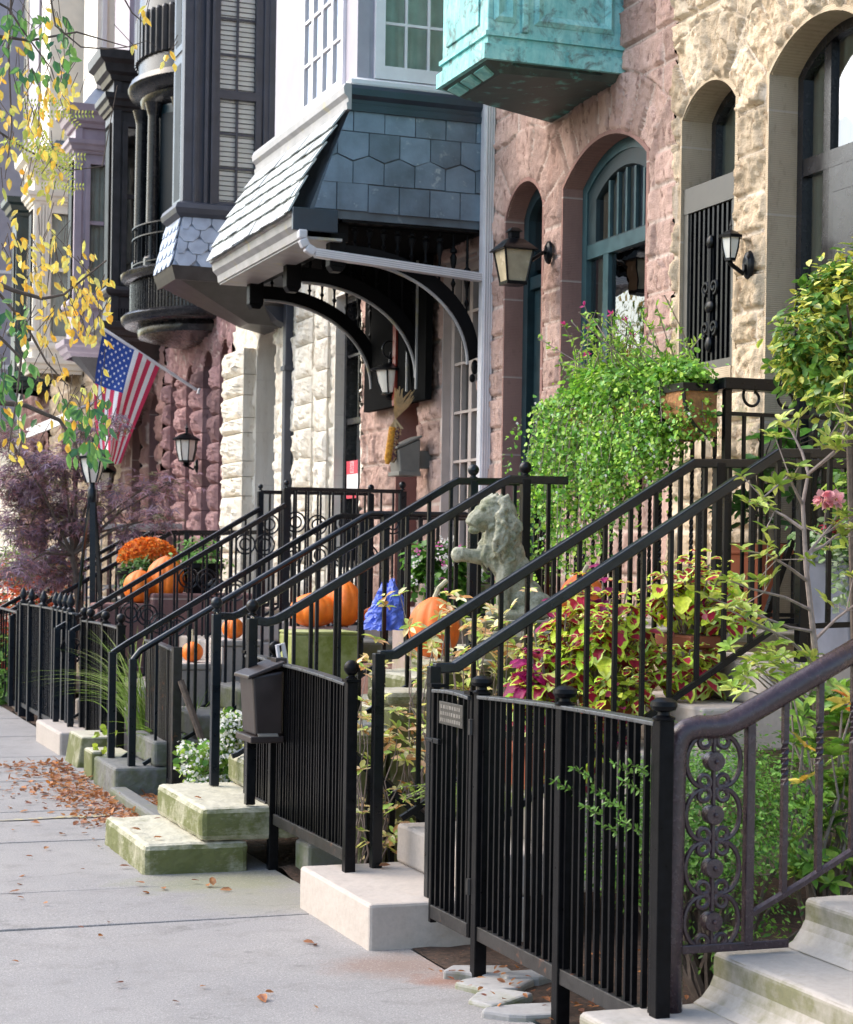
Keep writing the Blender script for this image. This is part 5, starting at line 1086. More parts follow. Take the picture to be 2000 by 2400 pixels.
m = MB(); a = FY(424,1595,12.05); b = FY(505,1830,11.9); m.tube([a, a.lerp(b,.5)+Vector((0,0,.01)), b], [.022,.024,.026], 7); tag(part('wooden_prop', m, M['bark'], smooth=True), 'weathered wooden stick propped against the rusty fence panel', 'stick')
for yy, lb in ((8.6, 'sloping handrail of the basement steps behind the azalea, nearer'), ):
    m = MB(); a = FY(830,1770,8.75); b = FY(1010,1930,8.5); square(m, [a, b], .04)
    for t_ in (.2,.5,.85): p = a.lerp(b, t_); square(m, [p, (p.x, p.y, 0)], .025)
    tag(part('stair_railing', m, M['iron']), 'black rail sloping down to the basement behind the yellowing azalea', 'railing')
# terrace of the beige house with its planter railing
t = thing('terrace', 'raised stone terrace in front of the beige house', 'terrace', (4.72, 9.4, 0)); m = MB(); m.box(4.72, XF, 8.42, 10.8, -.05, 1.20); part('wall', m, M['beige_cut'], t); m = MB(); m.box(4.66, XF, 8.37, 10.85, 1.20, 1.25); part('floor_slab', m, M['lime_dull'], t, bevel=.01)
t = thing('balcony_railing', 'tall black terrace railing with scroll band and flat top shelf', 'railing', (4.7, 8.4, 1.25)); zt_ = 2.54
m = MB(); m.box(4.66, 5.59, 8.36, 8.46, zt_-.06, zt_); part('top_rail', m, M['iron'], t, bevel=.005); m = MB(); m.box(4.66, 4.76, 8.46, 10.8, zt_-.06, zt_); part('top_rail', m, M['iron'], t, bevel=.005)
for z in (2.36, 1.34):
    m = MB(); m.box(4.69, 5.59, 8.40, 8.42, z-.01, z+.01); part('rail', m, M['iron'], t); m = MB(); m.box(4.69, 4.71, 8.42, 10.8, z-.01, z+.01); part('rail', m, M['iron'], t)
m = MB(); square(m, [(4.70,8.41,1.25),(4.70,8.41,zt_-.05)], .036); b0 = part('post', m, M['iron'], t); dup(b0, t, (.87,0,0)); dup(b0, t, (0,2.36,0))
m = MB(); square(m, [(4.80,8.41,1.34),(4.80,8.41,2.36)], .016); bb = part('baluster', m, M['iron'], t)
for k in range(1, 8): dup(bb, t, (.105*k,0,0))
m = MB(); zs_ = np.linspace(1.34, 2.36, 60)
for i, z in enumerate(zs_):
    tw = max(0, min(1, (z-1.6)/.55))*2*PI*4
    for c in range(4): a = PI/4+c*PI/2+tw; m.v.append((4.70+.012*math.cos(a), 8.53+.012*math.sin(a), z)); m.c.append((1,1,1,1))
for i in range(59):
    for c in range(4): m.f.append((i*4+c, i*4+(c+1)%4, (i+1)*4+(c+1)%4, (i+1)*4+c))
b2 = part('twisted_baluster', m, M['iron'], t)
for k in range(1, 19): dup(b2, t, (0,.12*k,0))
for k in range(4):
    m = MB(); c = (4.85+.2*k, 8.41, 2.45); m.tube([(c[0]+(.075-.05*q)*math.cos(2.2*PI*q+PI*.2), c[1], c[2]-.0+(.075-.05*q)*math.sin(2.2*PI*q+PI*.2)) for q in np.linspace(0,1,24)], .008, 5, up=(0,1,0)); part('scroll', m, M['iron'], t, smooth=True)
for k in range(6):
    m = MB(); c = (4.70, 8.6+.34*k, 2.44); m.tube([(c[0], c[1]+(.075-.05*q)*math.cos(2.2*PI*q), c[2]+(.075-.05*q)*math.sin(2.2*PI*q)) for q in np.linspace(0,1,24)], .008, 5, up=(1,0,0)); part('scroll', m, M['iron'], t, smooth=True)
m = MB(); square(m, [(5.05,8.62,1.28),(5.50,8.62,2.48)], .03); part('brace', m, M['iron'], t)
# broken flagstones by the near fence
rg = random.Random(9)
for k, (a, b, lb) in enumerate(((1085,2290,'broken pale flagstone at the foot of the near bar fence, farthest'), (1120,2318,'broken pale flagstone edged with moss, second from the near bar fence'), (1120,2352,'broken pale flagstone wedged between pavement and mulch'), (1180,2385,'broken pale flagstone at the very bottom of the picture'), (1215,2300,'long pale flagstone lying under the near bar fence'))):
    c = G(a, b, .0); m = MB(); n = 8; rx, ry = rg.uniform(.12,.20), rg.uniform(.09,.17); poly = []; js = [rg.uniform(.7,1.15) for _ in range(n)]
    for i in range(n): an = 2*PI*i/n+rg.uniform(-.25,.25); poly.append((c.x+.08+rx*js[i]*math.cos(an), c.y+ry*js[i]*math.sin(an), -.035))
    m.prism(poly, (0,0,.062)); o = part('flagstone', m, M['paving'], bevel=.012); tag(o, lb, 'flagstone', 'broken flagstones'); o.rotation_euler = (rg.uniform(-.08,.08), rg.uniform(-.08,.08), 0)
# ---------------------------------------------------------------- lanterns
def lantern(name, label, c, h, rt, rb, n, wall=None, cap='dome', glass='frost', ribs=True, tail=True, mat='iron', cat='wall lantern', group='lanterns along the terrace', hook=None, lit=False):
    """c: centre of the glass body's foot; rt/rb: radii of glass at top/foot; wall: point of the wall plate"""
    c = Vector(c); t = thing(name, label, cat, wall if wall is not None else c, group); im = M[mat]
    m = MB(); prof = [(rb*.96, 0), ((rb*.45+rt*.55)*1.05 if n > 4 else (rb+rt)/2, h*.5), (rt, h)] if n != 4 else [(rb*.94, 0), (rt*.96, h)]
    def lat(mb, pr, nn=n, rot=PI/4 if n == 4 else 0):
        q = MB(); q.lathe((0,0,0), pr, nn); cr, sr = math.cos(rot), math.sin(rot); mb.add([(c.x+v[0]*cr-v[1]*sr, c.y+v[0]*sr+v[1]*cr, c.z+v[2]) for v in q.v], q.f)
    lat(m, prof); part('glass', m, M[glass], t, smooth=False if n == 4 else True)
    rot = PI/4 if n == 4 else 0
    if ribs:
        for k in range(n if n <= 8 else 6):
            a = 2*PI*k/(n if n <= 8 else 6)+rot; m = MB(); m.tube([c+Vector((r_*1.03*math.cos(a), r_*1.03*math.sin(a), z)) for r_, z in prof], max(.004, rt*.055), 5); part('rib', m, im, t)
    m = MB()
    if n == 4: lat(m, [(rt*1.22, h), (rt*1.25, h+.006), (rt*.55, h+h*.38), (rt*.30, h+h*.42), (rt*.30, h+h*.62), (rt*.46, h+h*.63), (rt*.25, h+h*.74), (.004, h+h*.80)])
    else: lat(m, [(rt*1.30, h-.004), (rt*1.34, h+.012), (rt*1.15, h+h*.10), (rt*.75, h+h*.24), (rt*.3, h+h*.34), (rt*.14, h+h*.37), (rt*.12, h+h*.52), (rt*.2, h+h*.56), (rt*.10, h+h*.62), (.003, h+h*.84)])
    part('cap', m, im, t, smooth=35)
    m = MB(); lat(m, [(rb*.25, -h*.30), (rb*.5, -h*.18), (rb*.35, -h*.10), (rb*1.08, -.012), (rb*1.08, .004)] if tail else [(rb*1.05, -.02), (rb*1.08, .004)]); part('foot', m, im, t, smooth=35)
    if wall is not None:
        w_ = Vector(wall); m = MB(); m.lathe((w_.x-.03, w_.y, w_.z), [(.035,0),(.05,.012),(.055,.03)], 14, axis='x'); m.v = [(v[0], v[1], w_.z+(v[2]-w_.z)*1.6) for v in m.v]; part('wall_plate', m, im, t, smooth=35)
        m = MB(); e = c+Vector((0,0,-h*.22)) if tail else c+Vector((0,0,h*.5)); e2 = e if tail else Vector((c.x+rt*.9, c.y, c.z+h*.75))
        m.tube([w_+Vector((-.03,0,0)), (w_+e2)/2+Vector((.02,0,-.05 if tail else .03)), e2], .014, 8); part('arm', m, im, t, smooth=True)
    if hook: m = MB(); cc = c+Vector((0,0,h*1.95)); m.tube([cc+Vector((.075*math.cos(a), 0, .075*math.sin(a))) for a in np.linspace(0, 2*PI, 21)], .008, 6, caps=False, up=(0,1,0)); part('hook_ring', m, im, t, smooth=True)
    if lit:
        mm, nt, out = newmat('lit_bulb'); em = N(nt, 'ShaderNodeEmission'); em.inputs[0].default_value = (1,.55,.2,1); em.inputs[1].default_value = 9; nt.links.new(em.outputs[0], out.inputs[0]); m = MB(); m.ball(c+Vector((0,0,h*.45)), .045); part('bulb', m, mm, t, smooth=True)
    return t
wp = FX(1757,622,5.56); lc = FY(1712,607,wp.y); lantern('wall_lantern', 'small black lantern with frosted bell glass on the beige stone pier', lc, .125, .058, .034, 6, wall=wp)
wp = FX(1288,592,5.55); lc = FY(1203,662,wp.y-.02); lantern('wall_lantern', 'large square black lantern with dusty tapered glass on the red-brown pier', lc, .225, .155, .105, 4, wall=wp, glass='amberglass', tail=False)
lc = FY(914,922,15.75); lantern('hanging_lantern', 'bell-shaped lantern hanging at the foot of the canopy brackets', lc, .20, .135, .075, 10, cat='lantern', hook=True)
wp = FX(463,1092,5.45); lc = FY(437,1080,wp.y); lantern('wall_lantern', 'black lantern with clear ribbed glass on the mauve banded pier', lc, .26, .135, .095, 8, wall=wp)
wp = FX(255,1150,5.5); lc = FY(243,1150,wp.y); lantern('wall_lantern', 'glass lantern on the wall just behind the three-legged lamp post', lc, .28, .15, .09, 6, wall=wp)
wp = FX(150,1185,5.5); lc = FY(135,1180,wp.y); lantern('wall_lantern', 'lit lantern glowing orange behind the purple-leaved tree', lc, .2, .10, .07, 6, wall=wp, lit=True)
# lamp post on three bowed legs
yL = 17.0; pb = FY(212,1430,yL); t = thing('lamp_post', 'black lamp post on three bowed flat legs behind the far fence', 'lamp post', (pb.x, yL, 0)); zc = FY(209,1172,yL).z
for k in range(3):
    a = 2*PI*k/3+.5; m = MB(); pts = []
    for q in np.linspace(0, 1, 18): r_ = .02+.13*(1-(1-q)**2.2)*(1 if q < .7 else 1-.25*(q-.7)); pts.append(Vector((pb.x+r_*math.cos(a), yL+r_*math.sin(a), zc*(1-q))))
    for p, q in zip(pts, pts[1:]): m.obox(p, q+(q-p)*.03, .05, .014, up=(math.cos(a), math.sin(a), .2))
    part('leg', m, M['iron_blue'], t)
m = MB(); m.lathe((pb.x,yL,zc-.02), [(.035,0),(.042,.02),(.042,.11),(.03,.13),(.02,.2)], 12); part('collar', m, M['iron_blue'], t, smooth=True)
c0 = Vector((pb.x, yL, zc+.16)); m = MB(); m.lathe(c0, [(.05,0),(.085,.10),(.11,.22)], 6); part('glass', m, M['frost'], t)
for k in range(6): a = 2*PI*k/6; m = MB(); m.tube([c0+Vector((r_*1.03*math.cos(a), r_*1.03*math.sin(a), z)) for r_, z in ((.05,0),(.085,.10),(.11,.22))], .008, 5); part('rib', m, M['iron_blue'], t)
m = MB(); m.lathe(c0, [(.14,.215),(.145,.235),(.11,.28),(.06,.315),(.02,.33),(.015,.38),(.003,.41)], 16); part('cap', m, M['iron_blue'], t, smooth=True)
# ---------------------------------------------------------------- flag
yF = 23.7; tip = FY(231,763,yF); wl = FY(461,914,yF); t = thing('flag', 'striped and starred flag on a white pole slanting out from the mauve house', 'flag', (wl.x, yF, wl.z))
m = MB(); m.tube([tip, wl], .021, 8); po = part('pole', m, M['white'], t, smooth=True); m = MB(); m.ball(tip, .04, 10, 6); part('pole_tip', m, M['galv'], po, smooth=True)
m = MB(); e = wl+(wl-tip).normalized()*.02; m.obox(e, e+Vector((.25,0,-.06)), .07, .07); part('bracket', m, M['galv'], po)
A_, B_ = FY(243,772,yF), FY(376,858,yF); bl, br_ = FY(232,1085,yF), FY(283,1084,yF); nu, nv = 52, 60
def fpt(u, v, off=0):
    top = A_.lerp(B_, u); bot = bl.lerp(br_, u); p = top.lerp(bot, v); lf = math.sin(PI*min(1, v*1.1))
    p = p+Vector((-.04*lf*(1-u)*2, 0, 0)); fold = .09*math.sin(u*7.5+v*2.2)*(.25+.75*v)+.03*math.sin(u*17+v*5)*v
    return p+Vector((0, fold+off, -.02*math.sin(u*9)*v))
fm = [plain('flag_red', (.62,.035,.10), .8, .06, 30, .15), plain('flag_white', (.84,.83,.84), .8, .05, 30, .15), plain('flag_blue', (.018,.06,.30), .8, .06, 30, .15)]
V = []; Fc = []; mi = []
for i in range(nu+1):
    for j in range(nv+1): V.append(fpt(i/nu, j/nv))
for i in range(nu):
    for j in range(nv):
        Fc.append((i*(nv+1)+j, i*(nv+1)+j+1, (i+1)*(nv+1)+j+1, (i+1)*(nv+1)+j)); s = i*13//nu
        mi.append(2 if (s < 7 and j < nv*.4) else (0 if s % 2 == 0 else 1))
for r_ in range(9):
    for c in range(6 if r_ % 2 == 0 else 5):
        u0 = (7/13)*(r_+1)/10; v0 = .4*((c+.5)/6 if r_ % 2 == 0 else (c+1)/6)
        for side in (-.006, .006):
            o = len(V)
            for k in range(10): a = 2*PI*k/10+PI/2; rr = 1 if k % 2 == 0 else .42; V.append(fpt(u0+.022*rr*math.cos(a), v0+.0145*rr*math.sin(a), side))
            Fc.append(tuple(range(o, o+10))); mi.append(1)
fl_ = MB(); fl_.v = V; fl_.f = Fc; fl_.c = [(1,1,1,1)]*len(V); cl = part('cloth', fl_, None, t, fix=False)
for q in fm: cl.data.materials.append(q)
cl.data.polygons.foreach_set('material_index', mi); cl.data.polygons.foreach_set('use_smooth', [True]*len(mi))
# ---------------------------------------------------------------- pumpkins
def pumpkin(label, c, r, hgt, ribs=11, stalk=.09, mat='pumpkin', lean=.3, seed=0, sm='stem'):
    c = Vector(c); t = thing('pumpkin', label, 'pumpkin', c, 'pumpkins on the stoops'); m = MB(); n, mm = 66, 18; rg = random.Random(seed); ph = rg.random()*6; vs = []; fs = []
    for i in range(mm+1):
        th = PI*i/mm; rad = math.sin(th)**.82 if 0 < i < mm else 0; z = .5-.5*math.cos(th)
        for k in range(n):
            a = 2*PI*k/n; rib = 1-.085*abs(math.sin(ribs*a/2+ph))**.0 *0-.09*(1-abs(math.sin(ribs*a/2+ph)))**2.2*min(1, rad*1.3); wob = 1+.03*math.sin(2*a+ph)+.02*math.sin(3*a)
            dz = -.10*hgt*math.exp(-(rad/.33)**2)*(1 if z > .5 else -.6); vs.append((c.x+r*rad*rib*wob*math.cos(a), c.y+r*rad*rib*wob*math.sin(a), c.z+hgt*(1-z)+dz if z <= .5 else c.z+hgt*(1-z)+dz*0+max(0, .0)))
    for i in range(mm):
        for k in range(n): q = (k+1) % n; fs.append((i*n+k, (i+1)*n+k, (i+1)*n+q, i*n+q))
    m.add(vs, fs); part('body', m, M[mat], t, smooth='all')
    m = MB(); zt = c.z+hgt*.90; m.tube([(c.x,c.y,zt),(c.x,c.y,zt+stalk*.35),(c.x+lean*stalk*.3,c.y,zt+stalk*.7),(c.x+lean*stalk,c.y,zt+stalk)], [r*.17,r*.10,r*.09,r*.10], 7); part('stalk', m, M[sm], t, smooth=True); return t
p = FY(1018,1526,9.09); pumpkin('large pale orange ribbed pumpkin with a long curved stalk on the mossy coping', (p.x, 9.09, 1.09), .135, .30, 9, .13, 'pumpkin2', .5, 1)
p = FY(1366,1450,9.09); pumpkin('large tall pumpkin half hidden behind the coleus', (p.x, 9.09, 1.235), .135, .29, 9, .08, 'pumpkin2', .3, 2)
p1 = FY(451,1551,13.36); pumpkin('small pumpkin with a tall pale stalk on the lower pale block', (p1.x, 13.36, p1.z), .078, .14, 10, .11, 'pumpkin', .0, 3)
p2 = FY(546,1497,13.36); pumpkin('small bright pumpkin on the higher pale block', (p2.x, 13.36, p2.z), .08, .15, 10, .06, 'pumpkin', .2, 4)
for ob_ in [o for o in bpy.data.objects if o.get('label', '').startswith('pale stone block under the')]:
    q = p1 if 'tall stalk' in ob_['label'] else p2; w_ = .15
    for ch in ob_.children: COLm = ch; bpy.data.objects.remove(ch, do_unlink=True)
    ob_.location = (q.x, 13.36, -.05); ORG[ob_.name] = Vector(ob_.location); m = MB(); m.box(q.x-.12, q.x+.17, 13.2, 13.55, -.05, q.z-.05); part('body', m, M['lime'], ob_, bevel=.012); m = MB(); m.box(q.x-.13, q.x+.18, 13.19, 13.56, q.z-.05, q.z-.002); part('cap', m, M['lime'], ob_, bevel=.012)
for a, r_, h_, s, lb in ((735, .19, .22, 5, 'broad flattened pumpkin, leftmost of the plinth row'), (806, .155, .31, 6, 'tall pumpkin in the middle of the plinth row'), (872, .085, .13, 7, 'small squat pumpkin at the right of the plinth row')):
    p = FY(a, 1443, 12.16); pumpkin(lb, (p.x, 12.16+(.02 if s == 6 else 0), 1.13), r_*.86, h_, 11, .07, 'pumpkin', .3, s)
for a, r_, h_, s, lb in ((328, .17, .28, 8, 'big orange pumpkin behind the ring-patterned rail, left of a pair'), (388, .20, .40, 9, 'bigger taller pumpkin behind the ring-patterned rail, right of a pair')):
    p = FY(a, 1421, 16.52); pumpkin(lb, (p.x, 16.52, 1.17), r_*.85, h_, 10, .06, 'pumpkin', .2, s)
# ---------------------------------------------------------------- bag, mailboxes, corn, sign
p = FY(906,1462,10.58); m = MB(); rg = random.Random(3); vs = []; n = 44; L = 22; jit = lambda: rg.uniform(-.006,.006)
for i in range(L+1):
    q = i/L
    for k in range(n): a = 2*PI*k/n; rr = (.125-.07*q-.02*max(0, q-.75)/.25)*(1+.16*math.sin(5*a+4*q)+.10*math.sin(9*a+11*q)+.07*math.sin(14*a-9*q)); vs.append((p.x+rr*1.0*math.cos(a)+jit()+.02*q, 10.58+rr*.9*math.sin(a)+jit(), max(1.172, 1.172+.28*q+.03*math.sin(3*a)*q+jit())))
m.add(vs, [(i*n+k, i*n+(k+1)%n, (i+1)*n+(k+1)%n, (i+1)*n+k) for i in range(L) for k in range(n)]+[tuple(L*n+k for k in range(n))])
tag(part('plastic_bag', m, M['bluebag']), 'crumpled blue plastic bag on the green-stained pier', 'bag')
t = thing('mailbox', 'brown metal mailbox hung on the bar fence', 'mailbox', (2.52, 9.42, .68), 'mailboxes'); bx = M['brownplastic']; a0, a1 = FY(594,1600,9.08).x-.005, 2.585; y0, y1 = 9.08, 9.34
m = MB(); m.prism([(a0+.02,y0,.705),(a0,y0,1.0),(a1,y0,1.03),(a1,y0,.705)], (0,y1-y0,0)); part('body', m, bx, t, bevel=.012)
m = MB(); m.prism([(a0-.025,y0-.015,.985),(a0-.025,y0-.015,1.005),(a1+.0,y0-.015,1.08),(a1,y0-.015,1.055)], (0,y1-y0+.03,0)); part('lid', m, bx, t, bevel=.006)
m = MB(); m.box(a0-.01,a1,y0-.02,y1+.02,.668,.702); part('tray', m, bx, t, bevel=.006); m = MB(); m.prism([(a0+.03,y0-.021,.700),(a1-.03,y0-.021,.700),(a1-.03,y0-.001,.712),(a0+.03,y0-.001,.712)], (0,0,.004)); part('ledge', m, M['greymetal'], t)
m = MB(); m.box(a1-.03,a1+.03,y0+.05,y0+.15,1.03,1.09); part('hanger', m, bx, t, bevel=.004); m = MB(); m.tube([(a1,y0+.1,1.09),(a1-.01,y0+.1,1.15),(a1+.02,y0+.1,1.16),(a1+.04,y0+.1,1.06)], .012, 6); part('hook', m, M['galv'], t, smooth=True)
p = FX(985,1100,5.5); t = thing('mailbox', 'grey metal mailbox fixed to the pier beside the dark red door', 'mailbox', (p.x, p.y, p.z), 'mailboxes'); q0, q1 = FY(923,1110,p.y-.0), FY(982,1030,p.y); gm = M['greymetal']; q2 = FY(986,1070,p.y-.12).x; m = MB(); m.box(q2-.01,XF-.02,p.y-.05,p.y+.05,q0.z+.05,q1.z-.1); part('bracket', m, gm, t)
m = MB(); m.prism([(q0.x+.02,p.y-.12,q0.z),(q0.x,p.y-.12,q1.z-.09),(q2,p.y-.12,q1.z+.0),(q2,p.y-.12,q0.z)], (0,.26,0)); part('body', m, gm, t, bevel=.012); m = MB(); m.prism([(q0.x-.02,p.y-.135,q1.z-.095),(q0.x-.02,p.y-.135,q1.z-.075),(q2+.01,p.y-.135,q1.z+.03),(q2+.01,p.y-.135,q1.z+.01)], (0,.29,0)); part('lid', m, gm, t, bevel=.006)
m = MB(); m.box(q0.x,q2,p.y-.135,p.y+.15,q0.z-.02,q0.z+.015); part('tray', m, gm, t, bevel=.004)
yc_ = 15.12; t = thing('corn_decoration', 'bunch of dried corn cobs with husks hanging by the dark red door', 'corn decoration', FY(925,975,yc_))
for k, (a, b, ln, cs) in enumerate(((908,1086,.34,((.75,.40,.05),(.62,.28,.03))), (921,1082,.34,((.32,.14,.09),(.55,.38,.2),(.10,.04,.06))))):
    lo, hi = FY(a, b, yc_), FY(a+13-4*k, 1000, yc_); m = MB(); d = (hi-lo); n, L = 12, 26; rg = random.Random(k); ax = d.normalized(); e1 = ax.orthogonal().normalized(); e2 = ax.cross(e1)
    for i in range(L):
        for j in range(n): an = 2*PI*(j+.5*(i%2))/n; rr = .026*min(1, .45+i/6); c = lo+d*(i/L)+(e1*math.cos(an)+e2*math.sin(an))*rr; m.ball(c, .0085, 5, 3, col=(*rg.choice(cs), 1))
    part('cob', m, M['corn'], t, colors=True, fix=False, smooth='all')
kn = FY(927,982,yc_); m = MB(); rg = random.Random(8)
for k in range(26):
    e = FY(rg.uniform(922,972), rg.uniform(905,950), yc_-rg.uniform(-.05,.05)); md = kn.lerp(e,.5)+Vector((rg.uniform(-.02,.02), rg.uniform(-.03,.03), .01)); wv = rg.uniform(.012,.022); s = Vector((wv, wv*.4, 0)); m.add([kn-s*.3, kn+s*.3, md+s, e+s*.3, e-s*.3, md-s], [(0,1,2,5),(5,2,3,4)])
for k in range(14): e = kn+Vector((rg.uniform(-.05,.06), rg.uniform(-.03,.03), -rg.uniform(.06,.14))); s = Vector((.014,0,0)); m.add([kn-s*.5, kn+s*.5, e+s, e-s], [(0,1,2,3)])
part('husks', m, M['husk'], t, fix=False)
# street-cleaning notice in the cream house window
c = FX(823,1130,5.70); t = thing('paper_notice', 'white paper notice with red bands in the cream house window', 'notice', (c.x, c.y, c.z)); m = MB(); zt, zb = FX(823,1080,5.68).z, FX(823,1168,5.68).z; ya, yb2 = FX(812,1120,5.68).y, FX(838,1120,5.68).y
m.box(5.684,5.69,yb2,ya,zb,zt); part('sheet', m, M['white'], t); m = MB(); m.box(5.681,5.6835,yb2,ya,zt-.13,zt); m.box(5.681,5.6835,yb2,ya,zb,zb+.05); M['signred'] = plain('notice_red', (.60,.05,.08), .6, .1, 20, 0); part('red_band', m, M['signred'], t)
def text(body, loc, size, mat, parent, name='lettering', rot=(PI/2,0,-PI/2), ext=.0006):
    cu = bpy.data.curves.new(name, 'FONT'); cu.body = body; cu.size = size; cu.extrude = ext; cu.align_x = 'CENTER'; cu.align_y = 'CENTER'; o = bpy.data.objects.new(name, cu); COL.objects.link(o); o.parent = parent; o.location = Vector(loc)-ORG[parent.name]; o.rotation_euler = rot; cu.materials.append(mat); bpy.context.view_layer.update(); me = bpy.data.meshes.new_from_object(o.evaluated_get(bpy.context.evaluated_depsgraph_get()))
    q = bpy.data.objects.new(name, me); COL.objects.link(q); q.parent = parent; q.location = o.location; q.rotation_euler = rot; bpy.data.objects.remove(o, do_unlink=True); ORG[q.name] = Vector(loc); return q
text('STR', (5.6795,(ya+yb2)/2,zt-.036), .075, M['white'], t); text('CLE', (5.6795,(ya+yb2)/2,zt-.096), .075, M['white'], t)
# ---------------------------------------------------------------- planters
t = thing('hayrack_planter', 'coir-lined black wire planter hung on the terrace railing', 'planter', (4.62, 9.5, 2.2)); m = MB(); n = 12; yy = np.linspace(8.44, 9.95, 22); vs = []
zT = 2.49
prof = [(4.66,zT-.25)]+[(4.66-.19*math.sin(a*PI/2), zT-.25*math.cos(a*PI/2)**1.0) for a in np.linspace(.05,1,n)]; k = len(prof)
for y in yy: vs += [(p[0]+.006*RNG.normal(), y, p[1]+.006*RNG.normal()) for p in prof]
fs = [(i*k+j, i*k+j+1, (i+1)*k+j+1, (i+1)*k+j) for i in range(len(yy)-1) for j in range(k-1)]+[tuple(range(k))+()]
o = len(vs); vs.append((4.66, yy[0], zT)); fs = fs[:-1]+[tuple(range(k))+(o,)]; m.add(vs, fs); part('liner', m, M['coir'], t, fix=False)
for y in (8.43, 8.72, 9.1, 9.5, 9.9): m = MB(); pts = [(p[0]-.008, y, p[1]-.006) for p in prof]; [m.obox(a, b, .028, .007, up=(0,0,1)) for a, b in zip(pts, pts[1:])]; part('strap', m, M['iron'], t)
m = MB(); m.box(4.46,4.475,8.43,9.95,zT-.02,zT+.02); m.box(4.47,4.66,8.428,8.442,zT-.02,zT+.02); part('rim', m, M['iron'], t); m = MB(); m.add([(4.48,8.45,zT-.04),(4.66,8.45,zT-.04),(4.66,9.95,zT-.04),(4.48,9.95,zT-.04)], [(0,1,2,3)]); part('soil', m, M['soil'], t)
def sqpot(name, label, x0, x1, y0, y1, z0, z1, mat, taper=.03, rim=.02, rh=.05):
    t = thing(name, label, 'plant pot', ((x0+x1)/2,(y0+y1)/2,z0), 'plant pots on the stoops'); m = MB(); a = taper; m.add([(x0+a,y0+a,z0),(x1-a,y0+a,z0),(x1-a,y1-a,z0),(x0+a,y1-a,z0),(x0,y0,z1),(x1,y0,z1),(x1,y1,z1),(x0,y1,z1)], [(0,3,2,1),(4,5,6,7),(0,1,5,4),(1,2,6,5),(2,3,7,6),(3,0,4,7)]); part('body', m, mat, t, bevel=.008)
    m = MB(); m.box(x0-rim,x1+rim,y0-rim,y1+rim,z1-rh,z1+.006); part('rim', m, mat, t, bevel=.008); m = MB(); m.box(x0+.01,x1-.01,y0+.01,y1-.01,z1+.006,z1+.012); part('soil', m, M['soil'], t); return t
yP = 7.62; a, b = FY(1545,1640,yP+.32), FY(1690,1500,yP); sqpot('plant_pot', 'large red-brown square pot on the upper limestone step', a.x, b.x, yP, yP+.32, .972, 1.26, M['terrawood'])
a = FY(1465,1680,yP); sqpot('plant_pot', 'small terracotta pot on the step below the large red-brown pot', 3.63, 3.83, yP-.02, yP+.2, .777, .98, M['terra'])
sqpot('plant_pot', 'terracotta trough mostly hidden by yellow-edged coleus', 3.29, 3.52, 7.66, 7.98, .572, .78, M['terra'])
yT = 8.75; a, b = FY(1700,1310,yT+.35), FY(1850,1310,yT); sqpot('plant_pot', 'wide terracotta pot behind the terrace railing', a.x, b.x, yT, yT+.35, 1.255, FY(1700,1275,yT).z, M['terra'], taper=.06)
yZ = 7.5; a, b = FY(1885,1300,8.0), FY(2060,1300,7.62); t2 = sqpot('plant_pot', 'tall blue-grey zinc planter on the landing at the right edge', a.x, b.x, 7.62, 8.0, 1.165, FY(1900,1292,7.62).z, M['zinc'], taper=.05, rim=.015)
yM = 17.6; p = FY(330,1335,yM); t = thing('plant_pot', 'dark tub under the orange chrysanthemums', 'plant pot', (p.x, yM, 1.05), 'plant pots on the stoops'); m = MB(); m.lathe((p.x,yM,1.05), [(.16,0),(.22,.36),(.24,.37),(.24,.42),(.2,.42)], 20); part('body', m, M['black'], t, smooth=True)
p = FY(470,1390,yM-1.0); t = thing('plant_pot', 'black round pot of bright green foliage by the mauve house', 'plant pot', (p.x, yM-1, p.z), 'plant pots on the stoops'); m = MB(); m.lathe((p.x,yM-1,p.z), [(.13,0),(.19,.22),(.21,.23),(.21,.27),(.17,.27)], 20); part('body', m, M['black'], t, smooth=True)
m = MB(); z0 = p.z; m.box(p.x-.5,p.x+.5,yM-1.3,yM-.7,-.05,z0); tag(part('stone_plinth', m, M['mauve_cut'], bevel=.02), 'mauve stone ledge under the black round pot', 'stone block')
m = MB(); p = FY(330,1335,yM); m.box(p.x-.5,p.x+.5,yM-.35,yM+.4,-.05,1.05); tag(part('stone_plinth', m, M['mauve_cut'], bevel=.02), 'mauve stone ledge under the chrysanthemum tub', 'stone block')
yG = 10.75; a, b = FY(1000,1375,yG), FY(1115,1375,yG); sqpot('plant_pot', 'brown window trough of geraniums behind the lion', a.x, b.x+.1, yG, yG+.25, 1.30, FY(1000,1370,yG).z, M['brownstep'], taper=.02)
m = MB(); m.box(a.x-.1,b.x+.2,yG-.05,yG+.35,-.05,1.298); tag(part('stone_plinth', m, M['brownstep'], bevel=.02), 'brown stone ledge under the geranium trough', 'stone block')
p = FX(90,930,5.2); m = MB(); y0, y1 = 26.5, 31; m.add([(5.5,y0,FY(240,885,26.5).z),(5.5,y1,FY(240,885,26.5).z),(4.4,y1,FY(205,945,26.5).z-.1),(4.4,y0,FY(205,945,26.5).z-.1),(4.4,y0,FY(205,945,26.5).z-.25),(4.4,y1,FY(205,945,26.5).z-.25)], [(0,1,2,3),(3,2,5,4)]); aw = part('awning', m, M['white'], fix=False); so2 = aw.modifiers.new('thickness', 'SOLIDIFY'); so2.thickness = .03; tag(aw, 'white canvas awning behind the flag', 'awning')
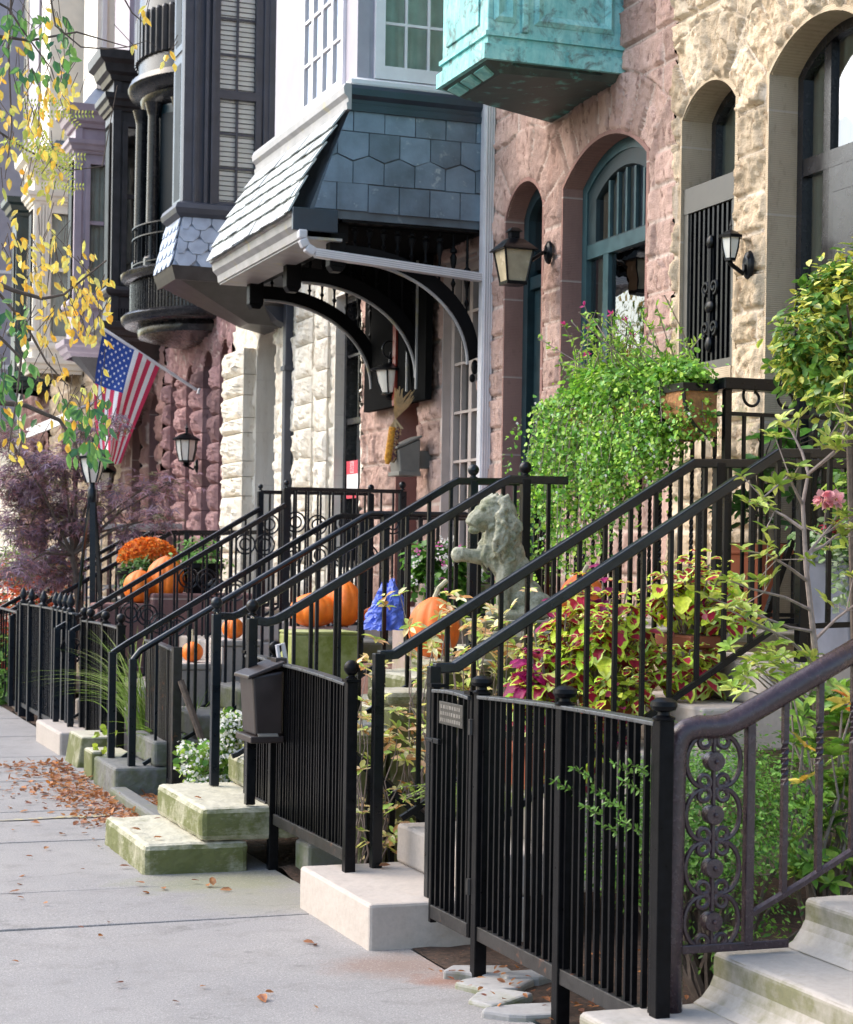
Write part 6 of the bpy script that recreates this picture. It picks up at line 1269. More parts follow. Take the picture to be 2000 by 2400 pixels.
# ---------------------------------------------------------------- lion: seated, facing the street, paw raised
yl = 9.08; s = FY(1120,1432,yl); K = (FY(1150,1165,yl).z-s.z)/1.0; ox, oz = FY(1118,1440,yl).x, 1.235
t = thing('lion_statue', 'weathered stone lion sitting with one paw raised on the mossy coping', 'statue', (ox+.18, yl, oz))
m = MB(); m.box(ox-.02, ox+.50, yl-.135, yl+.135, oz, oz+.055); part('plinth', m, M['mossy'], t, bevel=.012)
# unit coordinates measured from the photograph: x to the right (away from the street), z up; 1 unit = statue height
U = (FY(1150,1165,yl).z-(oz+.055)); lp_ = lambda px_, py_, dy=0: Vector((FY(px_,py_,yl).x, yl+dy, FY(px_,py_,yl).z))
b = MB(); E_ = lambda px_, py_, rx, rz, ry, dy=0: b.ball(lp_(px_,py_,dy), (rx,ry,rz), 18, 12)
E_(1225,1400,.115,.105,.10); E_(1205,1350,.10,.13,.10); E_(1190,1310,.095,.13,.095); E_(1172,1280,.09,.10,.09)     # haunch, trunk, chest
E_(1250,1420,.085,.075,.055,-.07); E_(1250,1420,.085,.075,.055,.07)                                                   # thighs
for dy in (-.085,.085): b.tube([lp_(1240,1428,dy), lp_(1200,1442,dy), lp_(1178,1444,dy)], [.05,.036,.032], 10)
b.ball(lp_(1182,1441,-.085), (.045,.03,.028)); b.ball(lp_(1182,1441,.085), (.045,.03,.028))
b.tube([lp_(1182,1310,-.05), lp_(1172,1365,-.052), lp_(1170,1425,-.052), lp_(1166,1440,-.052)], [.058,.042,.036,.04], 12); b.ball(lp_(1150,1438,-.052), (.05,.036,.03))   # standing foreleg
b.tube([lp_(1170,1300,.03), lp_(1128,1305,.03), lp_(1100,1302,.02), lp_(1080,1298,.02)], [.055,.042,.036,.04], 12); b.ball(lp_(1076,1300,.02), (.036,.036,.042))                # raised paw
E_(1150,1205,.075,.085,.07); b.tube([lp_(1135,1208), lp_(1112,1222), lp_(1104,1232)], [.06,.048,.038], 12); b.ball(lp_(1103,1222), (.026,.03,.02)); b.ball(lp_(1112,1242), (.034,.034,.022))   # head, muzzle, nose, chin
b.ball(lp_(1128,1192,-.04), (.02,.02,.018)); b.ball(lp_(1128,1192,.04), (.02,.02,.018))
for dy in (-.06,.06): b.ball(lp_(1170,1182,dy), (.022,.016,.026))
E_(1178,1215,.075,.12,.098); E_(1188,1260,.075,.12,.10); E_(1160,1265,.055,.09,.08); E_(1150,1180,.055,.035,.06)      # mane mass
rg = random.Random(12)
for k in range(150):                                                                                                     # mane locks
    a = rg.uniform(-1, 1); q = rg.random(); c0 = lp_(1150+42*q+rg.uniform(-12,12), 1172+rg.uniform(0,95)+25*q, .085*a*(1-.2*q)); sgn = 1 if a > 0 else -1
    L = rg.uniform(.06,.14); pts = []; lean = rg.uniform(-.5,.6)
    for i in range(6): u_ = i/5; pts.append(c0+Vector((lean*L*u_*.6+.017*math.sin(u_*8+k), sgn*(.026*math.sin(PI*u_)+.018), -L*u_)))
    b.tube(pts, [.012,.017,.016,.013,.009,.003], 6)
for k in range(26):
    c0 = lp_(1140+rg.uniform(-8,22), 1262+rg.uniform(0,35), rg.uniform(-.07,.07)); L = rg.uniform(.07,.13); b.tube([c0, c0+Vector((-.012+.01*math.sin(k),0,-L*.5)), c0+Vector((.01,0,-L))], [.018,.017,.005], 6)
for k in range(22):
    c0 = lp_(1140+rg.uniform(-6,30), 1172+rg.uniform(-4,10), rg.uniform(-.06,.06)); b.tube([c0, c0+Vector((.03,0,.02)), c0+Vector((.06,rg.uniform(-.02,.02),-.02))], [.012,.016,.008], 6)
li = part('body', b, M['lion'], t); rm = li.modifiers.new('remesh', 'REMESH'); rm.mode = 'VOXEL'; rm.voxel_size = .0045; rm.use_smooth_shade = True
sm = li.modifiers.new('smooth', 'SMOOTH'); sm.factor = .5; sm.iterations = 1
# ---------------------------------------------------------------- leaves
def nrm(a): return a/np.maximum(np.linalg.norm(a, axis=1, keepdims=True), 1e-9)
def rdir(n, rg, up=0.): v = rg.normal(size=(n,3)); v[:,2] += up; return nrm(v)
OV = dict(v=[(0,0,0),(.30,.46,.05),(.30,0,-.05),(.30,-.46,.05),(.70,.38,.03),(.70,0,-.04),(.70,-.38,.03),(1,0,-.10)], t=[(0,2,1),(0,3,2),(4,5,7),(5,6,7)], q=[(1,2,5,4),(2,3,6,5)], e=[.2,1,0,1,1,0,1,.6])
SM = dict(v=[(0,0,0),(.5,.45,.04),(1,0,-.05),(.5,-.45,.04)], t=[], q=[(0,3,2,1)], e=[0,1,.5,1])
BL = dict(v=[(0,.5,0),(0,-.5,0),(.35,.5,.06),(.35,-.5,.06),(.7,.4,.0),(.7,-.4,.0),(1,0,-.22)], t=[(4,5,6)], q=[(0,1,3,2),(2,3,5,4)], e=[0]*7)
def _col(inner, seed, wd=.40):
    n = 14; v = [(.5,0,-.05)]; e = [0]; rq = random.Random(seed); jj = [rq.uniform(.72,1.28) for _ in range(n)]
    for s, ee in ((inner,0),(inner+.10,1),(1.0,1)):
        for k in range(n):
            a = 2*PI*k/n; q = s*(min(.96, jj[k]) if s == 1.0 and False else (jj[k] if s < 1 else 1)); q = min(q, .94) if s < 1 else 1.0; z = .12*q*q*abs(math.sin(a))-.05-.16*max(0,math.cos(a))*q*q+.03*math.sin(3*a+seed); j = 1+(.11*(-1)**k if s == 1.0 else 0)
            v.append((.5+.5*q*math.cos(a)*(1.0+.14*max(0,math.cos(a))), wd*q*math.sin(a)*(1-.25*math.cos(a))*j, z)); e.append(ee)
    t = [(0,1+k,1+(k+1)%n) for k in range(n)]; q = [(1+r*n+k, 1+(r+1)*n+k, 1+(r+1)*n+(k+1)%n, 1+r*n+(k+1)%n) for r in range(2) for k in range(n)]
    return dict(v=v, t=t, q=q, e=e)
CO = [_col(i, 5+k, w) for k, (i, w) in enumerate(((.66,.40),(.55,.36),(.74,.44),(.42,.40),(.62,.34),(.70,.38)))]
def _star():
    v = [(0,0,0)]; t = []
    for k, (a, l) in enumerate(((-1.9,.5),(-.95,.8),(0,1),(.95,.8),(1.9,.5))):
        o = len(v); v += [(.28*l*math.cos(a-.28), .28*l*math.sin(a-.28), 0), (l*math.cos(a), l*math.sin(a), -.12), (.28*l*math.cos(a+.28), .28*l*math.sin(a+.28), 0)]; t += [(0,o,o+1),(0,o+1,o+2)]
    return dict(v=v, t=t, q=[], e=[0]*len(v))
ST = _star()
class Leaves:
    def __init__(s): s.V = []; s.T = []; s.Q = []; s.C = []; s.n = 0
    def add(s, P, A, Nn, L, W, C, C2=None, tp=OV):
        P = np.atleast_2d(np.asarray(P, float)); n = len(P)
        if n == 0: return
        A = nrm(np.asarray(A, float)); B = np.cross(Nn, A); B = nrm(B); Nn = np.cross(A, B); tv = np.array(tp['v'], float); e = np.array(tp['e'], float)[None,:,None]
        L = np.broadcast_to(np.asarray(L, float), (n,)); W = np.broadcast_to(np.asarray(W, float), (n,))
        V = P[:,None,:]+A[:,None,:]*(tv[None,:,0:1]*L[:,None,None])+B[:,None,:]*(tv[None,:,1:2]*W[:,None,None])+Nn[:,None,:]*(tv[None,:,2:3]*L[:,None,None])
        C = np.broadcast_to(np.asarray(C, float), (n,3)); C2 = C if C2 is None else np.broadcast_to(np.asarray(C2, float), (n,3)); Cc = C[:,None,:]*(1-e)+C2[:,None,:]*e
        k = tv.shape[0]; off = (np.arange(n)*k+s.n)[:,None,None]
        s.V.append(V.reshape(-1,3)); s.C.append(Cc.reshape(-1,3))
        if tp['t']: s.T.append((np.array(tp['t'])[None]+off).reshape(-1,3))
        if tp['q']: s.Q.append((np.array(tp['q'])[None]+off).reshape(-1,4))
        s.n += n*k
    def build(s, name, mat, parent=None):
        Fs = ([np.concatenate(s.T)] if s.T else [])+([np.concatenate(s.Q)] if s.Q else []); return npmesh(name, np.concatenate(s.V), Fs, np.concatenate(s.C), mat, parent)
def pick(rg, n, cols, var=.18): c = np.array(cols)[rg.integers(0, len(cols), n)]; return np.clip(c*(1+rg.normal(0, var, (n,1))), 0, 1)
def clump(lv, rg, c, rad, n, L, W, cols, cols2=None, up=.5, tp=OV, sub=None, shell=.55, wv=.25, out=.8, sx=None):
    """n leaves in a loose crown: sub-clumps of leaves inside an ellipsoid, facing outwards and up"""
    c = np.array(c, float); rad = np.array(rad, float); sub = sub or max(4, n//30); d = rdir(sub, rg); r = rg.random(sub)**(1/3)*(1-shell)+shell*rg.random(sub)**.3; r = np.clip(r, 0, 1); cc = c+d*rad*r[:,None]
    i = rg.integers(0, sub, n); P = cc[i]+rg.normal(size=(n,3))*rad*(.55/sub**(1/3)+.03); o = nrm(P-c+np.array([0,0,rad[2]*.2])); Nn = nrm(o*.6+rdir(n, rg)*.5+np.array([0,0,up])); A = nrm(np.cross(Nn, rdir(n, rg))+o*out*.5+np.array([0,0,-.25]))
    k = 1+rg.normal(0, wv, n).clip(-.5,.6); pc = pick(rg, n, cols); lv.add(P, A, Nn, L*k, W*k, pc, pick(rg, n, cols2) if cols2 else None, tp); return cc
def twigs(mb, rg, base, tips, r0, r1=.004, mid=.12, n=5):
    b = Vector(base)
    for q in tips:
        q = Vector(q); L = (q-b).length; pts = [b.lerp(q, i/n)+Vector((rg.normal(0,L*mid*.25), rg.normal(0,L*mid*.25), L*mid*math.sin(PI*i/n)*.5)) if 0 < i < n else b.lerp(q, i/n) for i in range(n+1)]; mb.tube(pts, [r0+(r1-r0)*i/n for i in range(n+1)], 5)
GREEN = [(.10,.24,.035),(.15,.32,.05),(.07,.17,.03),(.20,.38,.06)]; LIME = [(.34,.50,.08),(.26,.42,.06),(.46,.60,.13)]
rg = np.random.default_rng(77)
def plant(name, label, cat, base, group=None): return thing(name, label, cat, base, group)
# ----- trailing basket plant
t = plant('trailing_plant', 'mass of trailing small-leaved green plant with white flowers spilling from the coir planter', 'plant', (4.55, 9.5, 2.5)); lv = Leaves(); st = MB(); fl = Leaves()
BG = [(.20,.44,.045),(.30,.58,.07),(.09,.22,.025),(.48,.70,.14),(.20,.48,.10),(.13,.29,.035),(.38,.60,.06)]
for k in range(380):
    y = rg.uniform(8.50, 9.92) if rg.random() < .88 else rg.uniform(9.8, 10.25); fr = (y-8.50)/1.42; x0 = 4.66-.19*rg.random(); L = rg.uniform(.15,.45)*(.35+.8*fr)+(.68*rg.random()**1.6)*(.18+.82*min(1,fr*1.6)); outw = rg.uniform(.02,.26)*(.15+.85*fr); sl = 12; lift = rg.uniform(.02,.16)
    pts = []; dy = rg.normal(0,.10)
    for q in np.linspace(0,1,sl): pts.append((x0-outw*(1-(1-q)**2), y+dy*q+rg.normal(0,.012), 2.48+lift*math.sin(PI*min(1,q*1.6))*(1-q)-L*max(0,q-.12)**1.25*1.15))
    pts = np.array(pts); n = int(30+64*L); u_ = rg.random(n)**.85*(sl-1); i = np.clip(u_.astype(int), 0, sl-2); f_ = (u_-i)[:,None]; P = pts[i]*(1-f_)+pts[i+1]*f_+rg.normal(0,.018,(n,3)); Nn = nrm(rdir(n,rg)*.6+np.array([-.5,-.35,.6])); A = nrm(rdir(n,rg)+np.array([-.3,-.2,-.5])); kk = rg.uniform(.45,1.35,n); lv.add(P, A, Nn, .025*kk, .023*kk*rg.uniform(.7,1.1,n), pick(rg,n,BG,.25))
    if k % 3 == 0: st.tube(pts[::2], .0022, 4)
    if k % 2 == 0: j = rg.integers(3, sl); fl.add(np.repeat(pts[j][None]+np.array([-.03,-.03,.0]),4,0), np.array([[1,0,.2],[-1,0,.2],[0,.5,1],[0,-.5,-1]]), np.repeat(np.array([[-.6,-.7,.3]]),4,0), .010, .012, (.85,.85,.82), None, SM)
clump(lv, rg, (4.56,9.25,2.57), (.20,.78,.15), 4600, .027, .024, BG, sub=220, shell=.3)
clump(lv, rg, (4.56,8.62,2.56), (.13,.2,.09), 800, .027, .024, BG, sub=60)
for k in range(46):
    b_ = np.array([rg.uniform(4.45,4.65), rg.uniform(8.5,9.9), 2.58]); e = b_+np.array([rg.normal(-.1,.12), rg.normal(0,.15), rg.uniform(.12,.42)]); st.tube([b_, (b_+e)/2+rg.normal(0,.02,3), e], .003, 4); n = 26; u_ = rg.random((n,1)); P = b_+(e-b_)*u_; lv.add(P, rdir(n,rg,.4), rdir(n,rg,.7), .04, .014, pick(rg,n,LIME+BG)); 
    if k % 7 == 0: fl.add(np.repeat(e[None],6,0), rdir(6,rg,.6), rdir(6,rg), .03, .016, (.55,.05,.22), None, SM)
lv.build('foliage', M['leaf'], t); part('stems', st, M['twig'], t, fix=False); fl.build('flowers', M['petal'], t)
# ----- coleus
CR = [(.42,.015,.06),(.33,.012,.045),(.52,.03,.07)]; CY = [(.72,.84,.08),(.56,.74,.06),(.84,.88,.24)]; CM = [(.36,.012,.12),(.46,.03,.18)]
def coleus(label, base, spread, h, n, seed, big=.11, yellow=.34, magenta=.09):
    rg = np.random.default_rng(seed); t = plant('coleus', label, 'coleus plant', base, 'coleus in the pots of the limestone stoop'); lv = Leaves(); st = MB(); b = np.array(base)
    for k in range(n):
        a = rg.uniform(0,2*PI); r = math.sqrt(rg.random()); e = b+np.array([spread[0]*r*math.cos(a), spread[1]*r*math.sin(a), h*(1-.55*r*r)*rg.uniform(.75,1.1)]); s0 = b+np.array([.25*(e-b)[0], .25*(e-b)[1], 0]); pts = [s0, s0*.5+e*.5+np.array([0,0,.04]), e]; st.tube(pts, .0045, 5); kind = rg.random()
        for lvl, sc in enumerate((1.0,.95,.7,.45)):
            for q in range(2 if lvl < 3 else 3):
                an = rg.uniform(-.3,.3)+lvl*PI/2+q*PI+a; o = np.array([math.cos(an), math.sin(an), 0]); p = e-np.array([0,0,.050*(2.4-lvl)])+o*.008; L = big*sc*rg.uniform(.75,1.2); A = o*1+np.array([0,0,-.75+.28*lvl]); Nn = np.array([0,0,1])+o*.65+np.array([-.2,-.35,0])
                if kind < magenta: c1, c2 = CM[q%2], CM[0]
                elif kind < magenta+yellow: c1, c2 = (CY[0] if sc > .8 and rg.random() < .5 else CR[q%2]), CY[rg.integers(3)]
                else: c1, c2 = CR[rg.integers(3)], CY[rg.integers(3)]
                v = rg.uniform(.8,1.2); lv.add([p], [A], [Nn], L, L*.85, np.array([c1])*v, np.array([c2])*v*np.array([rg.uniform(.75,1.05),1,1]), CO[rg.integers(6)])
    clump(lv, rg, b+np.array([0,0,h*.35]), (spread[0]*.8, spread[1]*.8, h*.4), 140, .04, .034, [(.50,.60,.07),(.66,.72,.10),(.28,.40,.05),(.30,.03,.06)], sub=30)
    lv.build('leaves', M['leaf'], t); part('stems', st, M['twig'], t, fix=False)
yc = 7.78; q = lambda a, b, y=yc: FY(a, b, y)
p = q(1325,1640); coleus('red and yellow coleus at the left, its leaves hanging over the lowest pot', (3.52, 7.84, .78), (.19,.22), .60, 30, 1)
coleus('tall dark-centred coleus behind the black balusters, in the middle of the group', (3.72, 7.80, .98), (.24,.22), .58, 30, 2, yellow=.2)
coleus('yellow-leaved coleus with a few orange leaves, in the large red-brown pot', (FY(1600,1500,7.78).x+.03, 7.74, 1.27), (.27,.24), .36, 28, 3, yellow=.35, magenta=.05)
coleus('yellow-edged coleus hanging down the front of the large red-brown pot', (FY(1600,1500,7.6).x, 7.58, 1.12), (.20,.07), .10, 10, 9, big=.10, magenta=0)
coleus('low magenta and lime coleus spilling between the balusters above the fence', (3.56, 7.52, .66), (.18,.12), .34, 15, 4, magenta=.35, big=.09)
coleus('small yellow-edged coleus drooping over the small terracotta pot', (3.72, 7.55, .98), (.15,.10), .16, 9, 5, big=.075, magenta=0)
# ferny filler by the coleus
t = plant('fern', 'feathery light green fern beside the lowest coleus pot', 'fern', (3.12,7.75,.40)); lv = Leaves(); st = MB()
for k in range(46):
    a = rg.uniform(0,2*PI); L = rg.uniform(.2,.42); b = np.array([3.14+rg.normal(0,.03),7.75+rg.normal(0,.03),.40]); o = np.array([math.cos(a),math.sin(a),0]); pts = np.array([b+o*L*q*.9+np.array([0,0,L*(1.3*q-.9*q*q)]) for q in np.linspace(0,1,9)]); st.tube(pts, .002, 4)
    for s in (-1,1): P = np.repeat(pts[1:], 3, 0)+rg.normal(0,.006,(24,3)); lv.add(P, np.repeat((np.cross(o,[0,0,1])*s+o*.5)[None],24,0)+rg.normal(0,.2,(24,3)), np.repeat(np.array([[0,0,1.]]),24,0)+rg.normal(0,.2,(24,3)), .035, .008, pick(rg,24,LIME), None, SM)
lv.build('fronds', M['leaf'], t); part('stems', st, M['leaf'] if False else M['twig'], t, fix=False)
# ----- variegated shrub, right edge
ys = 6.7; c = FY(1960,790,ys); t = plant('variegated_shrub', 'clipped green and yellow variegated shrub on a bare stem at the right edge', 'shrub', (FY(2010,1500,ys).x, ys, 0)); lv = Leaves(); st = MB(); VG = [(.08,.19,.04),(.12,.26,.05),(.15,.30,.04)]; VY = [(.85,.76,.12),(.90,.82,.25),(.62,.64,.10)]
for (a, b, r_, n) in ((1935,760,.15,620),(1985,700,.15,560),(1890,800,.12,380),(1960,860,.15,520),(1910,880,.11,330),(2020,800,.2,700),(2000,640,.12,300),(1860,850,.08,150),(1990,930,.12,260),(1930,700,.08,150)):
    q_ = FY(a, b, ys+rg.uniform(-.12,.12)); n = int(n*.68); clump(lv, rg, q_, (r_*1.1,r_*1.1,r_), n, .044, .027, VG, VG+[VY[2]], sub=n//14, shell=.4); clump(lv, rg, q_, (r_*1.05,r_*1.05,r_*.9), n//3, .042, .025, VY, VY+VG[:1], sub=n//20, shell=.6)
for a, b in ((1945,640),(1985,600),(1905,820),(1830,850),(1958,612),(1975,650),(1850,740),(1815,815),(1880,700),(1920,660)):
    e = np.array(FY(a,b,ys)); s0 = np.array(c); st.tube([s0, (s0+e)/2, e], .004, 4); n = 26; u_ = .45+.55*rg.random((n,1)); lv.add(s0+(e-s0)*u_, rdir(n,rg,.3), rdir(n,rg,.8), .045, .022, pick(rg,n,VY+VG[:1]), pick(rg,n,VY))
bs = FY(2012,1500,ys); st.tube([(bs.x,ys,0),(bs.x-.01,ys,1.2),(c.x+.06,ys,c.z-.1)], [.024,.02,.016], 8); twigs(st, rg, (c.x+.06,ys,c.z-.12), [Vector(c)+Vector(rg.normal(0,.14,3)) for k in range(14)], .010)
lv.build('foliage', M['leafgloss'], t); part('stem', st, M['bark'], t, fix=False)
# ----- rhododendron: bare branches with whorls of leaves
def whorls(lv, rg, tips, n, L, W, cols, cols2=None, droop=-.25, up=None):
    for e in tips:
        k = rg.integers(n-2, n+3); a = rg.uniform(0,2*PI)+2*PI*np.arange(k)/k; A = np.stack([np.cos(a), np.sin(a), np.full(k, -droop)+rg.normal(0,.15,k)], 1); tl = rg.normal(0,.45,3); A = A+np.outer(A@np.array([1,0,0]), tl*.0)+np.stack([np.zeros(k), np.zeros(k), tl[0]*np.cos(a)+tl[1]*np.sin(a)],1); Nn = np.stack([-np.cos(a)*.3-tl[0], -np.sin(a)*.3-tl[1], np.ones(k)], 1)+rg.normal(0,.3,(k,3)); s = rg.uniform(.7,1.2,k); lv.add(np.repeat(np.array(e, float)[None],k,0)+rg.normal(0,.004,(k,3)), A, Nn, L*s, W*s, pick(rg,k,cols), pick(rg,k,cols2) if cols2 else None)
yr = 6.35; t = plant('rhododendron', 'sparse rhododendron with pale bare branches and two pink blooms', 'shrub', (FY(1905,1900,yr).x, yr, 0)); lv = Leaves(); st = MB(); fl = Leaves(); f = lambda a, b, d=0: FY(a, b, yr+d)
bp = [f(1905,2000),f(1915,1560),f(1890,1330),f(1882,1180),f(1895,1110),f(1960,1060),f(1990,1010)]; st.tube(bp, [.016,.013,.010,.008,.007,.005,.003], 7)
RC = [(.34,.44,.07),(.46,.55,.11),(.22,.34,.05),(.56,.58,.14)]
BR = [((1895,1110),(1880,1060),(1855,1010),(1830,985)),((1882,1240),(1840,1210),(1800,1190),(1755,1175)),((1885,1300),(1930,1280),(1960,1255),(2000,1240)),((1890,1360),(1850,1330),(1800,1300),(1740,1290)),((1900,1430),(1840,1400),(1760,1380),(1710,1360)),((1905,1480),(1850,1470),(1770,1440),(1660,1400)),((1910,1500),(1960,1450),(2000,1420),(2040,1400)),((1880,1180),(1860,1140),(1850,1115),(1790,1165)),((1890,1340),(1900,1290),(1950,1230),(1970,1195)),((1915,1560),(1850,1500),(1790,1470),(1700,1425)),((1895,1110),(1930,1080),(1975,1040),(1985,985)),((1960,1060),(1985,1000),(1970,960),(1960,945))]
tips = []
for b in BR:
    d = rg.uniform(-.2,.2); pts = [f(*b[0])]+[f(x,y,d*(i+1)/3) for i, (x,y) in enumerate(b[1:])]; st.tube(pts, [.0075,.006,.0045,.003], 5); tips.append(pts[-1]); tips.append(pts[2].lerp(pts[3],.4)+Vector(rg.normal(0,.015,3)))
    for k in range(3): e = pts[2]+Vector(rg.normal(0,.06,3)); st.tube([pts[1].lerp(pts[2],.6), e], .0025, 4); tips.append(e)
whorls(lv, rg, tips, 7, .062, .024, RC)
for a, b in ((1930,1170),(1958,1172)):
    p = np.array(f(a,b,-.05)); n = 30; lv2 = rdir(n,rg,.2); fl.add(p+lv2*.012, lv2, rdir(n,rg), .032, .034, pick(rg,n,[(.80,.34,.40),(.85,.48,.50)]), None, OV)
low = [f(1700+rg.uniform(0,210), 1500+rg.uniform(0,120), rg.uniform(-.25,.15)) for k in range(34)]; whorls(lv, rg, low, 7, .062, .026, LIME+RC); twigs(st, rg, f(1905,1700), low[::2], .006, .002)
lv.build('leaves', M['leafgloss'], t); part('branches', st, M['twig'], t, fix=False); fl.build('blooms', M['petal'], t)
# big-leaved rhododendron behind the brown handrail
yb = 5.9; t = plant('rhododendron', 'dense large-leaved rhododendron behind the brown handrail at the right edge', 'shrub', (FY(1960,2100,yb).x, yb, 0)); lv = Leaves(); st = MB(); tips = []
for k in range(120):
    a, b = rg.uniform(1850,2060), rg.uniform(1590,2080); tips.append(FY(a, b, yb+rg.uniform(-.10,.35)))
whorls(lv, rg, tips, 7, .085, .036, [(.15,.31,.04),(.24,.42,.06),(.36,.52,.09),(.10,.22,.035)]); whorls(lv, rg, [FY(1985,1650,yb-.3),FY(1890,1750,yb-.3),FY(1880,1830,yb-.3),FY(1995,1640,yb-.2)], 5, .08, .036, [(.65,.38,.05),(.68,.22,.05),(.6,.5,.1)])
twigs(st, rg, (FY(1960,2100,yb).x, yb+.1, 0), tips[::2], .014, .003, .10); lv.build('leaves', M['leafgloss'], t); part('branches', st, M['twig'], t, fix=False)
# boxwood behind the near fence
t = plant('boxwood', 'small-leaved green boxwood behind the near bar fence and brown scrolls', 'shrub', (3.25,6.0,0)); lv = Leaves(); st = MB(); XC = [(.10,.25,.03),(.16,.35,.05),(.24,.45,.08),(.06,.15,.025)]
for c, r_, n in (((3.20,5.75,.72),(.33,.42,.24),5200),((3.42,6.10,.78),(.35,.38,.22),3400),((3.05,6.15,.60),(.20,.35,.25),2200),((3.15,5.5,.45),(.20,.2,.22),900)): clump(lv, rg, c, r_, n, .019, .009, XC, sub=n//22, shell=.6)
for a, b in ((1395,1850),(1370,1890),(1425,1880),(1345,1800),(1460,1830),(1480,1790),(1410,1930),(1300,1830),(1455,1925),(1440,1790)):
    e = np.array(FX(a,b,2.60)); s0 = e+np.array([.25,.05,-.12]); st.tube([s0, (s0+e)/2, e], .0016, 4)
    for u_ in np.linspace(.3,1,9): p = s0+(e-s0)*u_; n = 5; lv.add(np.repeat(p[None],n,0), rdir(n,rg)+np.array([-.6,-.2,.2]), rdir(n,rg,.8), .024, .010, pick(rg,n,[(.14,.30,.05),(.20,.38,.08)]))
tips = [Vector((max(2.92, 3.25+rg.normal(0,.2)), max(5.6, 5.95+rg.normal(0,.25)), .55+rg.normal(0,.1))) for k in range(40)]; twigs(st, rg, (3.22,5.8,-.02), tips, .016, .004, .1); lv.build('foliage', M['leaf'], t); part('branches', st, M['bark'], t, fix=False)
t = plant('hosta', 'broad-leaved green plant at the foot of the boxwood', 'plant', (3.5,5.75,0)); lv = Leaves()
for k in range(46): a = rg.uniform(0,2*PI); o = np.array([math.cos(a),math.sin(a),0]); b = np.array([3.45+rg.normal(0,.12),5.6+rg.normal(0,.12),.05+.22*rg.random()]); lv.add([b],[o+np.array([0,0,.35])],[np.array([0,0,1])-o*.3],rg.uniform(.12,.22),rg.uniform(.05,.10),pick(rg,1,GREEN+LIME))
lv.build('leaves', M['leaf'], t)
# azalea turning yellow between the two stoops
t = plant('azalea', 'thin azalea with yellow, peach and green leaves between the two stoops', 'shrub', (3.0,8.7,0)); lv = Leaves(); st = MB(); AZ = [(.82,.80,.26),(.88,.68,.32),(.58,.72,.16),(.85,.55,.32),(.42,.62,.12),(.88,.84,.48),(.66,.34,.12)]
tips = []
for k in range(150):
    a = rg.uniform(835,1250); top = 1395+ (a-835)*(-.05)+(60 if a < 880 else 0); b = rg.uniform(top, 1640 if a > 1000 else 2000) if rg.random() < .62 else rg.uniform(1640,2010)
    if b > 1660: a = rg.uniform(830,1035)
    tips.append(FY(a, b, 8.62+rg.uniform(-.25,.25)))
whorls(lv, rg, tips, 7, .062, .026, AZ, None, droop=-.15); b0 = [(2.82,8.6,0),(2.95,8.75,0),(3.2,8.6,0),(3.45,8.7,0)]
for i, e in enumerate(tips):
    if i % 2 == 0: b = min(b0, key=lambda s: abs(s[0]-e.x)); twigs(st, rg, b, [e], .006, .002, .12)
lv.build('leaves', M['leaf'], t); part('stems', st, M['twig'], t, fix=False)
# geraniums by the lion, plants of the terrace, ivy of the zinc planter
t = plant('geranium', 'bushy green plant with white and pink flowers behind the lion', 'plant', (FY(1055,1380,10.85).x,10.85,1.6)); lv = Leaves(); fl = Leaves(); c = FY(1030,1345,10.82)
clump(lv, rg, c, (.20,.16,.20), 900, .05, .05, [(.10,.26,.03),(.16,.36,.05),(.07,.18,.03)], sub=60); clump(lv, rg, FY(1100,1390,10.8), (.14,.12,.16), 400, .045, .045, [(.10,.26,.03),(.16,.36,.05)], sub=30)
for k in range(34): p = np.array(FY(960+rg.uniform(0,170), 1265+rg.uniform(0,130), 10.62)); n = 6; fl.add(p+rg.normal(0,.008,(n,3)), rdir(n,rg), rdir(n,rg)+np.array([0,-1,0]), .02, .02, (.85,.84,.82) if k % 4 else (.75,.2,.5), None, SM)
lv.build('foliage', M['leaf'], t); fl.build('flowers', M['petal'], t)
yt = 8.85; t = plant('potted_plant', 'large-leaved green plant in the wide terracotta pot on the terrace', 'plant', (FY(1780,1280,yt).x, yt, FY(1780,1275,yt).z)); lv = Leaves(); st = MB(); tips = [FY(rg.uniform(1735,1945), rg.uniform(990,1110), yt+rg.uniform(-.1,.2)) for k in range(20)]; whorls(lv, rg, tips, 7, .11, .055, [(.08,.24,.04),(.13,.34,.06),(.18,.42,.08)]); low = [FY(rg.uniform(1680,1920), rg.uniform(1080,1250), yt+rg.uniform(.05,.3)) for k in range(24)]; whorls(lv, rg, low, 7, .09, .045, [(.03,.09,.02),(.05,.13,.03)])
for a in (1770,1782,1796): st.tube([FY(a,1285,yt+.1), FY(a+3,1180,yt+.1), FY(a+10,1080,yt+.1)], .010, 6)
twigs(st, rg, FY(1785,1110,yt+.1), tips, .006, .003); lv.build('leaves', M['leaf'], t); part('stems', st, M['bark'], t, fix=False)
yz = 7.75; t = plant('ivy', 'variegated ivy and red-leaved plant in the zinc planter', 'plant', (FY(1960,1290,yz).x, yz, FY(1960,1290,yz).z)); lv = Leaves(); clump(lv, rg, FY(1965,1265,yz), (.20,.16,.09), 420, .04, .034, [(.20,.36,.10),(.40,.52,.30),(.12,.26,.05)], sub=30); clump(lv, rg, FY(1990,1350,yz-.17), (.12,.05,.2), 300, .032, .028, [(.45,.55,.38),(.30,.44,.18)], sub=24); whorls(lv, rg, [FY(1950,1235,yz-.1),FY(1965,1250,yz-.1)], 6, .09, .03, [(.30,.02,.05)]); clump(lv, rg, FY(2010,1160,yz), (.14,.15,.2), 240, .05, .045, GREEN+LIME, sub=20); lv.build('leaves', M['leaf'], t)
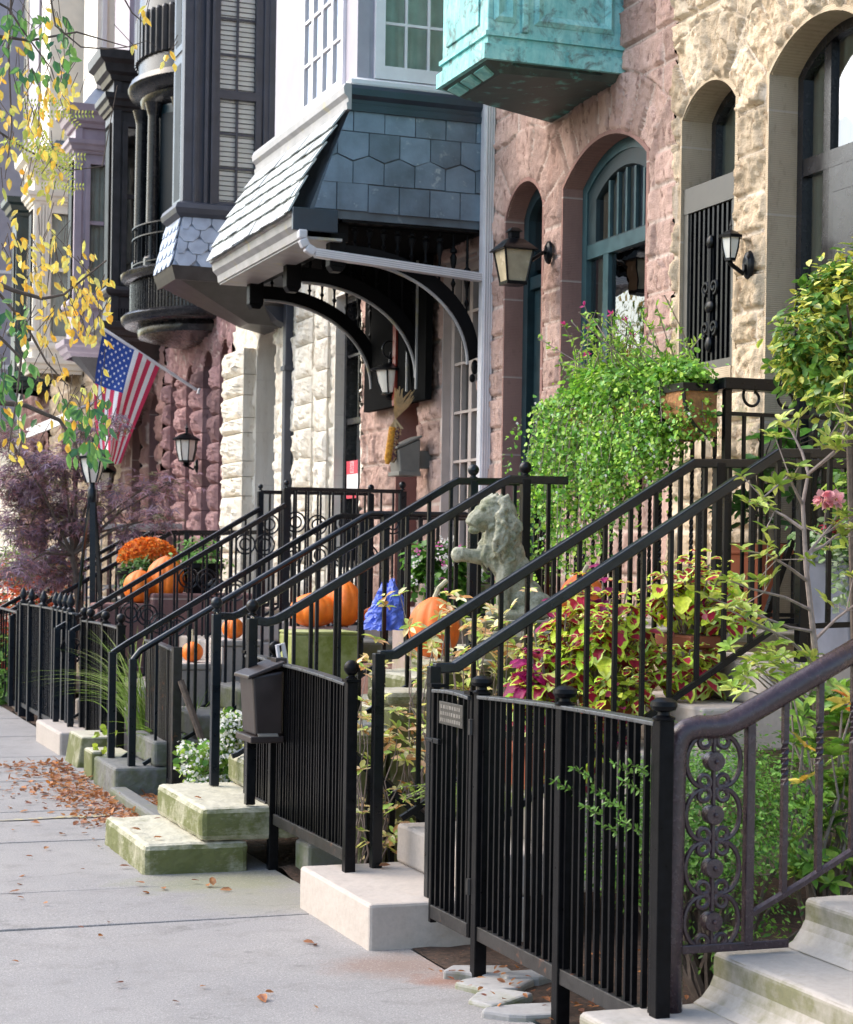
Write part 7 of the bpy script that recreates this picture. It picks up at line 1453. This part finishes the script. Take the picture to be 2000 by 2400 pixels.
# white begonias, grass, iris, green shrub at the left, orange-red shrub
t = plant('begonia', 'bed of white begonias under the black post', 'flower bed', (3.0,11.2,0)); lv = Leaves(); fl = Leaves()
for a0,a1,b0_,b1 in ((425,560,1745,1850),(520,570,1680,1760)):
    for k in range(130): p = np.array(FY(rg.uniform(a0,a1), rg.uniform(b0_,b1), 11.3+rg.uniform(-.15,.25))); n = 5; lv.add(p+rg.normal(0,.02,(n,3)), rdir(n,rg), rdir(n,rg,1.), .05, .045, pick(rg,n,GREEN+LIME)); n = 5; fl.add(p+np.array([-.02,-.06,.02])+rg.normal(0,.016,(n,3)), rdir(n,rg), rdir(n,rg)+np.array([-.3,-1,.5]), .026, .026, (.86,.86,.84), None, SM)
lv.build('foliage', M['leaf'], t); fl.build('flowers', M['petal'], t)
def blades(label, base, n, L, W, spread, cols, seed, cat='ornamental grass', name='ornamental_grass', dirx=(-1,-.4)):
    rg = np.random.default_rng(seed); t = plant(name, label, cat, base); V = []; Q = []; C = []; o = 0
    for k in range(n):
        b = np.array(base)+np.array([rg.normal(0,.05), rg.normal(0,.06), 0]); a = math.atan2(dirx[1],dirx[0])+rg.normal(0,spread); d = np.array([math.cos(a),math.sin(a),0]); l = L*rg.uniform(.55,1.1); bend = rg.uniform(.3,1.0); w_ = W*rg.uniform(.7,1.2); s = np.array([-d[1],d[0],0])*.7+np.array([0,0,.3]); c = pick(rg,1,cols)[0]; m_ = 9
        for q in np.linspace(0,1,m_): p = b+d*l*bend*(q**1.6)*.9+np.array([0,0,l*(q-.62*bend*q**2.2)]); ww = w_*(1-q**2.5)+.0005; V += [p-s*ww, p+s*ww]; C += [c,c]
        Q += [(o+2*i,o+2*i+1,o+2*i+3,o+2*i+2) for i in range(m_-1)]; o += 2*m_
    npmesh('blades', np.array(V), [np.array(Q)], np.array(C), M['leaf'], t); return t
gp = FX(312,1700,2.78); blades('fountain of long arching grass leaning over the ball-post fence', (2.78, 13.6, .28), 120, 1.0, .006, .7, [(.22,.36,.06),(.34,.48,.14),(.40,.46,.20),(.16,.28,.04)], 5)
blades('upright sword-like green leaves behind the dark stoop rail', (2.95, 12.9, .05), 46, .75, .014, 2.0, [(.26,.42,.05),(.34,.50,.08),(.18,.32,.04)], 6, 'plant', 'iris_plant', (0,-1))
t = plant('creeper', 'yellow-green sprig of heart-shaped leaves by the stone trough', 'plant', (2.6,13.6,0)); lv = Leaves(); 
for k in range(30): p = np.array(FY(rg.uniform(218,265), rg.uniform(1700,1790), 13.4)); lv.add([p],[rdir(1,rg)[0]],[np.array([-.3,-.9,.4])],.05,.05,pick(rg,1,[(.45,.55,.06),(.35,.48,.06)]))
lv.build('leaves', M['leaf'], t)
t = plant('shrub', 'rounded green shrub behind the low far fence at the left edge', 'shrub', (3.2,20.5,0)); lv = Leaves(); clump(lv, rg, FY(25,1575,20.5), (.55,.7,.45), 2200, .07, .035, GREEN, sub=90); lv.build('foliage', M['leaf'], t)
t = plant('firethorn', 'orange-red berried bush behind the far railings at the left edge', 'shrub', (3.4,22.6,0)); lv = Leaves(); clump(lv, rg, FY(60,1420,22.6), (.65,.5,.62), 3000, .05, .04, [(.72,.11,.03),(.80,.18,.04),(.55,.07,.03),(.10,.14,.03)], sub=160); clump(lv, rg, FY(30,1520,22.0), (.4,.4,.4), 1100, .05, .04, [(.72,.11,.03),(.62,.09,.03)], sub=60); lv.build('foliage', M['leaf'], t)
t = plant('shrub', 'light green plant above the far railings at the left edge', 'shrub', (4.3,26,1.0)); lv = Leaves(); clump(lv, rg, FY(25,1325,26), (.3,.3,.25), 420, .08, .05, LIME, sub=30); lv.build('foliage', M['leaf'], t)
p = FY(348,1290,17.6); t = plant('chrysanthemum', 'dome of orange chrysanthemums beneath the mauve house', 'flowers', (p.x,17.6,1.47)); fl = Leaves(); lv = Leaves(); n = 1500; d = rdir(n,rg,.5); d[:,2] = abs(d[:,2]); P = np.array(p)+d*np.array([.27,.22,.20])+np.array([0,0,-.10]); fl.add(P, rdir(n,rg)+d*.6, d, .04, .035, pick(rg,n,[(.82,.24,.03),(.72,.16,.02),(.88,.34,.06)]), None, OV); clump(lv, rg, FY(355,1345,17.42), (.30,.18,.16), 900, .05, .03, [(.08,.18,.04),(.13,.27,.06)], sub=50); lv.build('foliage', M['leaf'], t); fl.build('flowers', M['petal'], t)
p = FY(470,1310,16.6); t = plant('potted_plant', 'bright green feathery plant in the black round pot', 'plant', (p.x,16.6,1.4)); lv = Leaves(); clump(lv, rg, p, (.22,.2,.17), 800, .05, .02, [(.14,.34,.05),(.20,.44,.07),(.08,.2,.04)], sub=50); lv.build('foliage', M['leaf'], t)
# purple Japanese maple
ym_ = 19.6; t = plant('maple_tree', 'small purple-leaved maple behind the three-legged lamp post', 'tree', (FY(185,1500,ym_).x, ym_, 0)); lv = Leaves(); st = MB(); bs = Vector((FY(190,1500,ym_).x, ym_, 0)); PU = [(.23,.15,.20),(.33,.23,.32),(.17,.11,.155),(.42,.26,.32),(.20,.18,.09),(.34,.16,.17)]
st.tube([bs, FY(188,1450,ym_), FY(178,1340,ym_), FY(165,1280,ym_)], [.05,.045,.035,.03], 8)
for a, b, rx, rz, n in ((60,1120,.36,.28,900),(150,1090,.32,.24,700),(70,1230,.42,.30,1000),(170,1210,.30,.26,700),(120,1330,.34,.26,800),(40,1330,.24,.2,350),(330,1150,.34,.20,230),(400,1130,.24,.15,130),(300,1230,.2,.15,110),(230,1180,.25,.2,300),(380,1210,.22,.12,160),(190,1010,.20,.14,160),(265,1000,.18,.12,120),(30,1040,.2,.2,260)):
    c = FY(a, b, ym_+rg.uniform(-.4,.4)); cc = clump(lv, rg, c, (rx,.4,rz), int(n*.72), .10, .10, PU, up=.9, tp=ST, sub=max(8, n//22)); st.tube([FY(170,1300,ym_), FY(170,1300,ym_).lerp(c,.5)+Vector((0,0,.08)), c], [.02,.012,.006], 5); twigs(st, rg, c, [Vector(q) for q in cc[:8]], .006, .002)
lv.build('crown', M['leaf'], t); part('trunk', st, M['bark'], t, fix=False)
# street tree whose twigs hang in from the left
yt0 = 7.0; t = plant('street_tree', 'street tree with thin twigs of orange, yellow and green leaves hanging in at the left', 'tree', (-1.6, yt0, 0)); lv = Leaves(); st = MB(); f = lambda a, b, d=0: FY(a, b, yt0+d)
st.tube([(-1.6,yt0,0),(-1.58,yt0,1.5),(-1.5,yt0,3),(-1.4,yt0,4.6)], [.12,.10,.09,.07], 12)
YO = [(.95,.56,.07),(.97,.66,.10),(.92,.45,.05),(.97,.78,.16),(.90,.80,.22)]; GR = [(.07,.20,.06),(.14,.34,.08),(.05,.15,.08),(.22,.42,.10)]; YG = [(.55,.58,.10),(.65,.60,.14),(.42,.50,.10)]
LB = [([(-250,560),(-60,640),(30,680),(100,700),(150,690),(250,610)],.012,YO),([(-200,700),(0,690),(60,760),(110,850),(160,905)],.009,YO),([(-250,900),(0,943),(60,950),(140,985),(178,1040),(185,1075)],.013,GR+YO),([(-150,60),(0,85),(70,95),(180,75),(300,110)],.008,GR),([(-120,-60),(20,20),(60,80),(120,160),(150,260)],.006,YO+YG),([(-150,300),(0,310),(60,350),(160,400),(240,390),(275,200)],.006,YO+YG),([(30,-60),(20,120),(28,300),(12,420)],.006,YO+YG),([(110,-60),(130,60),(190,110),(250,115),(300,110),(345,95),(395,130)],.004,YO),([(120,560),(115,640),(110,690)],.004,YO),([(-200,760),(0,790),(50,840),(40,930),(20,1060)],.008,GR+YO),([(260,-60),(310,30),(345,60),(352,40)],.004,YO[:2])]
def hang(P, n, cols, L=.068, W=.030):
    n = int(n); lv.add(P, rg.normal(0,.45,(n,3))+np.array([.1,0,-1.0]), rdir(n,rg)*.7+np.array([-.3,-1,.2]), L*rg.uniform(.7,1.15,n), W*rg.uniform(.7,1.15,n), pick(rg,n,cols,.12), pick(rg,n,cols,.12))
for pts, r0, cols in LB:
    d = rg.uniform(-.5,.5); P = [f(x,y,d) for x, y in pts]; st.tube(P, [r0*(1-.75*i/(len(P)-1)) for i in range(len(P))], 6)
trunk = Vector((-1.45,yt0,3.6))
for pts, r0, cols in LB[:4]: st.tube([trunk, f(*pts[0])], [.03, r0], 6)
for (a0,a1,b0_,b1,n,cols) in ((0,240,560,800,120,YO),(120,260,640,800,52,YO),(0,120,560,720,12,YO+GR[:1]),(0,70,700,900,22,GR),(0,90,830,1010,26,GR),(150,260,930,1075,60,GR),(80,260,830,1060,34,YO),(130,240,900,1000,18,GR+YO),(0,60,930,1100,16,YO),(0,50,20,190,26,GR),(60,175,30,190,52,GR),(0,160,60,420,80,YO),(90,190,190,260,18,YO),(0,120,250,460,26,YG),(60,150,330,470,10,YO),(330,355,10,60,4,YO),(370,410,110,150,5,YO),(310,330,90,110,2,YO),(20,150,380,560,18,YO),(80,130,0,80,6,YO)):
    P = np.array([f(rg.uniform(a0,a1), rg.uniform(b0_,b1), rg.uniform(-.6,.6)) for k in range(n)]); hang(P, n, cols, *((.055,.026) if cols is GR else (.045,.020)))
    for k in range(0, n, 3): q = Vector(P[k]); st.tube([q+Vector((rg.normal(0,.03), rg.normal(0,.03), .07)), q], .0016, 4)
for k in range(15):                                     # feathery locust leaflets
    p = np.array(f(rg.uniform(5,115), rg.uniform(200,440), rg.uniform(-.3,.4))); d = np.array([rg.uniform(.3,1),0,rg.uniform(-.8,.1)]); d /= np.linalg.norm(d); n = 14; u_ = np.linspace(0,.16,n)[:,None]; 
    for s in (-1,1): lv.add(p+d*u_, np.repeat((np.array([-d[2],0,d[0]])*s+d*.4)[None],n,0), np.repeat(np.array([[0,-1,.2]]),n,0), .017, .008, pick(rg,n,YG), None, SM)
lv.build('leaves', M['leaf'], t); part('trunk', st, M['bark'], t, fix=False)
# fallen leaves
lv = Leaves(); FC = [(.28,.11,.05),(.40,.16,.06),(.20,.07,.04),(.44,.22,.09),(.55,.20,.04)]
def fallen(P, s=.05): n = len(P); A = rdir(n,rg); A[:,2] *= .25; Nn = rdir(n,rg)*.45+np.array([0,0,1]); P = np.array(P); P[:,2] += .008+.012*rg.random(n); k = rg.uniform(.6,1.2,n); lv.add(P, A, Nn, s*k, s*.55*k, pick(rg,n,FC,.2), pick(rg,n,FC,.2))
P = []
for k in range(900):
    y = 10.9+3.6*rg.random(); x = 2.36-abs(rg.normal(0,.20))*(1+.5*(y-11)/3)
    if y > 12.3 and y < 13.15: x -= .05
    P.append((x, y, 0))
fallen(P, .055); fallen([(2.5+.12*rg.random(), 11+1.3*rg.random(), .0) for k in range(120)], .05)
for a, b in ((60,2054),(40,2075),(105,1995),(48,2095),(40,2108),(60,2014),(280,2037),(230,1990),(330,2005),(300,2000),(417,2043),(340,2078),(385,2088),(448,2070),(710,2212),(290,2314),(622,2336),(112,2125),(30,1950),(190,1957),(140,1960),(95,1935),(60,1880),(180,1830),(170,1838),(250,1962),(215,1940),(545,2090),(500,2082),(20,1896),(110,1890),(620,1950),(330,1925),(290,1860),(610,2341),(735,2220)): fallen([tuple(G(a,b))], .06)
for a, b in ((955,2040),): fallen([(2.75,8.05,.19)], .06)
fallen([(2.0,9.7,.15),(2.15,10.1,.15),(2.3,9.6,.325),(2.05,9.4,.15)], .06); fallen([(rg.uniform(2.5,3.0), rg.uniform(5.4,6.7), .03) for k in range(70)], .035); fallen([(rg.uniform(2.68,3.6), rg.uniform(4.9,6.9), .0) for k in range(160)], .04)
for k in range(70): fallen([(rg.uniform(-.6,2.2), rg.uniform(5.2,17), 0)], .045)
o = lv.build('fallen_leaves', M['leaf']); tag(o, 'dry brown leaves drifted over the pavement edge', 'leaves', kind='stuff')
# trees across the street, seen only in the window panes
lv = Leaves(); 
for k, (x, y) in enumerate(((-9,22),(-9.5,29),(-9,36),(-9.5,43),(-9,50),(-9.5,58),(-9,67))):
    clump(lv, rg, (x,y,5.6), (2.6,3.4,3.0), 1100, .42, .28, YG+YO+GREEN, sub=60)
    clump(lv, rg, (x,y,3.0), (.25,.25,3), 60, .5, .3, [(.1,.08,.06)], sub=20)
o = lv.build('street_trees', M['leaf']); tag(o, 'yellowing trees across the street mirrored in the windows', 'trees', kind='stuff')
# ---------------------------------------------------------------- worn edges: cast and cut stone is never quite flat
tx = bpy.data.textures.new('wear', 'CLOUDS'); tx.noise_scale = .10; tx.noise_depth = 4
for o in list(bpy.data.objects):
    if o.type == 'MESH' and o.parent is not None and o.parent.get('category') in ('stoop', 'stone block') and ORG[o.name].y < 14.5:
        s_ = o.modifiers.new('cuts', 'SUBSURF'); s_.subdivision_type = 'SIMPLE'; s_.levels = s_.render_levels = 5
        d_ = o.modifiers.new('wear', 'DISPLACE'); d_.texture = tx; d_.texture_coords = 'GLOBAL'; d_.strength = .018 if o.data.materials[0] in (M['mossy'], M['darkstep']) else .007; d_.mid_level = .5
